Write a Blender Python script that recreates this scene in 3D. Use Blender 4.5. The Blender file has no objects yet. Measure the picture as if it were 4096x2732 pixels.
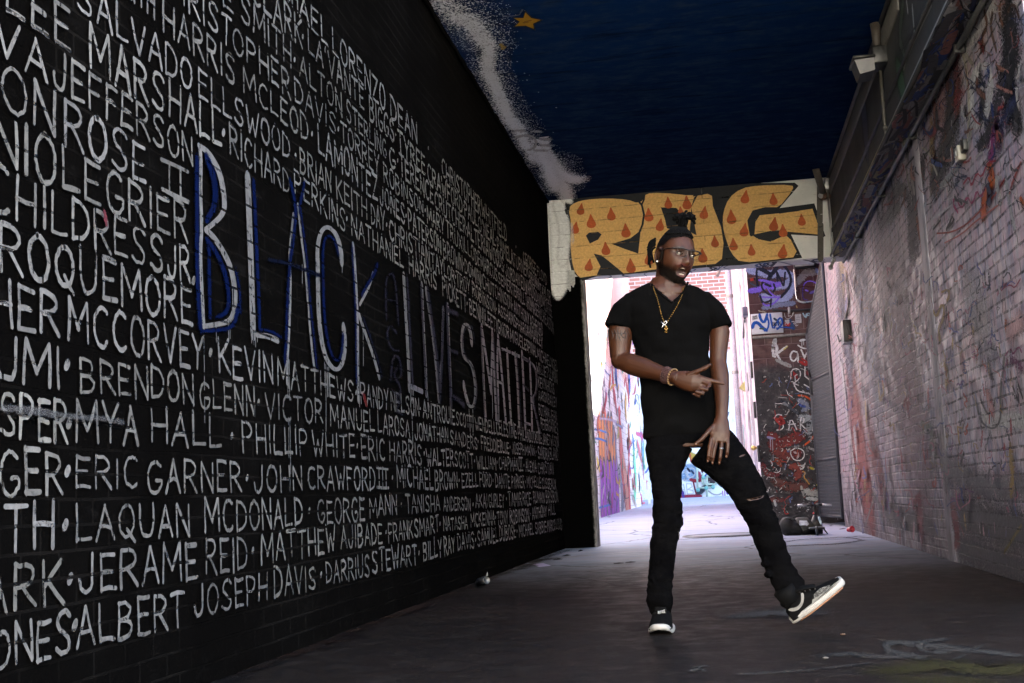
import bpy, bmesh, math, random
import numpy as np
from mathutils import Vector, Matrix
from mathutils.bvhtree import BVHTree
from math import sin, cos, pi, radians, sqrt, exp
random.seed(7)
SC = bpy.context.scene

# ------------------------------------------------------------------ camera
IW, IH, FPX = 4096.0, 2732.0, 5038.6
YAW, PITCH, ROLL = radians(9.058), radians(7.116), radians(2.772)
CAM = Vector((0, 0, .63))
FWD = Vector((-sin(YAW) * cos(PITCH), cos(YAW) * cos(PITCH), sin(PITCH)))
_r0 = Vector((cos(YAW), sin(YAW), 0)); _u0 = _r0.cross(FWD)
RGT = _r0 * cos(ROLL) - _u0 * sin(ROLL)
UPV = _r0 * sin(ROLL) + _u0 * cos(ROLL)
cd = bpy.data.cameras.new('camera'); cam = bpy.data.objects.new('camera', cd)
SC.collection.objects.link(cam); SC.camera = cam
cd.sensor_width = 36; cd.lens = 36 * FPX / IW; cd.clip_start = .05; cd.clip_end = 600
m = Matrix((RGT, UPV, -FWD)).transposed().to_4x4(); m.translation = CAM
cam.matrix_world = m

# ------------------------------------------------------------------ sky, sun, exposure
SUN_EL, SUN_AZ = radians(31), radians(22)      # azimuth clockwise from +Y
wd = bpy.data.worlds.new('World'); SC.world = wd; wd.use_nodes = True
wn = wd.node_tree.nodes; wl = wd.node_tree.links
sky = wn.new('ShaderNodeTexSky'); sky.sky_type = 'NISHITA'; sky.sun_disc = False
sky.sun_elevation = SUN_EL; sky.sun_rotation = SUN_AZ
sky.air_density = 1.0; sky.dust_density = 1.5
bg = wn['Background']; bg.inputs['Strength'].default_value = .10
wl.new(sky.outputs[0], bg.inputs['Color'])
sl = bpy.data.lights.new('sun', 'SUN'); sun = bpy.data.objects.new('sun', sl)
SC.collection.objects.link(sun)
sl.energy = 5; sl.angle = radians(.5); sl.color = (1, .95, .88)
sdir = Vector((sin(SUN_AZ) * cos(SUN_EL), cos(SUN_AZ) * cos(SUN_EL), sin(SUN_EL)))
sun.rotation_euler = sdir.to_track_quat('Z', 'Y').to_euler()
vs = SC.view_settings; vs.view_transform = 'Standard'; vs.look = 'None'; vs.gamma = 1; vs.exposure = 3.65
SC.display_settings.display_device = 'sRGB'
cy = SC.cycles
cy.max_bounces = 10; cy.diffuse_bounces = 7; cy.glossy_bounces = 3; cy.transparent_max_bounces = 24
cy.caustics_reflective = False; cy.caustics_refractive = False
cy.use_denoising = True
cy.sample_clamp_indirect = 6

# ------------------------------------------------------------------ pixel -> place in the scene
def ray(x, y):
    return FWD + RGT * ((x - IW / 2) / FPX) - UPV * ((y - IH / 2) / FPX)
def onX(x, y, X):
    d = ray(x, y); return CAM + d * (X / d.x)
def onY(x, y, Y):
    d = ray(x, y); return CAM + d * (Y / d.y)
def onZ(x, y, Z=0.):
    d = ray(x, y); return CAM + d * ((Z - .63) / d.z)

# ------------------------------------------------------------------ objects
ROOT = {}
def link(o):
    SC.collection.objects.link(o); return o
def tag(o, label=None, cat=None, group=None, kind=None):
    if label: o['label'] = label
    if cat: o['category'] = cat
    if group: o['group'] = group
    if kind: o['kind'] = kind
    return o
def thing(name, label, cat, loc=(0, 0, 0), group=None):
    o = bpy.data.objects.new(name, None); o.empty_display_size = .1
    o.location = loc; link(o); ROOT[o] = Vector(loc)
    return tag(o, label, cat, group)

class MB:
    """collects faces (world coordinates); build() links them as ONE mesh object"""
    def __init__(s):
        s.v = []; s.f = []; s.c = []; s.sm = []
    def add(s, vs, fs, col=None, smooth=False):
        b = len(s.v); s.v += [tuple(p) for p in vs]
        s.f += [tuple(b + i for i in f) for f in fs]; s.sm += [smooth] * len(fs)
        if col is None: col = (1, 1, 1, 1)
        s.c += (list(col) if isinstance(col, list) else [col] * len(vs))
        return s
    def box(s, x0, x1, y0, y1, z0, z1, col=None, M=None):
        P = [Vector((x, y, z)) for z in (z0, z1) for y in (y0, y1) for x in (x0, x1)]
        if M is not None: P = [M @ p for p in P]
        return s.add(P, [(0, 2, 3, 1), (4, 5, 7, 6), (0, 1, 5, 4), (2, 6, 7, 3), (0, 4, 6, 2), (1, 3, 7, 5)], col)
    def rbox(s, x0, x1, y0, y1, z0, z1, r=.01, seg=2, M=None, col=None):
        bm = bmesh.new(); bmesh.ops.create_cube(bm, size=1)
        for v in bm.verts:
            v.co = Vector((x0 + (v.co.x + .5) * (x1 - x0), y0 + (v.co.y + .5) * (y1 - y0), z0 + (v.co.z + .5) * (z1 - z0)))
        bmesh.ops.bevel(bm, geom=bm.edges[:], offset=r, segments=seg, profile=.5, affect='EDGES')
        bm.verts.index_update()
        P = [(M @ v.co if M is not None else v.co.copy()) for v in bm.verts]
        F = [[v.index for v in f.verts] for f in bm.faces]; bm.free()
        return s.add(P, F, col, True)
    def tube(s, pts, rad, n=10, col=None, cap=True, up=None, flat=1.0):
        pts = [Vector(p) for p in pts]; k = len(pts)
        rad = rad if isinstance(rad, (list, tuple)) else [rad] * k
        vs = []; a = None
        for i, p in enumerate(pts):
            t = (pts[min(i + 1, k - 1)] - pts[max(i - 1, 0)]).normalized()
            if a is None:
                a = (Vector(up) if up is not None else (Vector((0, 0, 1)) if abs(t.z) < .9 else Vector((1, 0, 0))))
            a = (a - t * a.dot(t)).normalized(); b = t.cross(a)
            r = rad[i]; ra, rb = r if isinstance(r, (list, tuple)) else (r, r * flat)
            vs += [p + a * (cos(2 * pi * j / n) * ra) + b * (sin(2 * pi * j / n) * rb) for j in range(n)]
        fs = [(i * n + j, i * n + (j + 1) % n, (i + 1) * n + (j + 1) % n, (i + 1) * n + j) for i in range(k - 1) for j in range(n)]
        if cap: fs += [tuple(range(n - 1, -1, -1)), tuple((k - 1) * n + j for j in range(n))]
        return s.add(vs, fs, col, True)
    def ball(s, c, r, n=14, k=8, col=None, M=None):
        c = Vector(c); R = r if isinstance(r, (list, tuple)) else (r, r, r)
        vs = []
        for i in range(k + 1):
            th = pi * i / k
            for j in range(n):
                ph = 2 * pi * j / n
                d = Vector((R[0] * sin(th) * cos(ph), R[1] * sin(th) * sin(ph), R[2] * cos(th)))
                vs.append(c + (M @ d if M is not None else d))
        fs = [(i * n + j, (i + 1) * n + j, (i + 1) * n + (j + 1) % n, i * n + (j + 1) % n) for i in range(k) for j in range(n)]
        return s.add(vs, fs, col, True)
    def lathe(s, prof, c, axis=(0, 0, 1), n=20, col=None):
        ax = Vector(axis).normalized(); a = ax.orthogonal().normalized(); b = ax.cross(a); c = Vector(c)
        vs = [c + ax * h + (a * cos(2 * pi * j / n) + b * sin(2 * pi * j / n)) * max(r, 1e-4) for r, h in prof for j in range(n)]
        k = len(prof)
        fs = [(i * n + j, i * n + (j + 1) % n, (i + 1) * n + (j + 1) % n, (i + 1) * n + j) for i in range(k - 1) for j in range(n)]
        return s.add(vs, fs, col, True)
    def mesh(s, name, off=Vector((0, 0, 0))):
        me = bpy.data.meshes.new(name)
        me.from_pydata([(x - off.x, y - off.y, z - off.z) for x, y, z in s.v], [], s.f)
        me.polygons.foreach_set('use_smooth', s.sm)
        at = me.color_attributes.new('Col', 'FLOAT_COLOR', 'POINT')
        at.data.foreach_set('color', [x for c in s.c for x in c])
        me.update(); return me
    def build(s, name, mat, parent=None, loc=None):
        off = ROOT[parent] if parent is not None else Vector(loc or (0, 0, 0))
        o = bpy.data.objects.new(name, s.mesh(name, off))
        o.data.materials.append(mat); link(o)
        if parent is not None: o.parent = parent
        else: o.location = off
        ROOT[o] = off
        return o

# ------------------------------------------------------------------ materials
class NT:
    def __init__(s, name):
        s.m = bpy.data.materials.new(name); s.m.use_nodes = True
        s.t = s.m.node_tree; s.n = s.t.nodes; s.b = s.n['Principled BSDF']; s.out = s.n['Material Output']
        s._pos = None
    def new(s, ty, **kw):
        n = s.n.new(ty)
        for k, v in kw.items():
            if k in n.inputs: s.set(n.inputs[k], v)
            else: setattr(n, k, v)
        return n
    def set(s, sock, v):
        if isinstance(v, bpy.types.NodeSocket): s.t.links.new(v, sock)
        else: sock.default_value = v
    @property
    def pos(s):
        if s._pos is None: s._pos = s.n.new('ShaderNodeNewGeometry').outputs['Position']
        return s._pos
    def math(s, op, a, b=0., c=0., clamp=False):
        n = s.n.new('ShaderNodeMath'); n.operation = op; n.use_clamp = clamp
        for i, v in enumerate((a, b, c)): s.set(n.inputs[i], v)
        return n.outputs[0]
    def mapr(s, v, a, b, c=0., d=1.):
        n = s.n.new('ShaderNodeMapRange'); n.interpolation_type = 'SMOOTHSTEP'
        s.set(n.inputs[0], v)
        for i, x in enumerate((a, b, c, d)): s.set(n.inputs[1 + i], x)
        return n.outputs[0]
    def noise(s, scale, detail=4, rough=.6, vec=None, dist=0., out='Fac'):
        n = s.n.new('ShaderNodeTexNoise'); n.inputs['Scale'].default_value = scale
        n.inputs['Detail'].default_value = detail; n.inputs['Roughness'].default_value = rough
        n.inputs['Distortion'].default_value = dist
        s.set(n.inputs['Vector'], vec if vec is not None else s.pos)
        return n.outputs[out]
    def scalev(s, v, sc):
        n = s.n.new('ShaderNodeVectorMath'); n.operation = 'MULTIPLY'
        s.set(n.inputs[0], v); n.inputs[1].default_value = sc
        return n.outputs[0]
    def mix(s, f, a, b, mode='MIX'):
        n = s.n.new('ShaderNodeMix'); n.data_type = 'RGBA'; n.blend_type = mode
        s.set(n.inputs[0], f)
        for i, v in ((6, a), (7, b)):
            if isinstance(v, (tuple, list)) and len(v) == 3: v = (*v, 1)
            s.set(n.inputs[i], v)
        return n.outputs[2]
    def ramp(s, f, stops):
        n = s.n.new('ShaderNodeValToRGB'); s.set(n.inputs[0], f); e = n.color_ramp.elements
        while len(e) < len(stops): e.new(.5)
        for el, (p, c) in zip(e, stops):
            el.position = p; el.color = (*c, 1) if len(c) == 3 else c
        return n.outputs[0]
    def bricks(s, wall, w, h, mortar=.008, off=.5, smooth=.1, c1=(0, 0, 0), c2=(1, 1, 1)):
        sp = s.n.new('ShaderNodeSeparateXYZ'); s.set(sp.inputs[0], s.pos)
        cb = s.n.new('ShaderNodeCombineXYZ')
        s.set(cb.inputs[0], sp.outputs[1 if wall == 'x' else 0]); s.set(cb.inputs[1], sp.outputs[2])
        # a little waviness: real courses are never ruled
        wv = s.noise(1.3, 2, .5); wv2 = s.math('MULTIPLY', s.math('SUBTRACT', wv, .5), .03)
        ad = s.n.new('ShaderNodeVectorMath'); ad.operation = 'ADD'
        cc = s.n.new('ShaderNodeCombineXYZ'); s.set(cc.inputs[0], wv2); s.set(cc.inputs[1], wv2)
        s.set(ad.inputs[0], cb.outputs[0]); s.set(ad.inputs[1], cc.outputs[0])
        n = s.n.new('ShaderNodeTexBrick'); s.set(n.inputs['Vector'], ad.outputs[0])
        n.offset = off
        n.inputs['Scale'].default_value = 1
        n.inputs['Mortar Size'].default_value = mortar; n.inputs['Mortar Smooth'].default_value = smooth
        n.inputs['Brick Width'].default_value = w; n.inputs['Row Height'].default_value = h
        n.inputs['Color1'].default_value = (*c1, 1); n.inputs['Color2'].default_value = (*c2, 1)
        n.inputs['Mortar'].default_value = (.5, .5, .5, 1)
        return n.outputs['Color'], n.outputs['Fac']
    def bump(s, h, strength=.5, dist=.01, prev=None):
        n = s.n.new('ShaderNodeBump'); n.inputs['Strength'].default_value = strength; n.inputs['Distance'].default_value = dist
        s.set(n.inputs['Height'], h)
        if prev is not None: s.set(n.inputs['Normal'], prev)
        s.set(s.b.inputs['Normal'], n.outputs[0]); return n.outputs[0]
    def matte(s, col, rough=.6):
        d = s.n.new('ShaderNodeBsdfDiffuse'); s.set(d.inputs['Color'], col); d.inputs['Roughness'].default_value = rough
        for l in list(s.b.inputs['Normal'].links): s.t.links.new(l.from_socket, d.inputs['Normal'])
        s.t.links.new(d.outputs[0], s.out.inputs['Surface']); return s.m
    def fin(s, col=None, rough=.7, metal=0., spec=.5):
        if col is not None:
            if isinstance(col, tuple) and len(col) == 3: col = (*col, 1)
            s.set(s.b.inputs['Base Color'], col)
        s.set(s.b.inputs['Roughness'], rough); s.set(s.b.inputs['Metallic'], metal)
        s.set(s.b.inputs['Specular IOR Level'], spec)
        return s.m

def plain(name, col, rough=.6, metal=0., var=.25, scale=30, bump=.1, spec=.5):
    t = NT(name); n = t.noise(scale, 5, .65)
    n2 = t.noise(scale * .13, 3)
    k = t.mapr(t.math('ADD', t.math('MULTIPLY', n, .6), t.math('MULTIPLY', n2, .4)), .3, .7)
    lo = tuple(c * (1 - var) for c in col); hi = tuple(min(1, c * (1 + var)) for c in col)
    if bump: t.bump(n, bump, .002)
    return t.fin(t.mix(k, lo, hi), t.mapr(n2, .3, .7, rough - .08, rough + .08), metal, spec)

def paint_mat(name, wall=None, bw=.21, bh=.077, cut=.0, rough=.55, grain=220, wear=.35, bumpd=.004, spec=.25, var=.42, namp=1.1):
    """paint laid on a wall: colour from the stroke, alpha speckles away at sprayed edges, breaks over mortar joints"""
    t = NT(name); t.m.blend_method = 'HASHED' if hasattr(t.m, 'blend_method') else 'OPAQUE'
    a = t.n.new('ShaderNodeVertexColor'); a.layer_name = 'Col'
    n1 = t.noise(grain, 2, .6); n2 = t.noise(9, 4, .65); n3 = t.noise(38, 5, .7)
    edge = t.math('ADD', t.math('MULTIPLY', a.outputs['Alpha'], 1.25), t.math('MULTIPLY', t.math('SUBTRACT', n1, .5), namp))
    al = t.mapr(edge, .42, .66)
    if wear:
        wr = t.mapr(t.math('ADD', t.math('MULTIPLY', n3, .6), t.math('MULTIPLY', n2, .4)), .30, .30 + wear * .25)
        al = t.math('MULTIPLY', al, t.math('ADD', t.math('MULTIPLY', wr, .75), .25))
    col = t.mix(t.mapr(n3, .3, .75), t.mix(var, a.outputs['Color'], (0, 0, 0)), a.outputs['Color'])
    if wall:
        _, mo = t.bricks(wall, bw, bh, .006)
        if cut:
            al = t.math('MULTIPLY', al, t.math('SUBTRACT', 1, t.math('MULTIPLY', t.math('MULTIPLY', mo, t.mapr(n2, .42, .6)), cut)))
        h = t.math('ADD', t.math('MULTIPLY', mo, -1.), t.math('MULTIPLY', n3, .5))
        t.bump(h, .6, bumpd)
    else: t.bump(n3, .3, .002)
    t.fin(col, rough, 0, spec); t.set(t.b.inputs['Alpha'], al)
    return t.m

# ------------------------------------------------------------------ painted strokes on a plane
class Paint:
    """strokes and shapes of paint on one plane; e1,e2 span it, nrm points to the viewer's side"""
    def __init__(s, org, e1, e2, nrm, lift=.002):
        s.o = Vector(org); s.e1 = Vector(e1); s.e2 = Vector(e2); s.n = Vector(nrm); s.lift = lift; s.k = 0
        s.mb = MB()
    def p3(s, p, h):
        return s.o + s.e1 * p[0] + s.e2 * p[1] + s.n * h
    def to2(s, P):
        d = Vector(P) - s.o; return (d.dot(s.e1), d.dot(s.e2))
    def nexth(s):
        s.k += 1; return s.lift + s.k * .00004
    def stroke(s, pts, w, col, soft=False, dens=1.):
        """pts: 2-d points; w: width or list; soft: sprayed edge"""
        P = [pts[0]]
        for p in pts[1:]:
            if (p[0] - P[-1][0]) ** 2 + (p[1] - P[-1][1]) ** 2 > 1e-8: P.append(p)
        if len(P) < 2: P.append((P[0][0] + 1e-3, P[0][1]))
        W = list(w) if isinstance(w, (list, tuple)) else [w] * len(P)
        W = [W[min(i, len(W) - 1)] * (1.4 if soft else 1) for i in range(len(P))]
        h = s.nexth(); N = len(P)
        # round ends
        def ext(a, b, ww):
            d = (a[0] - b[0], a[1] - b[1]); l = sqrt(d[0] ** 2 + d[1] ** 2) or 1
            return [((a[0] + d[0] / l * ww * k, a[1] + d[1] / l * ww * k), q) for k, q in ((.26, .78), (.42, .5), (.5, .06))]
        e0 = ext(P[0], P[1], W[0]); e1 = ext(P[-1], P[-2], W[-1])
        Q = [(p, W[0] * q, q) for p, q in reversed(e0)] + [(P[i], W[i], 1.) for i in range(N)] + [(p, W[-1] * q, q) for p, q in e1]
        prof = ((-.5, 0), (-.28, .55), (-.1, 1), (.1, 1), (.28, .55), (.5, 0)) if soft else ((-.5, 1), (.5, 1))
        m = len(prof); vs = []; cs = []
        for i, (p, ww, q) in enumerate(Q):
            a = Q[max(i - 1, 0)][0]; b = Q[min(i + 1, len(Q) - 1)][0]
            d = (b[0] - a[0], b[1] - a[1]); l = sqrt(d[0] ** 2 + d[1] ** 2) or 1; nx, ny = -d[1] / l, d[0] / l
            for o, al in prof:
                vs.append(s.p3((p[0] + nx * ww * o, p[1] + ny * ww * o), h))
                al2 = al * dens if not soft else al * dens * (q if q > .1 else 0)
                cs.append((*col, al2))
        fs = [(i * m + j, i * m + j + 1, (i + 1) * m + j + 1, (i + 1) * m + j) for i in range(len(Q) - 1) for j in range(m - 1)]
        s.mb.add(vs, fs, cs)
    def poly(s, pts, col, dens=1.):
        h = s.nexth()
        from mathutils.geometry import tessellate_polygon
        vs = [s.p3(p, h) for p in pts]
        fs = [tuple(f) for f in tessellate_polygon([[Vector((p[0], p[1], 0)) for p in pts]])]
        s.mb.add(vs, fs, (*col, dens))
    def build(s, name, mat, parent):
        return s.mb.build(name, mat, parent)

def smooth(pts, k=2, closed=False):
    """Chaikin"""
    for _ in range(k):
        q = []
        n = len(pts)
        rng = range(n) if closed else range(n - 1)
        if not closed: q.append(pts[0])
        for i in rng:
            a, b = pts[i], pts[(i + 1) % n]
            q.append(tuple(a[j] * .75 + b[j] * .25 for j in range(len(a))))
            q.append(tuple(a[j] * .25 + b[j] * .75 for j in range(len(a))))
        if not closed: q.append(pts[-1])
        pts = q
    return pts

# brush alphabet: strokes in a unit box, x right, y up
def arc(cx, cy, rx, ry, a0, a1, n=10):
    return [(cx + rx * cos(radians(a0 + (a1 - a0) * i / n)), cy + ry * sin(radians(a0 + (a1 - a0) * i / n))) for i in range(n + 1)]
GL = {
 'A': [[(0, 0), (.5, 1)], [(.5, 1), (1, 0)], [(.2, .36), (.8, .36)]],
 'B': [[(.05, 0), (.05, 1)], [(.05, 1), (.6, .98), (.85, .78), (.6, .55), (.1, .52)], [(.1, .52), (.7, .48), (.95, .25), (.65, .02), (.05, 0)]],
 'C': [arc(.58, .5, .52, .5, 50, 310, 12)],
 'D': [[(.05, 0), (.05, 1)], [(.05, 1), (.55, .95), (.92, .7), (.97, .4), (.75, .1), (.05, 0)]],
 'E': [[(.05, 0), (.05, 1)], [(.05, .97), (.95, .95)], [(.08, .5), (.8, .5)], [(.05, .03), (.98, .03)]],
 'F': [[(.05, 0), (.05, 1)], [(.05, .97), (.95, .95)], [(.08, .5), (.75, .52)]],
 'G': [arc(.55, .5, .5, .5, 48, 330, 12) + [(.98, .42), (.58, .42)]],
 'H': [[(.05, 0), (.05, 1)], [(.95, 0), (.95, 1)], [(.05, .5), (.95, .5)]],
 'I': [[(.5, 0), (.5, 1)]],
 'J': [[(.85, 1), (.85, .3), (.7, .05), (.4, 0), (.15, .1), (.05, .35)]],
 'K': [[(.05, 0), (.05, 1)], [(.92, 1), (.1, .45)], [(.25, .55), (1, 0)]],
 'L': [[(.05, 1), (.05, .02)], [(.05, .03), (.98, .05)]],
 'M': [[(.02, 0), (.08, 1)], [(.08, 1), (.5, .3)], [(.5, .3), (.92, 1)], [(.92, 1), (.98, 0)]],
 'N': [[(.05, 0), (.05, 1)], [(.05, 1), (.95, 0)], [(.95, 0), (.95, 1)]],
 'O': [arc(.5, .5, .48, .5, 95, 455, 16)],
 'P': [[(.05, 0), (.05, 1)], [(.05, 1), (.65, .97), (.95, .75), (.7, .48), (.08, .45)]],
 'Q': [arc(.5, .53, .46, .47, 95, 455, 16), [(.5, .3), (1, -.08)]],
 'R': [[(.05, 0), (.05, 1)], [(.05, 1), (.65, .97), (.92, .76), (.65, .52), (.08, .48)], [(.35, .5), (1, 0)]],
 'S': [[(.92, .85), (.7, .98), (.35, .98), (.1, .8), (.2, .6), (.6, .47), (.92, .28), (.8, .06), (.45, 0), (.05, .14)]],
 'T': [[(.5, 0), (.5, .97)], [(0, .96), (1, .98)]],
 'U': [[(.05, 1), (.06, .35), (.2, .06), (.5, 0), (.8, .06), (.94, .35), (.95, 1)]],
 'V': [[(0, 1), (.5, 0)], [(.5, 0), (1, 1)]],
 'W': [[(0, 1), (.27, 0)], [(.27, 0), (.5, .62)], [(.5, .62), (.73, 0)], [(.73, 0), (1, 1)]],
 'X': [[(0, 1), (1, 0)], [(1, 1), (0, 0)]],
 'Y': [[(0, 1), (.5, .48)], [(1, 1), (.5, .48), (.45, 0)]],
 'Z': [[(.05, .97), (.95, .97)], [(.95, .97), (.05, .03)], [(.05, .03), (1, .05)]],
 "'": [[(.6, 1), (.4, .78)]],
 '2': [[(0, .96), (1, .96)], [(.3, .95), (.3, .04)], [(.7, .95), (.7, .04)], [(0, .04), (1, .04)]],   # II
 '3': [[(0, .96), (1, .96)], [(.2, .95), (.2, .04)], [(.5, .95), (.5, .04)], [(.8, .95), (.8, .04)], [(0, .04), (1, .04)]],
 'k': [[(.1, 0), (.05, 1)], [(.9, .75), (.1, .4)], [(.3, .5), (.95, .05)]], 'o': [arc(.5, .35, .42, .36, 60, 420, 12)],
 'v': [[(0, .75), (.45, 0)], [(.45, 0), (1, .75)]], 'y': [[(0, .7), (.45, .1)], [(1, .75), (.35, -.3)]], 'l': [[(.5, 0), (.5, 1)]],
 'a': [arc(.45, .33, .4, .34, 40, 400, 12), [(.88, .7), (.92, 0)]],
}
GWD = {'I': .22, 'M': 1.3, 'W': 1.35, "'": .25, 'l': .25, '2': 1.1, '3': 1.3, 'J': .85, 'L': .85, 'E': .85, 'F': .85}
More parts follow.
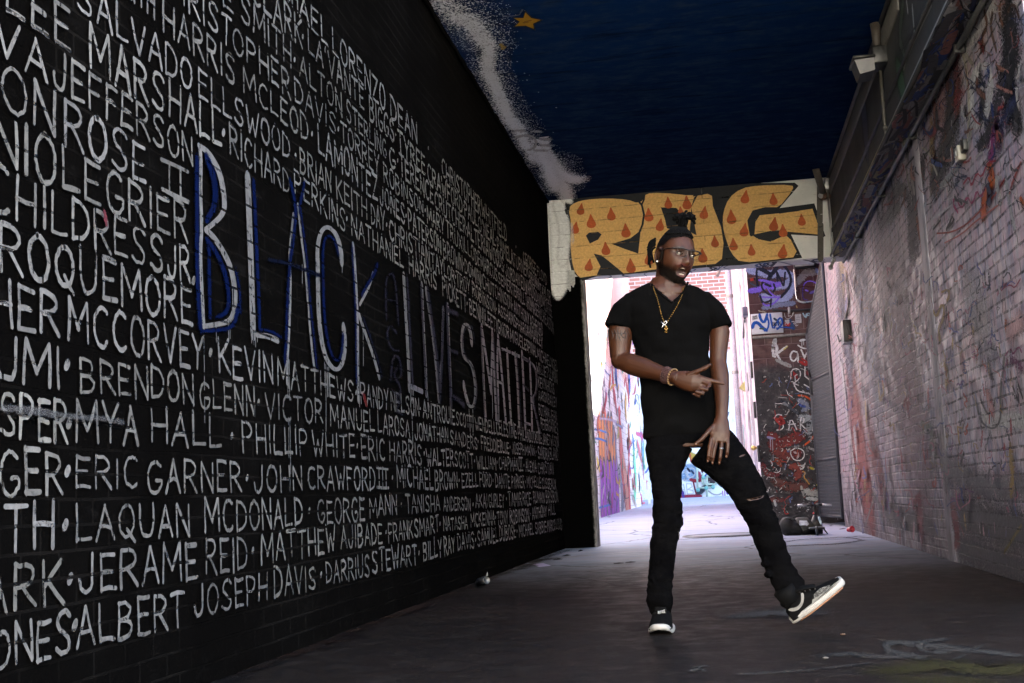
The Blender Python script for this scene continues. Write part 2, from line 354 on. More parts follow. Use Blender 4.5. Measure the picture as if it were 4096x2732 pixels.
# ------------------------------------------------------------------ the writing on the dark wall: word, then left x/top/bottom and right x/top/bottom in the photograph
ROWS = """
MICH 1075 -160 -75 1184 -45 46,AEL 1192 -25 65 1306 80 180,LORENZO 1323 107 201 1534 351 444,DEAN 1555 373 466 1662 493 572,. 1709 593,CHRISTOPHER 1762 636 701 1916 789 858,WHITFIELD 1921 802 856 2021 912 970,. 2060 988,GEORGE 2088 1004 1050 2139 1055 1100,FLOYD 2144 1063 1100 2182 1099 1140
CLARK 1000 -134 -9 1202 89 194,. 1206 148,LA'VANTE 1226 121 208 1449 352 441,BIGGS 1471 385 476 1570 490 570,. 1578 538,TYREE 1585 510 602 1694 624 696,CRAWFORD 1704 651 718 1843 790 850,. 1849 825,PAUL 1852 802 858 1904 850 904,O'NEAL 1908 868 922 1976 925 983,. 1979 960,PAMELA 1983 945 1001 2047 1006 1060,TURNER 2048 1011 1060 2108 1060 1110,BREONNA 2112 1085 1122 2152 1118 1160,TAYLOR 2154 1130 1177 2197 1168 1211
E 885 -60 20 925 -20 50,SMITH 957 -25 80 1158 172 270,. 1173 240,ALTON 1192 218 303 1361 373 461,STERLING 1379 400 484 1539 563 631,G 1551 583 660 1575 600 674,. 1586 643,TERENCE 1592 614 694 1727 745 815,CRUTCHER 1733 762 828 1857 876 940,. 1861 912,ALTERIA 1863 886 943 1948 962 1024,WOODS 1951 972 1030 2009 1028 1085,. 2014 1064,JORDAN 2017 1058 1103 2074 1100 1141,EDWARDS 2079 1100 1150 2135 1150 1200,DAVID 2138 1162 1204 2164 1188 1228,MCATEE 2166 1190 1232 2202 1222 1267
CHRIST 620 -180 -67 918 82 189,OPHER 925 105 200 1153 288 391,DAVIS 1172 311 400 1337 460 538,. 1348 517,TORREY 1356 480 556 1510 626 706,ROBINSON 1527 646 724 1687 804 862,. 1696 842,MARY 1702 824 886 1770 876 935,TRUXILLO 1778 883 945 1890 988 1040,. 1892 1013,DEMARCUS 1894 996 1052 1983 1077 1124,SEMER 1988 1088 1130 2041 1130 1175,TERRILL 2043 1132 1176 2093 1174 1221,THOMAS 2096 1176 1224 2140 1214 1262,ERIC 2141 1216 1262 2165 1238 1284,REASON 2167 1242 1286 2209 1290 1336
KEITH 450 -190 -60 610 -40 80,HARRIS 642 -8 120 932 222 335,MCLEOD 965 268 362 1225 478 568,. 1242 536,LAMONTEZ 1265 499 607 1502 708 803,JONES 1512 738 812 1612 822 898,. 1619 864,PATERSON 1626 835 912 1757 950 1015,BROWN 1766 958 1028 1843 1024 1086,. 1849 1056,DOMINIC 1853 1037 1088 1934 1106 1160,HUTCHINSON 1937 1112 1162 2041 1190 1238,. 2046 1220,ANTHONY 2050 1203 1248 2111 1255 1298,ASHFORD 2115 1262 1307 2165 1298 1344
SALVADO 300 -100 32 760 248 366,ELLSWOOD 787 272 388 1153 550 640,. 1176 624,BRIAN 1192 592 690 1318 688 768,KEITH 1338 707 790 1461 802 878,DAY 1478 815 893 1532 850 925,. 1541 900,CHRISTIAN 1550 877 950 1711 988 1066,TAYLOR 1718 1006 1072 1812 1078 1133,. 1817 1108,TROY 1819 1084 1140 1873 1122 1177,ROBINSON 1883 1128 1182 1975 1206 1253,. 1980 1237,ASSHAMS 1987 1216 1258 2057 1262 1307,PHAROAH 2060 1272 1310 2117 1312 1354,MANLEY 2118 1313 1354 2164 1345 1389
LEE 18 -130 38 274 40 215,MARSHALL 350 102 270 877 462 592,. 887 532,RICHARD 910 492 612 1150 690 775,PERKINS 1170 684 772 1374 838 925,. 1381 876,NATHANIEL 1398 860 940 1606 1003 1072,HARRIS 1628 1013 1088 1740 1094 1158,PICKETT 1763 1113 1180 1858 1180 1245,. 1863 1215,BENNI 1871 1192 1252 1930 1236 1296,LEE 1934 1240 1298 1964 1264 1318,TIGNOR 1966 1264 1320 2030 1308 1355,MIGUEL 2035 1314 1360 2090 1352 1396,ESPINAL 2092 1353 1396 2140 1386 1427,MICHAEL 2143 1393 1436 2196 1424 1465,NOEL 2198 1430 1467 2226 1446 1487
VA -25 50 205 178 172 318,JEFFERSON 205 193 351 763 550 660,WILLIE 2142 1450 1490 2180 1466 1506,TILLMAN 2182 1466 1508 2225 1488 1533
ON 0 253 422 216 369 546,ROSE 250 397 579 575 588 733,2 638 625 755 745 675 806,KEVIN 2149 1505 1545 2182 1521 1560,HICKS 2186 1522 1562 2213 1535 1575
NIO -30 445 630 215 560 748,LEGRIER 241 592 755 742 830 970,AARON 2151 1563 1598 2186 1574 1614,BAILEY 2189 1576 1615 2223 1592 1630
CHILDRESS -55 658 836 645 950 1090,JR 662 975 1104 752 1002 1132,. 768 1124,BOTHAM 2152 1618 1658 2193 1632 1675,JEAN 2197 1636 1676 2223 1648 1686
ROQUEMORE -8 880 1073 760 1160 1303,PETER 2160 1672 1712 2190 1680 1722,GAINES 2192 1682 1724 2228 1692 1737
HER -45 1105 1287 228 1180 1345,MCCORVEY 262 1195 1360 805 1352 1486,. 835 1412,KEVIN 866 1365 1498 1083 1420 1530,MATTHEWS 1102 1430 1538 1407 1528 1608,. 1418 1571,RANDY 1435 1530 1617 1546 1556 1638,NELSON 1556 1565 1640 1669 1598 1665,. 1675 1638,ANTROUIE 1685 1598 1668 1812 1640 1702,SCOTT 1818 1646 1698 1883 1666 1712,WENDELL 1894 1668 1717 1977 1684 1737,CELESTINE 1979 1681 1737 2058 1697 1752,. 2062 1735,PHILANDO 2066 1708 1757 2125 1724 1770,CASTILE 2128 1726 1770 2160 1732 1775,JANET 2164 1733 1775 2194 1741 1780,WILSON 2197 1742 1780 2228 1746 1788
UMI -30 1330 1505 235 1392 1556,. 260 1462,BRENDON 312 1425 1562 766 1502 1617,GLENN 790 1520 1626 1010 1548 1662,. 1027 1610,VICTOR 1054 1570 1670 1283 1606 1695,MANUEL 1313 1617 1704 1490 1648 1726,LAROSA 1504 1648 1728 1631 1682 1748,JONATHAN 1652 1690 1757 1786 1712 1767,SANDERS 1794 1716 1773 1903 1755 1799,. 1907 1768,FREDDIE 1918 1742 1798 1992 1760 1808,BLUE 1995 1761 1808 2029 1771 1815,. 2035 1790,JOSEPH 2042 1768 1815 2091 1778 1819,MANN 2095 1780 1818 2134 1786 1824,. 2140 1808,SANDRA 2146 1788 1833 2190 1793 1837,BLAND 2194 1793 1837 2226 1793 1839
SPER -8 1575 1752 262 1598 1770,. 268 1695,MYA 295 1612 1773 543 1628 1778,HALL 595 1640 1773 876 1664 1792,. 920 1745,PHILLIP 960 1683 1806 1223 1718 1820,WHITE 1242 1730 1824 1413 1740 1830,. 1423 1784,ERIC 1438 1744 1837 1532 1756 1841,HARRIS 1551 1766 1842 1679 1778 1858,. 1691 1815,WALTER 1698 1791 1858 1807 1802 1867,SCOTT 1812 1809 1865 1886 1817 1875,. 1893 1846,WILLIAM 1901 1824 1873 1977 1830 1877,. 1983 1850,CHAPMAN 1990 1831 1877 2067 1832 1880,2 2070 1829 1884 2085 1829 1884,. 2091 1862,ALEXIA 2097 1840 1886 2140 1846 1888,CHRISTIAN 2146 1850 1893 2208 1854 1896
GER -8 1797 1984 242 1806 1972,. 262 1887,ERIC 295 1822 1952 544 1836 1952,GARNER 580 1836 1968 956 1858 1970,. 981 1912,JOHN 1008 1860 1968 1201 1860 1955,CRAWFORD 1223 1866 1956 1493 1870 1957,3 1500 1868 1955 1546 1873 1957,. 1564 1912,MICHAEL 1580 1864 1946 1725 1880 1958,BROWN 1733 1883 1963 1823 1893 1950,. 1831 1924,EZELL 1841 1895 1951 1905 1893 1946,FORD 1912 1890 1946 1960 1896 1947,. 1967 1922,DANTE 1975 1895 1949 2033 1899 1951,PARKER 2040 1901 1951 2091 1905 1950,. 2097 1928,MICHELLE 2102 1906 1949 2158 1910 1951,CUSSEAUX 2162 1912 1953 2218 1917 1957
TH 10 2014 2205 208 2010 2193,. 253 2102,LAQUAN 295 2022 2165 750 2013 2138,MCDONALD 810 1998 2132 1202 1996 2100,. 1231 2043,GEORGE 1262 2000 2092 1451 1990 2084,MANN 1471 1990 2065 1580 1978 2057,. 1600 2019,TANISHA 1616 1978 2052 1752 1984 2044,ANDERSON 1767 1992 2044 1875 1990 2039,. 1887 2018,AKAI 1896 1978 2030 1943 1977 2029,GURLEY 1949 1978 2029 2010 1980 2030,. 2021 1995,TAMIR 2027 1967 2022 2081 1972 2022,RICE 2085 1973 2023 2117 1971 2021,. 2122 1996,RUMAIN 2128 1969 2013 2172 1968 2009,BRISBON 2178 1965 2013 2226 1965 2007
ARK -75 2275 2460 245 2238 2410,. 272 2318,JERAME 305 2232 2378 780 2172 2316,REID 815 2166 2298 980 2148 2278,. 1004 2203,MATTHEW 1037 2138 2252 1333 2106 2206,AJIBADE 1355 2102 2194 1521 2094 2172,. 1538 2131,FRANK 1546 2096 2170 1643 2084 2150,SMART 1650 2084 2152 1748 2066 2128,. 1754 2096,NATASHA 1767 2072 2124 1863 2066 2114,MCKENNA 1876 2056 2110 1972 2044 2098,. 1977 2070,TONY 1982 2049 2100 2025 2045 2094,ROBINSON 2033 2041 2094 2110 2038 2086,. 2117 2058,ANTHONY 2123 2032 2076 2180 2024 2067,HILL 2187 2022 2062 2216 2018 2058
JONES -130 2560 2700 275 2440 2612,. 291 2503,ALBERT 300 2440 2588 728 2362 2508,JOSEPH 768 2350 2474 1062 2294 2398,DAVIS 1088 2276 2396 1255 2266 2354,. 1278 2300,DARRIUS 1296 2256 2336 1470 2216 2304,STEWART 1480 2202 2296 1660 2178 2256,. 1670 2213,BILLY 1686 2170 2240 1760 2152 2226,RAY 1769 2150 2222 1812 2142 2206,DAVIS 1823 2140 2202 1890 2128 2190,. 1897 2160,SAMUEL 1903 2124 2186 1985 2110 2168,DUBOSE 1992 2108 2166 2056 2098 2152,. 2063 2125,MICHAEL 2070 2100 2148 2128 2092 2136,SABBIE 2135 2091 2136 2178 2085 2130,. 2181 2108,MARCO 2184 2084 2127 2215 2080 2120,LOUD 2219 2078 2118 2242 2074 2118
"""
# the large slogan: (width in photograph pixels, points)
BIGW = [
 (13, '790,592 795,640 792,775 798,915 791,1010 797,1150 802,1245 805,1305'),
 (20, '785,583 820,606 850,652 872,700 884,765 890,825 878,862 850,890 812,920'),
 (20, '812,920 840,942 880,1000 910,1060 927,1125 932,1200 926,1255 905,1288 860,1298 812,1305'),
 (22, '982,712 988,875 995,1050 1001,1250 1004,1335'), (22, '1018,1340 1065,1345 1104,1364'),
 (9, '1166,860 1155,960 1148,1034 1154,1112 1152,1204 1150,1290 1144,1391 1141,1442 1140,1530'),
 (8, '1184,823 1198,960 1213,1061 1221,1170 1231,1306 1241,1408 1250,1476'),
 (16, '1359,1042 1357,1004 1344,953 1323,918 1296,906 1275,930 1264,976 1262,1017 1264,1105 1265,1204 1269,1289 1280,1374 1297,1436 1323,1474 1345,1480 1362,1453 1371,1408 1372,1357 1367,1315'),
 (9, '1405,982 1411,1034 1417,1136 1422,1238 1424,1340 1424,1442 1425,1527 1427,1600'),
 (10, '1485,1095 1470,1146 1450,1185 1432,1218'), (10, '1430,1262 1444,1305 1459,1347 1487,1425 1510,1508'),
 (11, '1609,1109 1616,1238 1624,1374 1630,1500 1631,1551'), (20, '1637,1546 1660,1555 1684,1566'),
 (10, '1681,1146 1687,1306 1697,1476 1699,1571'),
 (11, '1881,1362 1877,1331 1868,1305 1856,1295 1847,1310 1843,1340 1842,1371 1847,1416 1858,1438 1876,1452 1890,1489 1898,1547 1896,1601 1885,1630 1870,1622 1857,1579 1850,1543'),
 (8, '1922,1313 1925,1422 1931,1560 1937,1668'), (8, '1922,1313 1940,1430 1959,1561'), (8, '1959,1561 1963,1440 1965,1340'), (8, '1965,1340 1972,1489 1981,1677'),
 (7, '1988,1354 1984,1445 1987,1560 1989,1681'), (7, '1988,1354 1998,1445 2008,1556 2018,1681'), (12, '1988,1526 2008,1534'),
 (11, '2002,1396 2037,1409'), (7, '2024,1409 2030,1534 2040,1690'), (12, '2043,1412 2074,1426'), (7, '2057,1427 2066,1534 2072,1695'),
 (7, '2084,1422 2091,1556 2097,1704'), (12, '2084,1428 2106,1442'), (10, '2097,1692 2119,1699'),
 (6, '2115,1449 2122,1601 2124,1712'), (6, '2115,1447 2133,1462 2144,1512 2140,1570 2124,1597 2140,1659 2153,1726'),
 (9, '1698,1163 1715,1272 1735,1425 1749,1595'), (9, '1767,1242 1762,1427 1754,1512 1750,1590'), (9, '1785,1229 1791,1422 1797,1534 1798,1619'),
]
BLUEW = [   # (width, colour key, density, points)
 (34, 0, .8, '772,640 772,800 772,1000 776,1180 786,1310'), (44, 0, .85, '815,640 835,690 848,760 842,830 812,880'), (36, 0, .75, '812,960 850,1010 885,1090 902,1180 895,1250 850,1272'),
 (30, 0, .7, '820,1000 822,1120 824,1260'), (30, 0, .8, '795,1325 860,1322 920,1310 938,1230'), (26, 0, .55, '930,1090 944,1160 946,1240'),
 (26, 0, .8, '1000,735 1008,880 1014,1050 1022,1220 1024,1310'), (22, 0, .8, '1024,1318 1075,1326 1112,1352'),
 (26, 0, .75, '1150,735 1165,800 1172,850 1160,960 1148,1040 1138,1160 1134,1300 1126,1440'), (24, 0, .75, '1205,735 1190,800 1186,840'),
 (20, 0, .6, '1190,850 1205,960 1216,1050 1226,1190 1240,1330 1255,1470'), (30, 1, .8, '1062,1040 1146,1054 1211,1082 1266,1102'),
 (22, 0, .75, '1340,1010 1326,960 1302,940 1284,960 1278,1020 1280,1120 1282,1220 1292,1340 1312,1420 1338,1450 1354,1420 1360,1350'),
 (16, 0, .7, '1396,990 1404,1120 1410,1240 1412,1360 1414,1520'), (22, 0, .9, '1498,1062 1484,1100 1458,1140 1436,1180'), (18, 1, .6, '1440,1270 1470,1350 1500,1440 1514,1500'),
 (14, 2, .55, '1534,1265 1531,1136 1544,1095 1566,1099 1575,1170 1582,1279'), (12, 2, .5, '1531,1198 1578,1205'), (14, 2, .55, '1575,1333 1552,1299 1538,1323 1541,1368 1561,1402 1586,1404'),
 (18, 2, .5, '1552,1510 1562,1420 1586,1426 1600,1510 1556,1520 1590,1450 1560,1500 1600,1560 1570,1590 1596,1620'), (16, 2, .5, '1556,1560 1600,1600 1570,1640 1600,1660'),
 (16, 2, .6, '1618,1115 1625,1240 1632,1380 1640,1530'), (14, 2, .6, '1675,1150 1682,1306 1692,1476 1694,1560'), (18, 2, .65, '1702,1170 1720,1290 1742,1450 1751,1590'), (16, 2, .6, '1764,1250 1760,1427 1751,1590'),
 (16, 2, .65, '1778,1235 1786,1422 1792,1534 1796,1619'), (36, 2, .62, '1778,1240 1800,1248 1822,1258'), (28, 2, .6, '1795,1402 1822,1412'), (34, 2, .62, '1804,1588 1828,1602 1848,1622'),
 (14, 2, .5, '1888,1352 1880,1300 1850,1310 1838,1380 1860,1440 1888,1475 1902,1560 1890,1630'),
 (12, 2, .5, '1916,1320 1930,1660'), (12, 2, .5, '1966,1345 1985,1670'), (11, 2, .5, '2062,1430 2078,1690'), (22, 2, .6, '2082,1430 2112,1446'), (18, 2, .6, '2088,1540 2108,1562'), (12, 2, .55, '2118,1452 2142,1500 2142,1570 2124,1600 2156,1730'),
]
DRIPS = '1140,1442,1142,1592 1147,1440,1149,1600 1144,1672,1146,1830 1150,1680,1153,1895 1289,1450,1291,1548 1294,1460,1295,1725 1300,1470,1302,1560 1306,1470,1307,1585 1004,1335,1005,1380 1010,1335,1012,1388 1018,1336,1019,1368 995,1330,996,1372 853,1302,854,1372 902,1300,904,1368 908,1300,909,1355 803,1340,806,1560 806,1590,807,1690 1426,1520,1430,1632 1444,1320,1445,1462 1359,1045,1360,1090 1199,1060,1199,1142 1634,1555,1636,1600 1640,1558,1641,1612 1646,1560,1648,1660 1703,1570,1705,1610 1640,1650,1644,1790 1870,1640,1876,1760 1885,1640,1886,1740 1963,1560,1965,1670'
# ------------------------------------------------------------------ the passage
XL, XR, XU = -1.92, 1.70, 1.525          # mural wall, brick wall, band above its ledge
ZC, ZB = 4.33, 3.34                      # ceiling, underside of the end beam
YD, YE = 15.42, 15.80                    # face and back of the end beam
YN, YNR, YNC = 1.6, 6.6, 8.5             # mural wall, brick wall, roof starts; last two cut back unseen to admit light
PJ = -1.528                              # inner edge of the pillar
TOP = 7.0  # walls and ceiling carried up to here as unseen mass blocking the sun
YM, XM = 20.5, .63                       # block wall beyond, and its left corner
XA = -3.0                                # left side of the alley
YB = 70.                                 # far end of the alley
def gz(y): return max(0., (y - 17.) * .0045)

def pts_of(s): return [tuple(float(q) for q in p.split(',')) for p in s.split()]
def istroke(P, un, pts, w, col, soft=False, dens=1., sm=0):
    """a stroke followed on the photograph, laid at its real place and width on its plane"""
    if isinstance(pts, str): pts = pts_of(pts)
    if len(pts) == 1: pts = [pts[0], (pts[0][0] + 1, pts[0][1] + .5)]
    if sm: pts = smooth(pts, sm)
    Q, Wd = [], []
    for i, p in enumerate(pts):
        a = pts[max(i - 1, 0)]; b = pts[min(i + 1, len(pts) - 1)]
        d = (b[0] - a[0], b[1] - a[1]); l = sqrt(d[0] ** 2 + d[1] ** 2) or 1; n = (-d[1] / l * w / 2, d[0] / l * w / 2)
        q = P.to2(un(*p)); q1 = P.to2(un(p[0] + n[0], p[1] + n[1])); q2 = P.to2(un(p[0] - n[0], p[1] - n[1]))
        ta = P.to2(un(a[0], a[1])); tb = P.to2(un(b[0], b[1]))
        t = (tb[0] - ta[0], tb[1] - ta[1]); tl = sqrt(t[0] ** 2 + t[1] ** 2) or 1
        dw = (q1[0] - q2[0], q1[1] - q2[1])
        Q.append(q); Wd.append(abs(dw[0] * t[1] - dw[1] * t[0]) / tl)
    P.stroke(Q, Wd, col, soft, dens)
def ipoly(P, un, pts, col, dens=1., sm=0):
    if isinstance(pts, str): pts = pts_of(pts)
    if sm: pts = smooth(pts, sm, True)
    P.poly([P.to2(un(*p)) for p in pts], col, dens)

# ground: one sheet out to the horizon
t = NT('ground_concrete')
n1 = t.noise(.55, 6, .62); n2 = t.noise(6, 6, .7); n3 = t.noise(70, 4, .7)
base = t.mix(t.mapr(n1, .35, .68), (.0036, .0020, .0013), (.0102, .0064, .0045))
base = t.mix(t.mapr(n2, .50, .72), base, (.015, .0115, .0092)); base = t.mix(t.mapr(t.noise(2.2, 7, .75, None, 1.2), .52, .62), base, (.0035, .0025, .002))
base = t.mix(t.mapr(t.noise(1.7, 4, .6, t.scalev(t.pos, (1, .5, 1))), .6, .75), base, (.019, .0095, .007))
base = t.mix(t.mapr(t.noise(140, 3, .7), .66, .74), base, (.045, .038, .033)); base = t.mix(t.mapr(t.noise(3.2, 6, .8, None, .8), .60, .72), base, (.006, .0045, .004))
# paint-spattered paler concrete in the alley, faded inward as painted doorway light
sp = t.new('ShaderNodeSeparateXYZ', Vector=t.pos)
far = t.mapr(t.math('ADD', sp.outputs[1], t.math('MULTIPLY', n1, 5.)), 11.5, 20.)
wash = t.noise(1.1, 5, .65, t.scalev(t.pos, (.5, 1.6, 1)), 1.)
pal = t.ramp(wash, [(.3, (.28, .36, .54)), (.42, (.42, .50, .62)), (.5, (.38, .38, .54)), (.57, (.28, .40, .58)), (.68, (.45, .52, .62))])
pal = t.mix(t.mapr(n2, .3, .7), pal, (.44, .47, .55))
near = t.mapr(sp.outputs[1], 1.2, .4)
base = t.mix(near, base, (.46, .43, .39))  # pale ground behind the camera, added to bounce light into the passage
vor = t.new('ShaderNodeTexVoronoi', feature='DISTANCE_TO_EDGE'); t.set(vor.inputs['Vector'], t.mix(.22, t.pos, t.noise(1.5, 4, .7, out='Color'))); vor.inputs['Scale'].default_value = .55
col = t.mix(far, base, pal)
col = t.mix(t.math('MULTIPLY', t.mapr(vor.outputs['Distance'], .012, .002), .8), col, (.003, .0025, .002))
t.bump(t.math('ADD', t.math('MULTIPLY', n2, .7), t.math('MULTIPLY', n3, .3)), .35, .012)
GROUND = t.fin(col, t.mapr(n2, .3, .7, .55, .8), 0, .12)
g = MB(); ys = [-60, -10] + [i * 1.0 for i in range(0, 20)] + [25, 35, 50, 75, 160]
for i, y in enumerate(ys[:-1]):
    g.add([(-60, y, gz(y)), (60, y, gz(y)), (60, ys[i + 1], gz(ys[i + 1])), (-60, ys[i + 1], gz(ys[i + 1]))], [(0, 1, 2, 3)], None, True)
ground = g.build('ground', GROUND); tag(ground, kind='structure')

PAINT_SOFT = paint_mat('spray_paint', rough=.6, grain=260, wear=.2)
P = Paint((0, 0, 0), (1, 0, 0), (0, 1, 0), (0, 0, 1), .003)
gr = (.052, .050, .045)
for w, c, d, s in [(26, gr, .62, '3790,2592 3590,2570 3540,2585 3560,2610 3650,2625 3690,2640'), (18, gr, .55, '3340,2622 3420,2618 3520,2632 3640,2628'),
                   (20, gr, .6, '3760,2560 3660,2580 3720,2620 3800,2600 3960,2610 4050,2625'), (14, gr, .5, '3820,2640 3900,2600 3940,2580'),
                   (30, (.05, .05, .048), .7, '3005,2463 3060,2455 3130,2455'), (12, gr, .45, '2980,2700 3200,2688 3400,2665 3470,2655'),
                   (60, (.035, .032, .008), .55, '3640,2680 3800,2660 3950,2690 4080,2670'), (40, (.033, .03, .008), .5, '3700,2720 3860,2725'),
                   (14, gr, .6, '2770,2686 2800,2678 2822,2690'), (10, gr, .6, '2790,2672 2812,2668'), (9, gr, .5, '2400,2600 2440,2640')]:
    istroke(P, onZ, s, w * 1.2, c, True, d * .95, 1)
dk = (.008, .007, .007)
for w, s in [(3, '3140,2170 3190,2160 3260,2156 3330,2152 3400,2150 3455,2163'), (4, '3160,2185 3220,2182 3330,2178 3400,2170 3450,2162'), (2, '2890,2150 2960,2148 3020,2142 3080,2136'),
             (1.6, '2700,2160 2850,2150 3000,2140'), (2, '2420,2330 2480,2350 2560,2338'), (2.5, '2300,2310 2390,2325'), (2, '2530,2300 2560,2290')]:
    istroke(P, onZ, s, w * 1.3, dk, True, .55, 1)
for i in range(60):
    x = 700 + i * 26.; yb = 2198 + (2262 - x) * .377; rs_ = random.Random(i)
    istroke(P, onZ, [(x, yb + 4), (x + 30, yb - 6 + rs_.uniform(-2, 6))], rs_.uniform(6, 22) * (1 + (2262 - x) / 1500), rs_.choice([(.020, .008, .005), (.012, .008, .006), (.03, .014, .009), (.004, .004, .004)]), True, rs_.uniform(.4, .8))
marks = P.build('painted_marks', paint_mat('floor_paint', rough=.8, grain=90, wear=.3, spec=.1, namp=2.6), ground)
tag(marks, kind='structure')

# ---- mural wall
t = NT('black_painted_brick')
_, mo = t.bricks('x', .21, .077, .006)
n1 = t.noise(14, 5, .7); n2 = t.noise(1.1, 4, .6); n3 = t.noise(60, 4, .7)
c = t.mix(t.mapr(n2, .35, .7), (.0012, .0011, .0012), (.0022, .0021, .0022))
c = t.mix(t.mapr(n1, .62, .8), c, (.009, .0085, .0085)); c = t.mix(t.math('MULTIPLY', mo, t.mapr(n2, .42, .62)), c, (.0075, .007, .007)); c = t.mix(t.mapr(t.noise(4, 6, .75, t.scalev(t.pos, (1, .6, 2.2))), .56, .76), c, (.008, .0077, .008))
h = t.math('ADD', t.math('MULTIPLY', mo, -1.), t.math('ADD', t.math('MULTIPLY', n1, .55), t.math('MULTIPLY', n3, .2)))
t.bump(h, 1., .012)
BLACKB = t.matte(t.mix(.4, c, (.0030, .0029, .0028)))
mural = thing('mural_wall', 'long black brick wall covered with rows of white hand painted names', 'wall', (XL, 7, 0))
b = MB()
# the wall face is not quite flat: low waves, a ragged proud course near the floor
ny, nz = 90, 40; ysg = [YN + (YD - YN) * i / ny for i in range(ny + 1)]; zsg = [-.1 + (ZC + .1) * j / nz for j in range(nz + 1)]
vs = [(XL + (.006 * sin(y * 1.7) * sin(z * 2.3 + y) if 0 < z < 4.2 else 0) - .006, y, z) for y in ysg for z in zsg]
b.add(vs, [(i * (nz + 1) + j, (i + 1) * (nz + 1) + j, (i + 1) * (nz + 1) + j + 1, i * (nz + 1) + j + 1) for i in range(ny) for j in range(nz)], None, True)
b.box(-5.4, XL - .02, YN, YD, -.1, TOP); b.build('brick_face', BLACKB, mural)
# shallow ridge of painted flashing along the ceiling corner
b = MB(); rs = random.Random(5)
yy = [4 + i * .16 for i in range(72)]
pl = [(XL + .012 + rs.uniform(-.004, .006), q, ZC - .035 + rs.uniform(-.006, .006)) for q in yy]
b.tube(pl, [(.014 + rs.uniform(-.004, .006)) for _ in pl], 6); b.build('corner_flashing', BLACKB, mural)

NAMEP = paint_mat('name_paint', 'x', .21, .077, cut=.9, rough=.55, grain=90, wear=.75)
BLUEP = paint_mat('blue_spray', 'x', .21, .077, cut=.5, rough=.7, grain=220, wear=.15, spec=.03, namp=1.5)
def wall_paint(lift): return Paint((XL, 0, 0), (0, 1, 0), (0, 0, 1), (1, 0, 0), lift)
unL = lambda x, y: onX(x, y, XL)
rr = random.Random(11)
for row in ROWS.strip().split('\n'):
    P = wall_paint(.006)
    for w in row.split(','):
        a = w.split(); s = a[0]; q = [float(v) for v in a[1:]]
        shade = rr.uniform(.145, .215)
        col = (shade, shade * .975, shade * rr.uniform(.90, .97))
        if s == '.':
            c = P.to2(unL(*q)); r = .016 * (1 if q[0] < 900 else .8)
            P.stroke([(c[0] - r * .3, c[1] - r * .3), (c[0] + r * .4, c[1] + r * .5)], r * 1.7, col); continue
        y0, zt0 = P.to2(unL(q[0], q[1])); yb0, zb0 = P.to2(unL(q[0], q[2]))
        y1, zt1 = P.to2(unL(q[3], q[4])); yb1, zb1 = P.to2(unL(q[3], q[5]))
        ws = [GWD.get(ch, 1.) for ch in s]; gap = .30
        tot = sum(ws) + gap * (len(s) - 1); x = 0.
        for ch, wd_ in zip(s, ws):
            u0, u1 = x / tot, (x + wd_) / tot; x += wd_ + gap
            j = [rr.gauss(0, .03) for _ in range(4)]; lean = rr.gauss(0, .03)
            for st in GL[ch]:
                pts = []
                base_w = None
                for px, py in (smooth(st, 1) if len(st) > 4 else st):
                    u = u0 + (u1 - u0) * (px + lean * (py - .5))
                    ya, za, zb = y0 + (y1 - y0) * u, zt0 + (zt1 - zt0) * u, zb0 + (zb1 - zb0) * u
                    hh = za - zb; base_w = hh
                    pts.append((ya + rr.gauss(0, .0016), zb + hh * (py * (1 + j[0]) + j[1]) + rr.gauss(0, .0016)))
                bw = base_w * rr.uniform(.100, .145) * (1.15 if ya > 7.5 else 1.); kk = rr.uniform(.72, 1.14)
                if len(pts) == 2: pts = [pts[0], tuple(pts[0][k] * .5 + pts[1][k] * .5 + rr.gauss(0, .0025) for k in (0, 1)), pts[1]]
                P.stroke(pts, [bw * rr.uniform(.8, 1.12) for _ in pts], tuple(v * kk for v in col))
    P.build('painted_name_row', NAMEP, mural)
P = wall_paint(.010)
for w, s in BIGW:
    v = rr.uniform(.15, .19) * (1. if float(s.split(',')[0]) < 1600 else .8)
    istroke(P, unL, s, w, (v, v * .98, v * (.98 if v > .14 else 1.12)), False, 1., 2)
d = DRIPS.split()
for q in d:
    q = [float(v) for v in q.split(',')]
    istroke(P, unL, [(q[0], q[1]), ((q[0] + q[2]) / 2 + .6, (q[1] + q[3]) / 2), (q[2], q[3])], 1.9, (.17, .17, .17), False, 1.)
P.build('slogan_lettering', NAMEP, mural)
P = wall_paint(.0165)
BC = [(.0006, .0045, .034), (.0014, .0034, .0125), (.016, .016, .027)]
for w, k, de, s in BLUEW: istroke(P, unL, s, w * (.62 if k < 2 else .8), BC[k], True, de, 2)
P2 = wall_paint(.0205)
for s, w_ in (('0,1640 110,1638 250,1668 380,1672 472,1692', 46), ('40,1650 180,1656 330,1676', 40), ('-20,1632 90,1640 200,1662', 70)): istroke(P2, unL, s, w_, (.115, .115, .12), True, .42, 1)
P2.build('grey_spray_smear', paint_mat('smear_spray', rough=.7, grain=300, wear=0, spec=.03, namp=.7), mural)
for s in ('1170,1900 1185,1935',): istroke(P, unL, s, 8, (.2, .16, .12), True, .5)
istroke(P, unL, '1445,1590 1452,1612', 14, (.10, .012, .012), True, .8); istroke(P, unL, '398,855 404,890', 16, (.12, .03, .04), True, .8)
P.build('slogan_spray', BLUEP, mural)

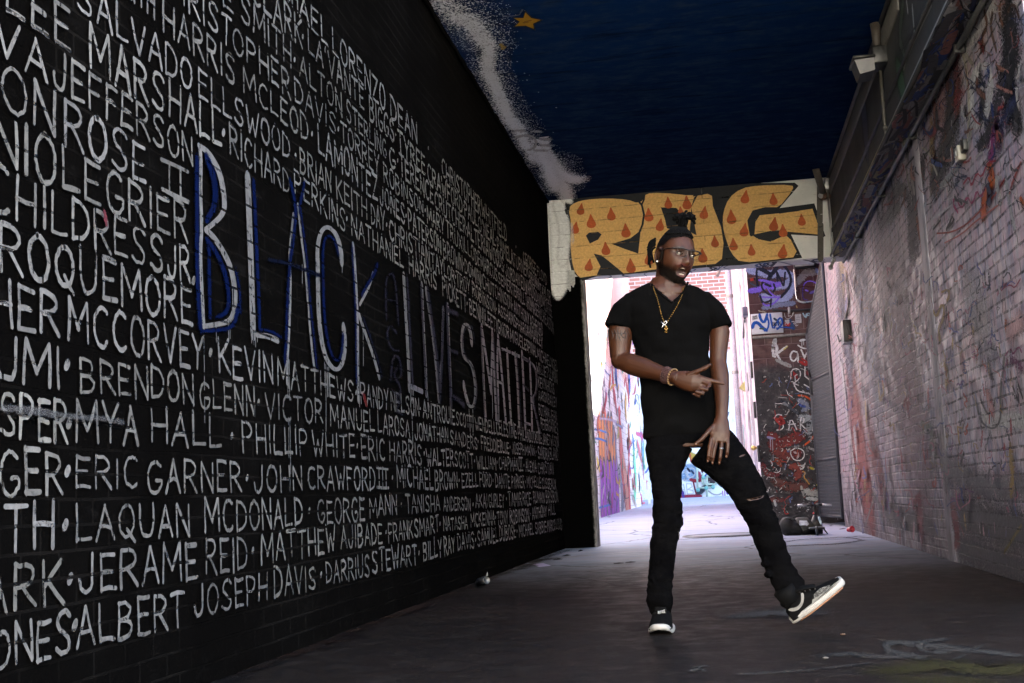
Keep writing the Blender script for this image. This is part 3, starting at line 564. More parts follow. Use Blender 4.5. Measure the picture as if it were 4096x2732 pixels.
# ---- ceiling
t = NT('night_sky_ceiling')
n1 = t.noise(1.1, 5, .6); n2 = t.noise(5, 5, .7, t.scalev(t.pos, (1, 2.2, 1))); n3 = t.noise(90, 3, .7)
sp = t.new('ShaderNodeSeparateXYZ', Vector=t.pos)
c = t.mix(t.mapr(t.math('ADD', sp.outputs[1], t.math('MULTIPLY', n1, 5)), 10, 19), (.003, .017, .066), (.006, .010, .030))
c = t.mix(t.mapr(n2, .42, .72), c, (.014, .028, .062)); c = t.mix(t.mapr(t.noise(2.3, 6, .7, t.scalev(t.pos, (.4, 2.5, 1))), .5, .72), c, (.003, .008, .026))
t.bump(t.math('ADD', n3, n2), .25, .004)
CEIL = t.matte(c)
b = MB(); b.box(XL - .02, XR + .02, YNC, YE, ZC, TOP)  # ceiling, with the added sun-blocking mass above it
ceil = b.build('ceiling', CEIL); tag(ceil, kind='structure')
P = Paint((0, 0, ZC), (1, 0, 0), (0, 1, 0), (0, 0, -1), .003)
unC = lambda x, y: onZ(x, y, ZC)
wh = (.84, .87, .92)
k = .5102
spray = [(330, 20, 250, .55), (470, 130, 210, .75), (560, 190, 190, .8), (640, 290, 170, .85), (700, 370, 150, .9), (690, 460, 150, .9), (690, 560, 150, .95), (740, 650, 140, .95), (790, 780, 150, .95), (860, 930, 140, .95), (930, 1010, 120, .95), (980, 1120, 120, .9), (1070, 1230, 130, .9), (1180, 1290, 150, .95), (1260, 1390, 170, .95), (1230, 1480, 150, .9)]
for pas, (sc, de) in enumerate([(1.75, .30), (1.2, .55), (.85, 1.)]):
    for i in range(len(spray) - 1):
        a, c2 = spray[i], spray[i + 1]
        istroke(P, unC, [(1600 + a[0] * k, a[1] * k), (1600 + (a[0] + c2[0]) / 2 * k, (a[1] + c2[1]) / 2 * k), (1600 + c2[0] * k, c2[1] * k)], a[2] * k * sc, wh, True, a[3] * de)
for s, w in (('2150,560 2172,546 2185,600 2215,640', 40), ('2180,620 2230,690 2285,718', 70), ('2200,700 2250,740 2270,800', 60), ('2150,590 2190,660 2215,740', 60)): istroke(P, unC, s, w, wh, True, .95)
istroke(P, unC, '2068,548 2090,540 2120,541 2140,552 2146,572 2136,590 2118,598', 11, (.4, .4, .41), True, .85, 1)
for x, y in ((2082, 520), (2143, 524), (2181, 554), (2190, 579), (2163, 600)): istroke(P, unC, [(x - 7, y), (x + 8, y + 1)], 12, (.42, .42, .43), True, .8)
star = [(983, 92), (1028, 137), (1102, 152), (1042, 180), (1050, 222), (985, 195), (902, 200), (940, 165), (895, 137), (968, 137)]
S = [(1600 + x * k, y * k) for x, y in star]
cx = sum(p[0] for p in S) / 10; cyy = sum(p[1] for p in S) / 10
istroke(P, unC, [(1600 + x * k, y * k) for x, y in ((820, 118), (870, 122), (935, 112), (960, 68), (980, 80))], 5, (.10, .10, .13), True, .9)
ipoly(P, unC, [(cx + (x - cx) * 1.22, cyy + (y - cyy) * 1.25) for x, y in S], (.006, .006, .01))
ipoly(P, unC, S, (.50, .27, .012))
istroke(P, unC, [(1600 + 990 * k, 168 * k), (1600 + 1010 * k, 160 * k)], 12, (.25, .11, .01), True, .6)
istroke(P, unC, [(1600 + 795 * k, 345 * k), (1600 + 815 * k, 375 * k)], 22, (.45, .26, .03), True, .65)
rs = random.Random(9)
for i in range(170):
    u = rs.random() ** 1.6
    a = spray[int(rs.random() * (len(spray) - 4))]
    x = 1600 + (a[0] + rs.gauss(0, 1) * 60 + u * 260) * k; y = (a[1] + rs.gauss(0, 1) * 70) * k
    if x < 1600 + (y / k * .62 + 120) * k: continue
    r = rs.uniform(.8, 2.2); istroke(P, unC, [(x, y), (x + r, y + r * .6)], r * 1.6, (.3, .31, .33))
P.build('ceiling_paint', paint_mat('overspray_paint', rough=.6, grain=72, wear=0, spec=.1, var=.15, namp=3.4), ceil)

# ---- end beam and pillar
t = NT('board_marked_concrete')
n1 = t.noise(3, 5, .65); n2 = t.noise(40, 4, .7, t.scalev(t.pos, (.25, 1, 2.5))); _, bf = t.bricks('y', 2.4, .155, .005)
c = t.mix(t.mapr(n1, .3, .7), (.62, .63, .59), (.76, .76, .72)); c = t.mix(t.mapr(n2, .6, .8), c, (.22, .20, .16))
t.bump(t.math('ADD', t.math('MULTIPLY', bf, -.8), t.math('MULTIPLY', n2, .6)), .6, .006)
BEAM = t.fin(c, .62, 0, .4)
beam = thing('end_beam', 'deep concrete beam with orange drop patterned graffiti letters across the passage end', 'beam', (0, YD, ZB))
b = MB(); b.rbox(XL - .3, XU + .16, YD, YE, ZB + .0, ZC, .015, 2); b.build('concrete_body', BEAM, beam)
P = Paint((0, YD, 0), (1, 0, 0), (0, 0, 1), (0, -1, 0), .003)
unB = lambda x, y: onY(x, y, YD)
cr = lambda s: [(2200 + x * .574, 600 + y * .574) for x, y in pts_of(s)]
blk = (.010, .012, .016); org = (.80, .48, .155); red = (.50, .10, .018)
ipoly(P, unB, cr('120,300 300,300 660,268 1000,262 1330,232 1705,228 1732,250 1600,405 1842,372 1920,602 1680,590 1758,752 1330,802 1210,808 520,868 330,878 228,912 150,845 120,700 90,640 120,520 75,430 100,400'), blk)
ipoly(P, unB, cr('128,402 175,365 260,345 400,337 540,345 612,372 650,350 662,305 780,298 1000,320 1132,300 1140,390 1196,535 1214,650 1200,790 1010,806 740,830 520,862 330,872 230,888 205,890 160,830 140,640 150,520'), org, 1, 1)
ipoly(P, unB, cr('1330,268 1460,246 1690,242 1696,275 1590,408 1500,412 1420,430 1388,500 1404,590 1450,622 1540,640 1600,610 1660,590 1740,742 1560,765 1330,788 1262,720 1225,620 1203,530 1205,440 1245,335'), org, 1, 1)
ipoly(P, unB, cr('1462,455 1600,441 1720,428 1830,402 1895,590 1780,592 1655,575 1600,560 1535,566 1425,588 1432,500'), org)
for s in ('430,655 560,615 632,560 615,722 520,690', '250,598 272,576 335,570 360,588 335,625 278,652', '305,722 360,735 430,790 520,866 325,872 352,812', '772,400 880,404 915,440 960,540 960,590 815,545 800,480', '985,395 1005,330 1035,305 985,400 1000,480 1022,595 975,570',
          '1140,262 1325,248 1240,335 1203,440 1200,530 1222,640 1240,722 1320,795 1205,802 1232,700 1195,530 1138,385', '1425,588 1540,563 1540,640 1452,622'):
    ipoly(P, unB, cr(s), blk)
for s, w in (('600,335 640,385 655,450 645,520 625,570', 14), ('660,300 655,345 640,380', 12), ('1590,412 1500,412 1420,432 1388,492 1404,590', 26), ('1600,437 1832,402', 14), ('1832,395 1905,600', 16), ('1905,598 1660,575', 10), ('1660,575 1745,748', 12), ('1132,300 1140,390 1196,535 1214,650 1200,790', 10), ('1000,320 1100,300', 8)):
    istroke(P, unB, cr(s), w * .574, blk)
drops = '213,415 288,500 428,450 175,545 530,565 390,690 270,805 565,810 690,455 765,525 825,370 955,370 1072,440 1150,640 1065,740 1358,330 1558,345 1265,470 1352,560 1280,660 1405,700 1558,520 1625,565 1755,490 1620,710 690,760 912,440'
for i, (x, y) in enumerate(pts_of(drops.replace(' ', ' '))):
    s = .9 + .25 * ((i * 37) % 10) / 10; tl = (.2 if i % 3 == 0 else -.1) * s
    sh = [(tl * 60, -58 * s), (14 * s + tl * 20, -20 * s), (32 * s, 12 * s), (26 * s, 34 * s), (0, 44 * s), (-26 * s, 34 * s), (-32 * s, 12 * s), (-14 * s + tl * 20, -20 * s)]
    ipoly(P, unB, [(2200 + (x + dx) * .574, 600 + (y + dy) * .574) for dx, dy in smooth(sh, 1, True)], tuple(v * (.85 + .3 * ((i * 13) % 7) / 7) for v in red))
gw = (.74, .76, .74)
for s, w, de in (('10,340 60,480 70,700 60,960', 150, .8), ('60,380 110,560 90,760', 110, .7), ('60,300 130,350', 80, .6), ('150,520 160,640', 50, .4)): istroke(P, unB, cr(s), w * .574, gw, True, de, 1)
for s in ('1880,255 1880,500', '1885,520 1885,760'): istroke(P, unB, cr(s), 24, (.10, .09, .075), False, .9)
istroke(P, unB, cr('110,420 118,445'), 9, blk)
P.build('graffiti_letters', paint_mat('beam_paint', 'y', 30., .155, cut=.5, rough=.6, grain=200, wear=0, bumpd=.008, var=.28), beam)
P = Paint((0, 0, ZB), (1, 0, 0), (0, 1, 0), (0, 0, -1), .003); rs = random.Random(2)
for i in range(26):
    x = rs.uniform(-1.4, 1.45); pts = [(x, YD + .03), (x + rs.uniform(-.1, .15), YD + .15), (x + rs.uniform(-.1, .2), YD + .33)]
    P.stroke(smooth(pts, 1), rs.uniform(.01, .05), rs.choice([(.02, .03, .06), (.08, .14, .3), (.3, .32, .36), (.02, .02, .02)]), True, .9)
P.build('soffit_scribble', PAINT_SOFT, beam)

pil = thing('pillar', 'square black painted pillar at the left of the bright opening, chipped grey corner', 'pillar', (-1.72, 15.6, 0))
t = NT('black_pillar_paint'); n1 = t.noise(7, 5, .7); sp = t.new('ShaderNodeSeparateXYZ', Vector=t.pos)
c = t.mix(t.mapr(n1, .6, .75), (.002, .002, .002), (.005, .0048, .0045))
e = t.mapr(t.math('ADD', sp.outputs[0], t.math('MULTIPLY', t.noise(12, 5, .75), .06)), PJ - .012, PJ + .018)
c = t.mix(e, c, t.mix(t.mapr(t.noise(11, 5, .7, t.scalev(t.pos, (1, 1, .25))), .35, .65), (.10, .095, .09), (.34, .33, .32)))
t.bump(n1, .4, .01); PILM = t.matte(c)
b = MB(); b.rbox(XL - .3, PJ, YD, YE, -.05, ZB, .02, 2); b.build('shaft', PILM, pil)
P = Paint((0, YD, 0), (1, 0, 0), (0, 0, 1), (0, -1, 0), .004)
for i in range(16):
    x = 2212 + i * 5.5; istroke(P, unB, [(x, 1085), (x + 1.5, 1110), (x + 2 + (i % 3), 1150 + ((i * 7) % 5) * 3 - (14 if i > 12 else 0))], 8, (.50, .51, .49), i % 2 == 0, 1.)
istroke(P, unB, [(2222, 1150), (2214, 1060)], 10, (.45, .45, .44), True, .9)
P.build('white_paint_drips', PAINT_SOFT, pil)
# ------------------------------------------------------------------ brick wall on the right
YW = 18.7
t = NT('painted_old_brick')
bc, mo = t.bricks('x', .215, .0785, .009, .5, .25)
n1 = t.noise(.9, 5, .62); n2 = t.noise(5, 5, .7); n3 = t.noise(45, 4, .7)
nd = t.noise(2.4, 5, .75, t.scalev(t.pos, (1, 2.2, .35)))
c = t.ramp(t.math('ADD', t.math('MULTIPLY', n1, .65), t.math('MULTIPLY', nd, .35)), [(.33, (.06, .056, .06)), (.41, (.15, .125, .15)), (.46, (.28, .255, .28)), (.50, (.36, .24, .28)), (.54, (.16, .17, .24)), (.58, (.36, .295, .32)), (.63, (.24, .12, .13)), (.70, (.42, .41, .43))])
sepc = t.new('ShaderNodeSeparateColor', Color=bc)
c = t.mix(t.math('MULTIPLY', t.mapr(sepc.outputs[0], .2, .9), .38), c, (.34, .29, .32))
c = t.mix(t.mapr(n2, .58, .78), c, (.24, .22, .23)); c = t.mix(t.mapr(n3, .62, .8), c, (.6, .59, .59))
c = t.mix(t.math('MULTIPLY', mo, t.mapr(t.math('ADD', t.math('MULTIPLY', t.noise(13, 4, .7), .7), t.math('MULTIPLY', n1, .3)), .40, .60)), c, (.030, .026, .028))
st_ = t.noise(26, 6, .75, t.scalev(t.pos, (1, 1.3, .16))); c = t.mix(t.mapr(st_, .42, .30, 0, .85), c, (.05, .045, .05)); c = t.mix(t.mapr(st_, .58, .74, 0, .8), c, (.52, .49, .51))
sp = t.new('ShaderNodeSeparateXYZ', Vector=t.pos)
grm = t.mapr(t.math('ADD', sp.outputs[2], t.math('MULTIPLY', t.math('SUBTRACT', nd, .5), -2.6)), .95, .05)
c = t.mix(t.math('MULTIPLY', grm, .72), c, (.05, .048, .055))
h = t.math('ADD', t.math('MULTIPLY', mo, -1.2), t.math('ADD', t.math('MULTIPLY', n2, .5), t.math('ADD', t.math('MULTIPLY', n3, .25), t.math('MULTIPLY', sepc.outputs[0], .5))))
t.bump(h, 1., .022)
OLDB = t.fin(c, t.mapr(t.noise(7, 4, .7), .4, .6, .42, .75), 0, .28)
brick = thing('brick_wall', 'old whitewashed and graffiti covered brick wall with a dark ledge near its top', 'wall', (XR, 8, 0))
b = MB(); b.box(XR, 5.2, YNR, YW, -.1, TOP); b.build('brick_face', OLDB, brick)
unR = lambda x, y: onX(x, y, XR)
q0, q1 = unR(3703, 1300), unR(3742, 1300)
b = MB(); b.rbox(XR - .008, XR + .02, q1.y, q1.y + .30, -.05, ZB + .004, .012, 2)
t = NT('pale_render'); n1 = t.noise(3, 5, .7, t.scalev(t.pos, (1, 1, .4))); n2 = t.noise(30, 4, .7)
t.bump(n2, .4, .004); PALE = t.fin(t.mix(t.mapr(n1, .35, .65), (.12, .11, .125), (.42, .385, .42)), .65)
b.build('pilaster', PALE, brick)
# ledge, dark ribbed band and trim above it
DGREY = plain('dark_grey_band', (.012, .013, .012), .8, 0, .5, 14, .3)
LEDG = NT('ledge_paint'); n1 = LEDG.noise(1.2, 4, .6); n2 = LEDG.noise(20, 4, .7)
LEDG.bump(n2, .3, .003); sp = LEDG.new('ShaderNodeSeparateXYZ', Vector=LEDG.pos)
LEDGM = LEDG.fin(LEDG.mix(LEDG.mapr(LEDG.math('ADD', sp.outputs[1], LEDG.math('MULTIPLY', n1, 4)), 11.5, 14.5), (.13, .128, .125), (.24, .21, .05)), .55)
b = MB(); b.rbox(XU - .03, XR + .01, YNR, YD - .004, ZB + .005, ZB + .085, .01, 2); b.build('ledge', LEDGM, brick)
b = MB(); b.box(XU + .005, XR + .01, YNR, YD - .004, ZB + .085, ZC - .004); b.build('upper_band', DGREY, brick)
b = MB(); b.rbox(XU - .01, XU + .03, 9.3, YD - .01, ZC - .26, ZC - .09, .006, 1); b.build('grey_trim_board', plain('trim_board', (.065, .062, .055), .7, 0, .2, 12), brick)
b = MB(); b.tube([(XU - .005, YNR, ZC - .03), (XU - .005, YD, ZC - .03)], .022, 8); b.tube([(XU, YNR, ZB + .32), (XU, YD, ZB + .32)], .018, 8)
b.build('band_rails', plain('band_rail', (.012, .012, .012), .7), brick)
b = MB(); rs = random.Random(4); y = 9.2
while y < YD - .1:
    b.box(XU + .006, XU + .022, y, y + rs.uniform(.02, .05), ZB + .10, ZC - .28); y += rs.uniform(.10, .22)
b.build('band_ribs', plain('band_rib', (.03, .03, .028), .6, 0, .5, 9), brick)
# conduit that follows the ledge
cp = [onX(3200 + x * .765, y * .765, XR - .05) for x, y in ((800, 62), (640, 340), (500, 640), (385, 915), (310, 1080), (180, 1372))]
b = MB(); zz = ZB - .035
b.tube([(XR - .05, YNR, zz), (XR - .05, 9, zz), (XR - .05, YD + .2, zz)], .019, 10)
for y in (8, 10, 12, 14): b.rbox(XR - .075, XR, y, y + .03, zz - .03, zz + .03, .005, 1)
b.build('ledge_conduit', plain('conduit_paint', (.03, .03, .029), .65, .1, .4), brick)

GP = paint_mat('wall_graffiti', 'x', .215, .0785, cut=.6, rough=.65, grain=75, wear=.3, bumpd=.012, namp=2.4, var=.55)
P = Paint((XR, 0, 0), (0, 1, 0), (0, 0, 1), (-1, 0, 0), .004)
def A(s): return [(3200 + x * .765, y * .765) for x, y in pts_of(s)]
def B(s): return [(3200 + x * .765, 1100 + y * .765) for x, y in pts_of(s)]
W_, K_, GR = (.50, .49, .49), (.014, .014, .016), (.10, .10, .105)
RED, DRED, BLU, MAG, ORG, OCH, PUR = (.30, .045, .035), (.16, .03, .03), (.010, .045, .20), (.30, .02, .10), (.42, .085, .015), (.34, .23, .09), (.055, .012, .06)
for pp, s, w, c, so, de in [
    # pale ground of the upper part, then the dark fills
    (A, '900,40 760,180 640,360 520,600 420,840 340,1010', 110, W_, 1, .75), (A, '1010,40 900,180 800,330 720,470', 120, W_, 1, .7), (A, '1130,20 1060,120', 100, (.42, .38, .36), 1, .6),
    (A, '1100,180 1110,330 1080,480 1130,600', 110, K_, 1, .85), (A, '1060,420 1000,700 940,760', 70, (.03, .028, .035), 1, .7), (A, '800,480 790,640 760,800 700,940', 110, (.05, .045, .042), 1, .75), (A, '640,900 600,1020 590,1180', 80, (.04, .035, .035), 1, .8),
    (A, '470,1060 520,980 560,1000', 90, GR, 1, .6), (A, '420,1180 520,1080', 90, (.14, .135, .14), 1, .6),
    (A, '945,350 990,340 1004,470 965,640 920,665 895,560 905,420 945,350', 34, (.56, .55, .53), 0, 1), (A, '950,440 962,500 950,590', 36, (.03, .03, .03), 1, .9),
    (A, '970,70 985,130 955,190', 16, (.16, .07, .04), 1, .9), (A, '1050,30 1048,90 1064,130', 14, (.17, .08, .05), 1, .9), (A, '1090,60 1120,10 1150,90', 12, (.06, .03, .02), 0, 1), (A, '1010,70 1000,150 1030,260', 12, (.12, .07, .05), 0, 1),
    (A, '830,270 812,360 835,440 820,540', 46, DRED, 1, .7), (A, '790,300 770,340 745,400 740,520', 60, (.40, .24, .23), 1, .7), (A, '700,520 715,640 690,760 705,800', 26, (.14, .055, .03), 1, .85), (A, '690,690 690,820', 30, OCH, 1, .6),
    (A, '690,190 715,205 718,240 680,285 672,265 690,205', 9, BLU, 0, 1), (A, '735,250 745,300 738,350 700,402 672,420 665,510', 9, BLU, 0, 1), (A, '668,420 690,420 722,450 735,430 728,480 700,515 660,520', 9, BLU, 0, 1), (A, '770,470 765,440 790,410 808,440 800,500 780,500', 8, BLU, 0, 1),
    (A, '600,390 590,470 575,540 580,640', 9, BLU, 0, 1), (A, '560,560 548,690 555,720', 9, BLU, 0, 1), (A, '520,740 500,690 488,660 478,730 482,800', 9, BLU, 0, 1), (A, '612,560 605,640 612,760', 8, BLU, 0, 1), (A, '650,640 660,660 648,700', 8, BLU, 0, 1), (A, '470,690 480,780 470,860', 8, BLU, 0, 1), (A, '540,760 535,830 500,800', 8, BLU, 0, 1), (A, '430,830 440,930 432,960', 9, BLU, 0, 1), (A, '415,980 405,1060 410,1150', 8, (.01, .02, .05), 0, 1),
    (A, '862,20 885,15 870,60', 44, (.012, .06, .30), 1, .9), (A, '350,1010 330,1120 310,1210', 16, BLU, 1, .7), (A, '380,960 360,1060 352,1180', 10, BLU, 0, .9),
    (A, '400,1000 420,1160 440,1130 430,1060 460,1010', 8, K_, 0, 1), (A, '480,950 500,1040 490,1120', 8, K_, 0, 1), (A, '560,880 570,960 590,1010', 10, (.25, .23, .2), 0, 1), (A, '580,900 600,1000', 12, (.30, .27, .24), 0, 1),
    (A, '270,1100 282,1150 262,1200 240,1250 220,1330', 34, OCH, 1, .75), (A, '215,1360 225,1500 215,1560', 34, (.36, .28, .12), 1, .6), (A, '240,1300 290,1260 300,1340', 26, (.38, .33, .10), 1, .6), (A, '330,1220 320,1350 300,1500', 36, (.05, .05, .055), 1, .6),
    (A, '640,770 680,800 700,860 720,910', 9, (.48, .45, .38), 0, 1), (A, '850,260 870,330 880,420 890,540 885,720', 14, (.48, .44, .34), 0, 1), (A, '900,660 885,760', 14, (.42, .41, .38), 0, 1), (A, '860,270 912,340', 18, (.40, .36, .30), 0, 1),
    (A, '740,975 850,850', 26, (.30, .30, .30), 0, .9), (A, '640,1105 662,1060', 12, (.35, .40, .48), 0, 1),
    (A, '1040,720 1010,640 1060,690', 60, PUR, 1, .8), (A, '1010,760 1000,840', 40, (.20, .02, .12), 1, .7), (A, '1130,520 1060,640', 70, (.012, .02, .07), 1, .6),
    # the red and magenta tag
    (A, '985,870 1020,900 1000,960 975,1040 965,1090', 46, ORG, 1, .9), (A, '830,1110 800,1060 820,1030 850,1100 880,1020 905,1075 930,990 950,1040 985,950', 9, MAG, 0, 1), (A, '860,960 890,920 900,980 930,900 955,930 985,850 1030,840', 9, (.34, .03, .06), 0, 1), (A, '720,1220 800,1215 880,1170 930,1120 1010,1040 1080,930', 9, RED, 0, 1), (A, '760,1270 850,1225 920,1160 990,1110 1060,1060', 8, (.40, .12, .11), 0, 1), (A, '1100,1010 1125,930 1160,850', 9, RED, 0, 1), (A, '1160,1040 1171,1060', 24, ORG, 1, .8), (A, '770,1200 790,1160 800,1130 812,1150 780,1190', 10, K_, 0, 1), (A, '700,1200 740,1150', 9, K_, 0, 1), (A, '690,1150 800,1070', 10, (.45, .42, .45), 0, 1),
    (A, '1085,960 1100,1060 1130,1200', 22, (.28, .28, .29), 1, .7), (A, '620,1180 640,1260 660,1400', 26, (.36, .12, .06), 1, .6),
    # lower field
    (B, '480,120 520,300 560,560 600,700', 240, (.42, .345, .37), 1, .55), (B, '330,120 360,300 380,420', 120, (.30, .31, .38), 1, .55), (B, '900,120 980,300', 200, (.46, .42, .43), 1, .5), (B, '960,760 1100,760 1180,760', 130, (.42, .41, .40), 1, .7),
    (B, '560,720 600,900 640,1040', 200, (.36, .26, .30), 1, .5), (B, '300,820 318,940 340,1060', 96, (.27, .055, .045), 1, .75), (B, '380,900 420,1040', 90, (.22, .06, .055), 1, .55), (B, '290,640 295,780', 40, (.30, .10, .09), 1, .6),
    (B, '445,275 448,190 456,142 468,170 474,215 476,255', 11, (.025, .022, .02), 0, 1), (B, '460,150 452,270', 12, (.03, .027, .025), 0, .9), (B, '482,330 490,300', 12, K_, 0, 1), (B, '250,60 262,180 240,220', 16, (.03, .03, .03), 1, .8), (B, '225,220 235,330 270,420', 60, (.10, .10, .13), 1, .6),
    (B, '702,190 720,220 745,150 762,180 750,240 728,280 735,330', 13, OCH, 0, .9), (B, '745,90 775,75 790,100 770,140', 12, OCH, 0, .9), (B, '762,480 775,520 768,560', 28, (.36, .26, .12), 1, .7),
    (B, '930,680 945,750 975,790 1015,805 1045,780 1058,720 1052,640 1064,520 1075,430', 10, (.085, .085, .09), 0, .95), (B, '955,660 985,730 1010,715 1025,660', 12, (.13, .12, .12), 1, .9), (B, '995,480 1000,520 1015,540', 22, (.06, .06, .065), 1, .8), (B, '990,640 1010,700', 40, (.40, .20, .20), 1, .7), (B, '998,730 996,770', 6, (.28, .02, .02), 0, 1),
    (B, '1120,585 1150,660', 8, K_, 0, 1), (B, '1150,660 1140,545', 8, K_, 0, 1), (B, '1140,548 1171,640', 8, K_, 0, 1), (B, '1040,100 1060,60 1090,40', 14, (.34, .10, .14), 1, .7), (B, '1085,290 1080,220 1100,300 1120,250', 12, ORG, 1, .7), (B, '1100,300 1160,240', 110, (.42, .26, .27), 1, .7), (B, '1060,80 1080,60 1110,50 1130,70 1160,20', 7, (.28, .04, .08), 0, .9), (B, '1080,420 1110,380 1120,420 1150,370 1165,400', 8, (.20, .03, .10), 0, .9), (B, '1090,460 1120,440 1160,480', 60, (.12, .02, .08), 1, .6),
    (B, '210,440 232,560 245,700 262,860', 7, (.46, .46, .50), 0, 1), (B, '222,470 240,620', 6, (.5, .5, .52), 0, 1), (B, '265,820 285,1000 310,1150 330,1240', 7, (.46, .42, .42), 0, 1), (B, '285,820 300,960', 6, (.5, .46, .46), 0, 1), (B, '250,760 262,950 290,1180', 8, (.40, .38, .40), 0, 1),
    (B, '255,500 265,700', 26, (.28, .12, .14), 1, .6), (B, '240,330 260,480', 40, (.14, .14, .20), 1, .6),
    (B, '760,1000 900,1080 1050,1120 1171,1100', 180, (.14, .135, .15), 1, .62), (B, '840,1240 1000,1300 1171,1330', 240, (.055, .054, .06), 1, .8), (B, '450,1230 600,1290 700,1330', 120, (.07, .068, .075), 1, .7), (B, '840,1420 1000,1480 1171,1540', 160, (.05, .05, .058), 1, .7),
    (B, '600,1200 625,1160 630,1240', 46, (.20, .035, .05), 1, .75), (B, '812,1270 830,1360 820,1400', 40, (.16, .02, .03), 1, .8), (B, '1110,940 1120,1060 1112,1130', 30, (.30, .20, .06), 1, .7), (B, '1165,1310 1120,1380 1075,1450', 16, (.15, .12, .03), 1, .8), (B, '380,1150 400,1140 440,1300', 10, (.16, .16, .17), 0, .8), (B, '395,1150 345,1310', 8, (.18, .18, .19), 0, .8), (B, '420,1260 440,1330', 16, (.16, .18, .26), 1, .6),
    (B, '545,690 560,640 570,700', 18, (.24, .06, .08), 1, .7), (B, '640,780 690,800 700,900', 50, (.19, .20, .18), 1, .6), (B, '860,640 900,660 880,700', 34, (.40, .38, .36), 1, .5)]:
    if min(c) > .2 and so: c = tuple(min(.88, v * 1.1) for v in c)
    istroke(P, unR, pp(s), w * .765, c, bool(so), de, 1)
rs = random.Random(31)
PAL = [(.012, .035, .14), K_, (.03, .03, .035), (.15, .06, .035), (.26, .04, .04), (.5, .48, .46), (.36, .34, .33), (.09, .085, .09), (.012, .02, .05), (.30, .13, .10)]
for i in range(420):
    x = rs.uniform(330, 1171); y = rs.uniform(0, 1060)
    if y < 1330 - (x - 180) * 2.05 + 40: continue
    n = rs.randint(2, 5); a = rs.uniform(1.0, 2.1) if rs.random() < .7 else rs.uniform(0, 3.1); L = rs.uniform(25, 90)
    q = [(x, y)]
    for k in range(n): a += rs.gauss(0, .55); q.append((q[-1][0] + cos(a) * L / n, q[-1][1] + sin(a) * L / n))
    istroke(P, unR, [(3200 + u * .765, v * .765) for u, v in q], rs.choice([3, 4, 4, 5, 6, 8, 14, 24]) * .765, rs.choice(PAL), rs.random() < .55, rs.uniform(.6, 1), 2)
for i in range(420):
    x = rs.uniform(225, 1171); y = rs.uniform(0, 1350)
    a = rs.uniform(1.2, 1.9); L = rs.uniform(15, 60); w = rs.choice([2, 3, 4, 6, 12])
    istroke(P, unR, [(3200 + x * .765, 1100 + y * .765), (3200 + (x + cos(a) * L) * .765, 1100 + (y + sin(a) * L) * .765)], w * .765, rs.choice([(.50, .47, .50), (.44, .41, .44), (.30, .28, .31), (.10, .095, .11), (.50, .32, .37), (.30, .06, .07), (.04, .04, .045), (.10, .12, .26), (.02, .02, .024), (.34, .24, .10)]), True, rs.uniform(.5, .95), 0)
for i in range(230):
    x = rs.uniform(225, 1171); y = rs.uniform(-40, 1250); n = rs.randint(4, 8); a = rs.uniform(0, 6.28); L = rs.uniform(40, 130)
    q = [(x, y)]
    for k in range(n): a += rs.gauss(0, 1.0); q.append((q[-1][0] + cos(a) * L / n * .6, q[-1][1] + sin(a) * L / n))
    istroke(P, unR, [(3200 + u * .765, 1100 + v * .765) for u, v in q], rs.choice([3, 4, 5, 6, 9]) * .765, rs.choice([(.012, .04, .18), (.03, .03, .035), (.02, .02, .024), (.26, .03, .05), (.34, .06, .04), (.36, .12, .18), (.46, .44, .45), (.10, .10, .30), (.30, .19, .06), (.12, .03, .16)]), rs.random() < .6, rs.uniform(.55, .9), 2)
for s, w, de in [] and [('330,1180 480,1280 620,1370', 130, .9), ('640,1330 780,1420 980,1520', 170, .95), ('780,1180 1000,1280 1171,1340', 210, .8), ('1040,1420 1171,1500', 200, .95), ('420,1120 560,1180 700,1240', 110, .6)]: istroke(P, unR, B(s), w * .765, (.045, .043, .05), True, de, 1)
P.build('wall_graffiti', GP, brick)
P = Paint((0, 0, ZB + .005), (1, 0, 0), (0, 1, 0), (0, 0, -1), .003); rs = random.Random(12)
for i in range(380):
    y = YNR + (YD - YNR - .3) * rs.random() ** 1.5; x = rs.uniform(XU - .02, XR - .03); dx = rs.uniform(-.12, .12)
    P.stroke([(x, y), (x + dx * .5, y + rs.uniform(.02, .2)), (min(XR - .02, max(XU - .02, x + dx)), y + rs.uniform(.1, .5))], rs.choice([.012, .018, .03, .06]), rs.choice([BLU, K_, (.05, .05, .055), (.012, .02, .06), (.30, .30, .30), (.20, .19, .18), (.25, .10, .08)]), rs.random() < .5, rs.uniform(.7, 1))
P.build('ledge_scribble', PAINT_SOFT, brick)
b = MB(); b.tube([(XU - .03, YNR, ZB + .02), (XU - .03, YD, ZB + .02)], .02, 8); b.build('ledge_edge_rail', plain('ledge_edge', (.012, .012, .012), .7), brick)
P = Paint((XU + .005, 0, 0), (0, 1, 0), (0, 0, 1), (-1, 0, 0), .003); unU = lambda x, y: onX(x, y, XU + .005)
for s, w, c, de in [('540,20 520,200 545,280', 20, (.05, .07, .05), .8), ('520,390 540,470', 60, (.02, .07, .03), .7), ('590,40 600,170', 8, (.28, .30, .28), .8), ('560,10 566,60', 6, (.3, .31, .3), .9), ('330,520 345,700', 40, (.012, .02, .06), .7), ('690,30 560,300 545,360', 10, (.12, .11, .10), .9), ('650,60 530,270', 8, (.02, .02, .02), 1), ('480,20 470,80', 20, (.02, .02, .022), .8)]:
    istroke(P, unU, A(s), w * .765, c, True, de, 1)
P.build('band_scribble', PAINT_SOFT, brick)

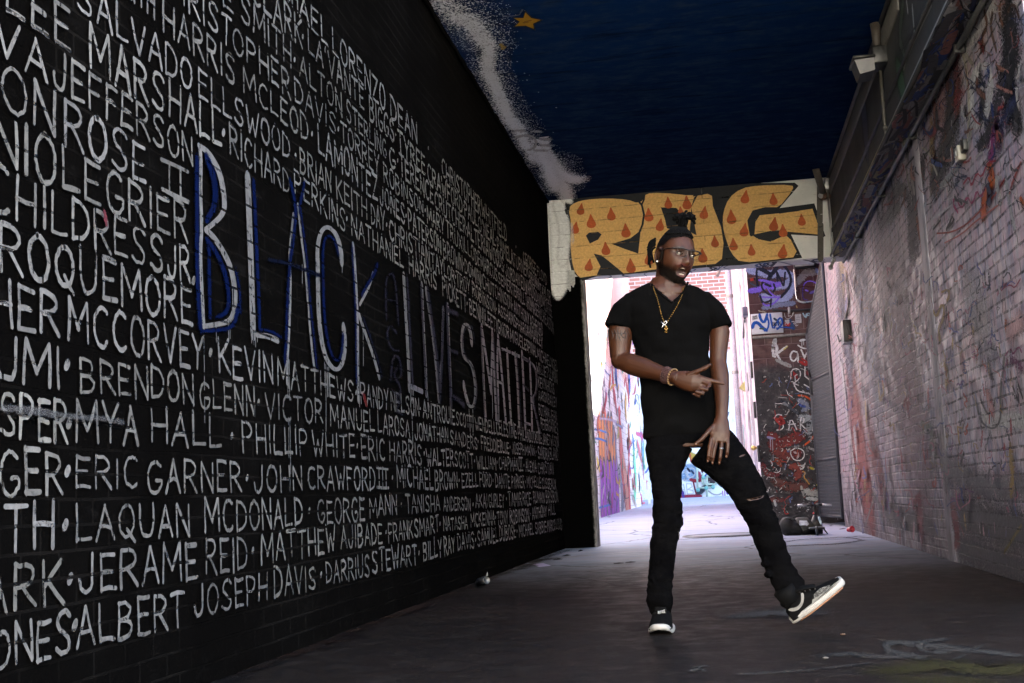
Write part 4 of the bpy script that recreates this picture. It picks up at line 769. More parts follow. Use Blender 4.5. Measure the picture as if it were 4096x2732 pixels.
# ---- fixtures on the right wall
GREYM = plain('grey_casting', (.022, .023, .022), .5, .35, .2); WHITEP = plain('off_white_casing', (.30, .30, .29), .45, 0, .12); STEEL = plain('dull_steel', (.30, .30, .29), .38, .8, .15); RUST = plain('rusty_iron', (.085, .042, .026), .75, .2, .5); DARK = plain('dark_metal', (.022, .022, .023), .5, .3, .3)
def aU(x, y): return onX(3200 + x * .765, y * .765, XU - .02)
p0, p1 = aU(440, 225), aU(440, 380); pl_ = onX(3200 + 395 * .765, 365 * .765, XU - .16)
lamp = thing('wall_lamp', 'grey box wall lamp with white lens hanging under the ceiling on a conduit stub', 'wall lamp', (XU, p0.y, p1.z))
yc = (aU(430, 300)).y; zc_ = aU(430, 300).z
b = MB(); b.rbox(XU - .11, XU + .03, yc - .10, yc + .14, zc_ - .075, zc_ + .075, .015, 2); b.build('back_box', GREYM, lamp)
b = MB(); P8 = [(XU - .10, yc - .12, zc_ - .02), (XU - .10, yc + .16, zc_ - .02), (XU - .10, yc + .16, zc_ - .135), (XU - .10, yc - .12, zc_ - .135), (XU - .25, yc - .10, zc_ - .03), (XU - .25, yc + .14, zc_ - .03), (XU - .215, yc + .14, zc_ - .15), (XU - .215, yc - .10, zc_ - .15)]
b.add(P8, [(0, 3, 2, 1), (4, 5, 6, 7), (0, 1, 5, 4), (3, 7, 6, 2), (0, 4, 7, 3), (1, 2, 6, 5)]); b.build('lens', plain('milky_lens', (.075, .075, .078), .5, 0, .1, 8, 0), lamp)
b = MB(); b.rbox(XU - .265, XU - .09, yc - .135, yc + .175, zc_ - .03, zc_ - .005, .006, 1); b.build('hood', GREYM, lamp)
b = MB(); b.tube([(XU - .05, yc + .02, zc_ + .07), (XU - .05, yc + .02, ZC - .03)], [(.03), (.042)], 12); b.build('upper_stub', plain('beige_pipe', (.06, .05, .04), .7), lamp)
b = MB(); zl = zz + .02; b.tube([(XU - .03, yc + .1, zc_ - .07), (XU - .03, yc + .12, zl + .05), (XR - .06, yc + .14, zl)], .013, 10); b.ball((XU - .03, yc + .11, zl + .13), .024); b.rbox(XR - .08, XR, yc + .10, yc + .17, zl - .03, zl + .03, .01, 2)
b.build('drop_conduit', plain('galvanised_pipe', (.055, .05, .04), .6, .2), lamp)
q = onX(3200 + 858 * .765, 803 * .765, XR)
jb = thing('junction_box', 'small white junction box with grey plate high on the brick wall', 'junction box', (XR, q.y, q.z))
b = MB(); b.rbox(XR - .05, XR + .005, q.y - .05, q.y + .06, q.z - .05, q.z + .05, .008, 2); b.build('housing', plain('aged_white_box', (.25, .235, .19), .5, 0, .2), jb)
b = MB(); b.rbox(XR - .058, XR - .05, q.y - .025, q.y + .03, q.z - .02, q.z + .02, .004, 1); b.build('cover_plate', WHITEP, jb)
b = MB(); b.rbox(XR - .035, XR + .005, q.y - .16, q.y - .06, q.z - .015, q.z + .06, .008, 2); b.build('side_plate', GREYM, jb)
q = onX(3250 + 395 * .383, 1000 + 850 * .383, XR)
eb = thing('electric_box', 'small dark metal box on the far brick wall, a wire bent out of its side', 'electric box', (XR, q.y, q.z))
b = MB(); b.rbox(XR - .10, XR + .005, q.y - .16, q.y + .16, q.z - .14, q.z + .13, .01, 2); b.build('housing', DARK, eb)
b = MB(); b.tube([(XR - .06, q.y + .15, q.z - .06), (XR - .11, q.y + .32, q.z - .08), (XR - .12, q.y + .42, q.z + .01)], .012, 8); b.build('wire_stub', DARK, eb)
b = MB(); b.box(XR - .10, XR - .003, q.y - .15, q.y + .15, q.z - .148, q.z - .141); b.build('pale_bottom', WHITEP, eb)
# pipework at the right end of the beam
yb_ = YD - .12
pv = onY(3310, 800, yb_)
pp_ = thing('pipe_stack', 'brown pipe with rusty valve and thin steel conduit at the right end of the beam', 'pipe', (pv.x, yb_, pv.z))
b = MB(); a0, a1 = onZ(3277, 655, ZC - .01), onY(3292, 775, yb_); b.tube([(a0.x - .02, yb_ - .35, ZC - .01), a1], .042, 12); b.build('brown_pipe', plain('brown_pipe_paint', (.075, .062, .05), .55), pp_)
b = MB(); a2, a3 = onY(3296, 783, yb_), onY(3356, 782, yb_ - .02); b.tube([a2, a3], .036, 12); b.ball(a2, .05); b.lathe([(.0, -.01), (.05, -.01), (.052, .02), (.0, .02)], a2.lerp(a3, .5), (1, 0, 0)); b.build('valve_body', RUST, pp_)
b = MB(); b.ball(a2 + Vector((-.035, -.02, 0)), .035); b.build('white_fitting', WHITEP, pp_)
b = MB(); b.ball(a3 + Vector((0, 0, .02)), .028); b.ball(a3 + Vector((.005, 0, -.015)), .026); b.build('white_fitting', WHITEP, pp_)
b = MB(); c0, c1, c2 = onY(3308, 735, yb_ - .04), onY(3318, 860, yb_ - .04), onY(3331, 1030, yb_ - .04); b.tube([c0, c1, c2, c2 + Vector((.0, .03, -.05))], .011, 8); b.rbox(c0.x - .03, c0.x + .03, yb_ - .06, yb_, c0.z - .07, c0.z + .07, .008, 2); b.build('thin_conduit', STEEL, pp_)
b = MB(); e0 = onY(3336, 1040, yb_ - .05); e1 = onY(3322, 1070, yb_ - .05); b.tube([e0, e1], .02, 8); b.ball(e0, .028); b.ball(e1, .03); b.tube([e0, onX(3350, 1035, XR - .02)], .014, 8); b.build('lower_elbow', STEEL, pp_)

# ------------------------------------------------------------------ mesh gate folded against the far end of the brick wall
GM = plain('galvanised_mesh', (.050, .053, .060), .55, .3, .2, 40, 0)
gA, gB = Vector((1.50, 20.3, 0)), Vector((1.685, 18.76, 0))
gate = thing('mesh_gate', 'tall grey wire mesh gate swung back against the end of the brick wall', 'gate', (1.6, 19.5, 0))
gd = gB - gA; H1, H2 = 3.05, 3.95
def gp(u, z): return gA + gd * u + Vector((0, 0, z))
b = MB()
for u in (0, 1): b.tube([gp(u, .12), gp(u, 3.0 + .9 * u)], .03, 8)
for z in (.15, 1.0, 2.25): b.tube([gp(0, z), gp(1, z)], .025, 8)
b.tube([gp(0, 3.0), gp(1, 3.9)], .025, 8); b.build('frame', GM, gate)
b = MB(); n = 34
for i in range(1, n): u = i / n; b.tube([gp(u, .15), gp(u, 3.0 + .9 * u)], .0095, 4, None, False)
for i in range(74): z = .2 + i * .05; u0 = max(0, (z - 3.0) / .9); b.tube([gp(u0, z), gp(1, z)], .0085, 4, None, False)
b.build('wire_mesh', GM, gate)
b = MB(); b.rbox(1.47, 1.53, 20.18, 20.30, 2.02, 2.3, .01, 1); b.tube([(1.49, 20.24, 2.3), (1.47, 20.2, 2.42)], .015, 6); b.build('latch', DARK, gate)
b = MB(); b.add([gp(.12, .16) + Vector((.03, 0, 0)), gp(1, .16) + Vector((.03, 0, 0)), gp(1, 2.2) + Vector((.03, 0, 0)), gp(.12, 2.2) + Vector((.03, 0, 0))], [(0, 1, 2, 3)]); b.add([gp(.12, .16) + Vector((.05, 0, 0)), gp(1, .16) + Vector((.05, 0, 0)), gp(1, 2.2) + Vector((.05, 0, 0)), gp(.12, 2.2) + Vector((.05, 0, 0))], [(0, 3, 2, 1)])
b.build('solid_lower_panel', plain('gate_panel', (.010, .010, .011), .6, .2), gate)
# ------------------------------------------------------------------ maroon block wall beyond the opening
t = NT('maroon_block'); bc, mo = t.bricks('y', .42, .222, .008, .5, .3, (.06, .018, .018), (.075, .022, .02))
n1 = t.noise(1.6, 6, .7); n2 = t.noise(9, 6, .75); n3 = t.noise(45, 4, .7); sp = t.new('ShaderNodeSeparateXYZ', Vector=t.pos)
c = t.mix(t.mapr(n2, .4, .7), (.062, .019, .018), (.040, .013, .014))
rug = t.mapr(t.math('ADD', sp.outputs[2], t.math('MULTIPLY', n1, .5)), 2.86, 2.66)       # thick crusted paint below the bare band
crust = t.ramp(n2, [(.36, (.010, .009, .010)), (.50, (.018, .016, .017)), (.60, (.05, .045, .045)), (.68, (.17, .16, .15))])
c = t.mix(rug, c, crust)
c = t.mix(t.math('MULTIPLY', t.math('MULTIPLY', mo, t.math('SUBTRACT', 1, rug)), .7), c, (.16, .10, .10))
t.bump(t.math('ADD', t.math('MULTIPLY', mo, -.6), t.math('MULTIPLY', t.math('ADD', n2, n3), t.math('ADD', .15, rug))), .9, .02)
MARO = t.fin(c, t.mapr(n2, .35, .65, .35, .7), 0, .45)
blk_ = thing('block_wall', 'maroon block wall plastered with layered graffiti beyond the opening', 'wall', (1.15, YM, 0))
b = MB(); b.box(XM + .005, 6, YM, YM + .4, -.1, 8.5); b.box(1.98, 5.2, 18.7, YM - .002, -.1, 8.5); b.build('block_face', MARO, blk_)  # second box, behind the gate, added to stop sun leaking through
unM = lambda x, y: onY(x, y, YM)
MP = paint_mat('block_graffiti', 'y', .42, .222, cut=.15, rough=.5, grain=60, wear=.5, bumpd=.006)
P = Paint((0, YM, 0), (1, 0, 0), (0, 0, 1), (0, -1, 0), .004)
def C(s): return [(2950 + x * .2104, 1020 + y * .2104) for x, y in pts_of(s)]
def D(s): return [(3000 + x * .542, 1300 + y * .542) for x, y in pts_of(s)]
LB, VI, NV, WH2, RD2, OR2 = (.32, .37, .58), (.22, .13, .70), (.010, .012, .026), (.66, .66, .66), (.34, .014, .016), (.66, .09, .012)
for pp, s, w, c, so, de in [
    (C, '260,300 420,310 560,380 900,330 1050,420 950,560 700,600', 190, LB, 1, .8), (C, '520,800 780,860 960,800 1050,600', 200, LB, 1, .8), (C, '520,1000 700,960 1040,920', 130, (.19, .22, .33), 1, .75), (C, '1180,480 1300,330 1440,330', 190, (.26, .24, .25), 1, .75), (C, '1520,300 1640,420 1790,440', 120, (.22, .26, .46), 1, .8), (C, '1640,560 1700,640 1740,740', 90, (.18, .19, .40), 1, .8), (C, '1590,160 1740,200', 90, (.36, .10, .42), 1, .9), (C, '1540,190 1570,400 1640,600 1700,760', 40, (.08, .02, .022), 0, .8),
    (C, '370,240 360,420 390,620', 50, NV, 1, .8), (C, '420,260 560,330 640,380 740,260', 90, NV, 1, .9), (C, '640,380 600,440', 90, NV, 1, .9), (C, '745,320 770,540', 38, NV, 0, 1), (C, '745,320 870,580', 38, NV, 0, 1), (C, '880,580 905,330', 34, NV, 0, 1), (C, '880,190 1000,360 1020,520 960,660 830,800', 56, NV, 1, .95),
    (C, '260,680 420,660 560,560 640,620 760,560', 130, VI, 1, .8), (C, '430,480 560,500 720,540 800,580', 60, VI, 1, .8), (C, '430,760 470,920 560,970 680,930 780,830', 40, VI, 1, .85), (C, '480,800 640,810 800,800', 40, VI, 1, .8), (C, '560,620 640,740 780,820', 36, VI, 1, .8),
    (C, '480,520 450,590 510,700 640,770', 40, NV, 1, .9), (C, '540,560 620,590', 60, NV, 1, .8), (C, '690,560 720,640 690,690', 50, NV, 1, .8), (C, '540,900 640,860', 44, NV, 1, .9), (C, '640,840 630,980', 36, NV, 1, .9), (C, '430,780 470,900', 50, NV, 1, .7), (C, '250,540 340,590', 50, (.05, .07, .10), 1, .7),
    (C, '1250,620 1270,540 1350,490 1460,510 1560,600 1580,720 1540,840', 30, VI, 1, .7), (C, '1300,670 1330,680', 50, VI, 1, .7), (C, '1400,720 1480,680', 70, (.12, .09, .36), 1, .7), (C, '1240,640 1240,830 1340,860', 26, (.09, .05, .28), 1, .6), (C, '1150,620 1260,600 1380,610 1540,600', 40, (.075, .02, .02), 1, .7),
    (C, '400,1060 540,1090', 40, (.40, .34, .26), 1, .6), (C, '1120,970 1130,1000', 30, (.40, .28, .12), 1, .8),
    (C, '1245,1110 1290,1200 1310,1120', 22, (.40, .60, .70), 0, 1), (C, '1300,1190 1350,1080 1400,1190', 20, (.40, .60, .70), 0, 1), (C, '1310,1150 1560,1150', 16, (.42, .62, .72), 0, 1), (C, '1420,1090 1430,1190', 18, (.42, .62, .72), 0, 1), (C, '1480,1090 1490,1190 1550,1170 1480,1150 1555,1095', 18, (.42, .62, .72), 0, 1), (C, '1480,1190 1484,1370', 7, (.4, .5, .55), 0, .9), (C, '1540,1160 1552,1370', 8, (.4, .5, .55), 0, .9), (C, '1590,1080 1598,1150', 12, WH2, 0, .9), (C, '1600,1270 1600,1330', 40, (.40, .38, .34), 1, .9), (C, '1320,1385 1330,1365', 14, WH2, 0, 1), (C, '1360,1385 1368,1365', 14, WH2, 0, 1),
    (C, '890,1110 910,1200 980,1220 1060,1130 1070,1080', 9, WH2, 0, .9), (C, '960,1100 970,1190 1000,1140 1030,1190 1050,1100', 8, WH2, 0, .9), (C, '1000,1250 1060,1390', 90, (.015, .05, .14), 1, .8), (C, '1030,1270 1090,1260 1060,1320 1120,1300 1100,1360 1150,1330', 9, WH2, 0, .9),
    # name and face in white spray
    (D, '168,165 178,110 190,100 186,165 200,150 196,200 175,250 168,170', 24, WH2, 1, .9), (D, '185,215 215,200 270,160', 18, WH2, 1, .9), (D, '250,180 275,160', 12, (.5, .42, .12), 1, .8), (D, '195,210 225,262', 17, WH2, 1, .9), (D, '205,262 250,285 290,300', 40, (.30, .29, .28), 1, .7),
    (D, '345,200 315,190 295,225 305,262 330,268 350,235 352,195 356,270', 13, WH2, 1, 1), (D, '378,185 400,235', 13, WH2, 1, 1), (D, '432,185 400,240 402,268', 13, WH2, 1, 1), (D, '455,188 460,262', 13, WH2, 1, 1), (D, '522,200 495,195 488,232 500,262 524,250 526,205 545,290', 13, WH2, 1, 1),
    (D, '355,150 385,172 430,175 470,160 495,128', 11, WH2, 1, .95), (D, '375,115 400,110', 20, WH2, 1, .9), (D, '420,110 442,106', 20, WH2, 1, .9), (D, '382,118 383,165', 4, WH2, 0, .9), (D, '436,112 438,160', 4, WH2, 0, .9), (D, '394,118 395,148', 4, WH2, 0, .9),
    (D, '370,270 420,300 445,250', 26, RD2, 1, .85), (D, '385,250 440,290', 18, RD2, 1, .8), (D, '300,400 305,330 350,320 376,350 366,395 330,425', 8, WH2, 0, .85), (D, '330,360 340,380', 34, RD2, 1, .8), (D, '405,310 405,400 520,405 470,350 455,310', 8, WH2, 0, .85), (D, '425,350 445,370', 40, (.16, .02, .03), 1, .8), (D, '400,440 470,480 560,470 575,440', 8, WH2, 0, .8), (D, '480,460 520,455', 40, (.15, .02, .03), 1, .8), (D, '325,440 350,490 420,500 460,520 510,490', 8, WH2, 0, .8), (D, '320,430 345,440', 8, WH2, 0, .8),
    (D, '250,570 290,600 340,640', 60, (.04, .05, .07), 1, .6), (D, '250,580 270,590', 30, (.20, .22, .24), 1, .7), (D, '370,560 430,600 400,620', 60, (.20, .22, .30), 1, .7), (D, '370,590 400,600', 26, (.03, .06, .30), 1, .8), (D, '400,690 460,700 440,770', 90, (.30, .33, .35), 1, .7), (D, '500,560 560,600 540,520', 60, (.22, .23, .22), 1, .65), (D, '560,520 570,560', 26, (.02, .07, .14), 1, .8),
    (D, '358,520 400,522 450,550 485,600 508,660 512,720 490,790 450,850 395,892', 13, OR2, 0, 1),
    (D, '232,665 205,658 178,680 190,705 225,715 250,745 235,772 200,775', 9, WH2, 1, 1), (D, '285,775 300,680 345,770', 9, WH2, 1, 1), (D, '285,735 335,730', 9, WH2, 1, 1), (D, '372,780 372,680 400,690 395,720 372,730 420,775', 10, WH2, 1, 1), (D, '460,780 470,690 500,660 540,800', 10, WH2, 1, .9), (D, '200,700 250,740 230,690', 40, RD2, 1, .9),
    (D, '170,830 220,880 300,840 360,830', 100, (.15, .010, .012), 1, .85), (D, '180,900 240,960 330,950', 110, (.13, .012, .012), 1, .8), (D, '200,1000 220,1030', 40, (.26, .05, .02), 1, .8), (D, '320,1050 370,1060 350,1110', 80, (.20, .03, .02), 1, .75), (D, '100,1040 130,1110 200,1100', 60, (.15, .015, .02), 1, .7), (D, '530,660 550,700 580,740', 40, (.19, .012, .014), 1, .85), (D, '200,1160 300,1200 390,1190', 100, (.09, .02, .016), 1, .7), (D, '160,1290 230,1290', 50, (.10, .018, .016), 1, .8),
    (D, '135,830 165,835', 22, (.24, .24, .44), 1, .9), (D, '150,840 152,920', 6, (.32, .32, .44), 0, .8), (D, '165,850 172,1000', 5, (.3, .3, .36), 0, .8),
    (D, '300,930 340,905 390,920 405,960 380,1000 330,1000 300,960 300,930', 9, WH2, 1, .95), (D, '330,940 360,950 350,980', 20, (.40, .30, .30), 1, .8), (D, '290,980 260,1040', 10, (.4, .38, .36), 1, .8), (D, '440,910 500,930 560,880 590,820', 22, (.32, .32, .30), 1, .8), (D, '480,890 500,900', 20, K_, 1, .8), (D, '560,760 580,800 540,860', 40, (.28, .28, .27), 1, .7),
    (D, '390,1080 410,1090 395,1120 420,1150 435,1172', 11, (.46, .24, .05), 1, .95), (D, '450,1055 460,1060', 22, (.40, .35, .02), 1, .9), (D, '495,1180 500,1220', 14, (.38, .34, .05), 1, .8), (D, '530,1090 550,1100', 40, (.09, .03, .025), 1, .8), (D, '440,1190 470,1170 490,1200', 20, (.02, .02, .02), 1, .9), (D, '520,970 570,1010 560,960', 40, (.32, .32, .30), 1, .7), (D, '540,1070 610,1110 600,1170 640,1200', 60, (.34, .34, .31), 1, .7), (D, '420,1230 520,1250 600,1230', 70, (.34, .34, .31), 1, .7), (D, '430,1280 520,1290 600,1280', 34, (.42, .44, .42), 1, .75), (D, '380,1200 400,1260', 30, (.28, .27, .25), 1, .7), (D, '628,1270 640,1300 645,1370', 12, (.28, .42, .44), 1, .9), (D, '180,1300 190,1330', 26, (.36, .38, .38), 1, .7), (D, '520,1300 600,1310', 36, (.26, .28, .27), 1, .6)]:
    istroke(P, unM, pp(s), w * (.2104 if pp is C else .542), c, bool(so), de, 1)
rs = random.Random(8)
for i in range(620):
    x, y = rs.uniform(60, 650), rs.uniform(300, 1400)
    if x < 250 and y < 800 and rs.random() < .75: continue
    c = rs.choice([(.40, .40, .38), (.30, .30, .29), (.016, .016, .018), (.02, .018, .02), (.15, .02, .02), (.22, .24, .25)])
    L = rs.uniform(3, 12); a = rs.uniform(0, 6.28)
    istroke(P, unM, [(3000 + x * .542, 1300 + y * .542), (3000 + (x + L * cos(a)) * .542, 1300 + (y + L * sin(a)) * .542)], rs.uniform(2, 6), c, True, rs.uniform(.6, 1))
for i in range(210):
    x, y = rs.uniform(90, 640), rs.uniform(300, 1380); L = rs.uniform(20, 80)
    if x < 250 and y < 800 and rs.random() < .7: continue
    n = rs.randint(3, 6); a = rs.uniform(0, 6.28); q = [(x, y)]
    for k in range(n): a += rs.gauss(0, .9); q.append((q[-1][0] + cos(a) * L / n, q[-1][1] + sin(a) * L / n))
    istroke(P, unM, [(3000 + u * .542, 1300 + v * .542) for u, v in q], rs.choice([2, 2.5, 3, 4]), rs.choice([(.62, .62, .60), (.5, .5, .49), (.012, .012, .013), (.012, .012, .013), (.36, .02, .02), (.30, .04, .02), (.10, .14, .30), (.34, .34, .33)]), rs.random() < .5, rs.uniform(.7, 1), 1)
P.build('layered_graffiti', MP, blk_)
b = MB(); a0, a1 = unM(3007, 1353), unM(3296, 1316); b.rbox(XM + .02, a1.x, YM - .05, YM + .01, a0.z - .015, a0.z + .025, .008, 1)
b.build('ragged_lintel_edge', plain('raw_concrete_edge', (.16, .15, .13), .8, 0, .5), blk_)
b = MB(); s0, s1 = unM(3002, 1258), unM(3134, 1328)
b.rbox(s0.x, s1.x, YM - .03, YM + .01, s1.z - .01, s0.z, .004, 1); sign = b.build('white_panel', plain('white_sheet', (.55, .56, .58), .45, 0, .06, 20, 0), blk_)
P = Paint((0, YM - .03, 0), (1, 0, 0), (0, 0, 1), (0, -1, 0), .003); unS = lambda x, y: onY(x, y, YM - .03); BL = (.008, .085, .42)
for s, w, so in [('290,1370 300,1310 350,1280 400,1300 470,1380 540,1430', 70, 1), ('420,1140 440,1230 500,1290 540,1220 560,1140', 60, 1), ('520,1440 580,1400 600,1280 560,1180', 40, 1), ('620,1130 640,1260 680,1430 740,1280', 40, 1), ('760,1410 800,1370 860,1300 830,1180 760,1240 780,1330', 42, 1), ('740,1390 900,1370 1040,1390', 26, 1)]:
    istroke(P, unS, C(s), w * .2104, BL, bool(so), .95, 1)
for s, w, cc in [('430,1400 500,1400', 34, (.05, .10, .08)), ('700,1210 740,1240', 40, (.03, .05, .08))]: istroke(P, unS, C(s), w * .2104, cc, False, .9)
def wordM(P, un, s, q, w, col):
    tot = sum(GWD.get(c, 1.) for c in s) + .25 * (len(s) - 1); x = 0
    for ch in s:
        wd_ = GWD.get(ch, 1.)
        for st in GL.get(ch, []):
            istroke(P, un, [(q[0] + (q[2] - q[0]) * (x + px * wd_) / tot, q[1] + (q[3] - q[1]) * (x + px * wd_) / tot - py * q[4]) for px, py in st], w, col)
        x += wd_ + .25
def cw(x0, y0, x1, y1, h): return (2950 + x0 * .2104, 1020 + y0 * .2104, 2950 + x1 * .2104, 1020 + y1 * .2104, h * .2104)
ipoly(P, unS, C('272,1165 375,1140 385,1215 280,1240'), (.5, .5, .5)); wordM(P, unS, 'SEWAD', cw(285, 1195, 370, 1175, 28), .9, K_); wordM(P, unS, 'CARMI', cw(290, 1232, 378, 1212, 28), .9, K_)
wordM(P, unS, 'DAS', cw(668, 1350, 745, 1345, 70), 2.2, K_); wordM(P, unS, 'N', cw(785, 1330, 815, 1326, 70), 2.2, K_)
P.build('panel_lettering', PAINT_SOFT, sign)
P = Paint((0, YM - .005, 0), (1, 0, 0), (0, 0, 1), (0, -1, 0), .004)
for s, c in [('1090,1130 1205,1120 1220,1290 1100,1300', (.46, .46, .47)), ('900,1235 985,1228 985,1340 895,1345', (.5, .5, .5)), ('232,450 325,430 335,482 250,500', (.40, .03, .015)), ('300,440 325,432 337,480 312,488', K_)]: ipoly(P, unM, C(s), c)
wordM(P, unM, 'S', cw(890, 1345, 915, 1342, 60), 2.2, (.4, .02, .02)); istroke(P, unM, C('935,1320 960,1345 990,1310'), 8, (.42, .02, .02), True, .95)
istroke(P, unM, C('1120,1190 1180,1180'), 2, (.2, .2, .22)); istroke(P, unM, C('1110,1230 1190,1220'), 2, (.22, .2, .24))
P.build('stickers', PAINT_SOFT, blk_)
b = MB(); f0, f1 = unM(3172, 1052), unM(3256, 1068)
fl = thing('floodlight', 'flat wall mounted floodlight under the beam on the maroon blocks', 'floodlight', ((f0.x + f1.x) / 2, YM, f0.z))
b.rbox(f0.x, f1.x + .02, YM - .14, YM, f1.z - .02, f0.z + .09, .02, 2); b.build('housing', DARK, fl)
b = MB(); b.rbox(f0.x + .02, f1.x - .01, YM - .15, YM - .138, f1.z + .005, f0.z + .03, .006, 1); b.build('lens', plain('floodlight_glass', (.32, .32, .31), .25, 0, .2, 20, 0), fl)
cond = thing('bent_conduit', 'shiny bent steel conduit running down and right on the maroon blocks', 'conduit', (1.1, YM, 3.2))
b = MB(); b.tube(smooth([unM(2950 + x * .2104, 1020 + y * .2104) + Vector((0, -.04, 0)) for x, y in ((1072, 280), (1095, 480), (1108, 760), (1140, 880), (1230, 912), (1400, 900), (1650, 878))], 2), .016, 10); b.build('tube', plain('bright_conduit', (.55, .54, .52), .3, .9, .1, 20, 0), cond)
b = MB(); p_ = unM(2950 + 1605 * .2104, 1020 + 880 * .2104); b.tube([p_ + Vector((-.05, -.04, .005)), p_ + Vector((.06, -.04, -.005))], .022, 10); b.build('coupling', WHITEP, cond)
cab = thing('wall_cable', 'dark cable clipped across the maroon blocks above the white panel', 'cable', (1.1, YM, 2.95))
b = MB(); b.tube(smooth([unM(2950 + x * .2104, 1020 + y * .2104) + Vector((0, -.03, 0)) for x, y in ((660, 1050), (800, 1055), (960, 1068), (1250, 1050), (1620, 1020))], 1), .018, 8); b.build('cable_run', DARK, cab)
b = MB(); p_ = unM(2950 + 975 * .2104, 1020 + 1060 * .2104); b.rbox(p_.x - .015, p_.x + .02, YM - .06, YM, p_.z - .05, p_.z + .05, .006, 1); b.build('clip', WHITEP, cab)

# ------------------------------------------------------------------ right side of the alley: building flank with plank door
t = NT('streaked_plank'); n1 = t.noise(2.5, 6, .75, t.scalev(t.pos, (1, 6, .22)), .4); n2 = t.noise(16, 5, .7, t.scalev(t.pos, (1, 3, .2)))
c = t.ramp(n1, [(.33, (.16, .09, .12)), (.42, (.46, .38, .42)), (.5, (.64, .63, .65)), (.58, (.40, .38, .50)), (.68, (.68, .67, .68))])
c = t.mix(t.mapr(n2, .58, .75), c, (.30, .12, .13)); t.bump(n2, .6, .01); PLANK = t.fin(c, .6, 0, .4)
side = thing('side_building', 'pinkish streaked plank flank of a building along the right of the alley', 'building', (1., 30, 0))
b = MB(); b.box(XM, 5.5, YM + .402, 44, -.1, 8.5); b.box(XM - .0, XM + .005, YM, YM + .402, -.1, 7.6); b.build('plank_face', PLANK, side)
unD = lambda x, y: onX(x, y, XM - .02)
b = MB()
for y in (22.0, 24.6, 29.0): b = MB(); b.rbox(XM - .05, XM + .01, y, y + .14, 0, 8.3, .01, 1); b.build('door_jamb', PLANK, side)
for x, y in ((3006, 1480), (3019, 1640), (3034, 2000 - 185)): b = MB(); q = onX(x, y, XM - .02); b.rbox(XM - .035, XM + .005, q.y - .12, q.y + .12, q.z - .13, q.z + .13, .006, 1); b.build('hinge_plate', DARK, side)
for x, y in ((2994, 1527),): b = MB(); q = onX(x, y, XM - .02); b.rbox(XM - .035, XM + .005, q.y - .2, q.y + .2, q.z - .16, q.z + .16, .006, 1); b.build('hinge_plate', DARK, side)
TEAL = plain('teal_paint', (.04, .22, .23), .5)
for x, y, h in ((3006, 1685, .25), (3018, 1838, .3), (2976, 1745, .7)): b = MB(); q = onX(x, y, XM - .02); b.rbox(XM - .03, XM + .005, q.y - .12, q.y + .12, q.z - h, q.z + h * .4, .006, 1); b.build('teal_patch', TEAL, side)
b = MB(); q = onX(3014, 1792, XM - .06); b.ball(q, .045); b.tube([q, (XM + .01, q.y, q.z)], .02, 8); b.build('door_knob', plain('brass', (.45, .33, .12), .3, .9, .2, 20, 0), side)
b = MB(); q = onX(2963, 1548, XM - .1); b.add([(XM - .01, q.y - .2, q.z + .12), (XM - .01, q.y + .2, q.z + .12), (XM - .13, q.y + .2, q.z - .02), (XM - .13, q.y - .2, q.z - .02), (XM - .01, q.y - .2, q.z - .10), (XM - .01, q.y + .2, q.z - .10)], [(0, 1, 2, 3), (4, 3, 2, 5), (0, 3, 4), (1, 5, 2), (0, 4, 5, 1)]); b.build('yellow_hood', plain('dirty_yellow', (.42, .38, .14), .6), side)
lm = thing('barn_lamp', 'grey cone shaded lamp high on the plank flank of the alley', 'lamp', (XM, 38, 6))
q = onX(2897, 1118, XM - .25); b = MB(); b.lathe([(.12, .45), (.14, .30), (.42, -.02), (.44, -.12), (.36, -.12)], (XM - .35, 37.5, onX(2897, 1118, XM - .35).z * 37.5 / onX(2897, 1118, XM - .35).y + .1), (0, 0, 1), 16)
b.build('shade', plain('zinc', (.30, .32, .36), .45, .4), lm)
b = MB(); b.tube([(XM - .35, 37.5, 6.9), (XM - .2, 37.5, 7.2), (XM + .02, 37.5, 7.2)], .05, 8); b.build('bracket', STEEL, lm)
mt_ = thing('wall_meter', 'small dark box and dangling lead on the plank flank', 'meter box', (XM, 22.5, 3))
q0, q1, q2 = onX(2977, 1232, XM - .05), onX(2979, 1270, XM - .05), onX(2974, 1350, XM - .03)
b = MB(); b.rbox(XM - .09, XM + .005, q0.y - .18, q0.y + .18, q1.z, q0.z, .02, 2); b.build('housing', plain('blue_grey_box', (.08, .08, .13), .45), mt_)
b = MB(); b.tube(smooth([q1, q1.lerp(q2, .5) + Vector((0, .05, 0)), q2], 2), .022, 6); b.build('lead', DARK, mt_)
dp = thing('drain_pipe', 'pale vertical drain pipe on the plank flank', 'drain pipe', (XM, 33, 0))
b = MB(); b.tube([(XM - .09, 33, .1), (XM - .09, 33, 7.5)], .075, 10); b.build('pipe_run', plain('pale_pipe', (.46, .47, .52), .5), dp)
b = MB()
for z in (1.6, 3.6, 5.6): b = MB(); b.lathe([(.09, -.04), (.095, 0), (.09, .04)], (XM - .09, 33, z), (0, 0, 1), 12); b.build('pipe_collar', STEEL, dp)

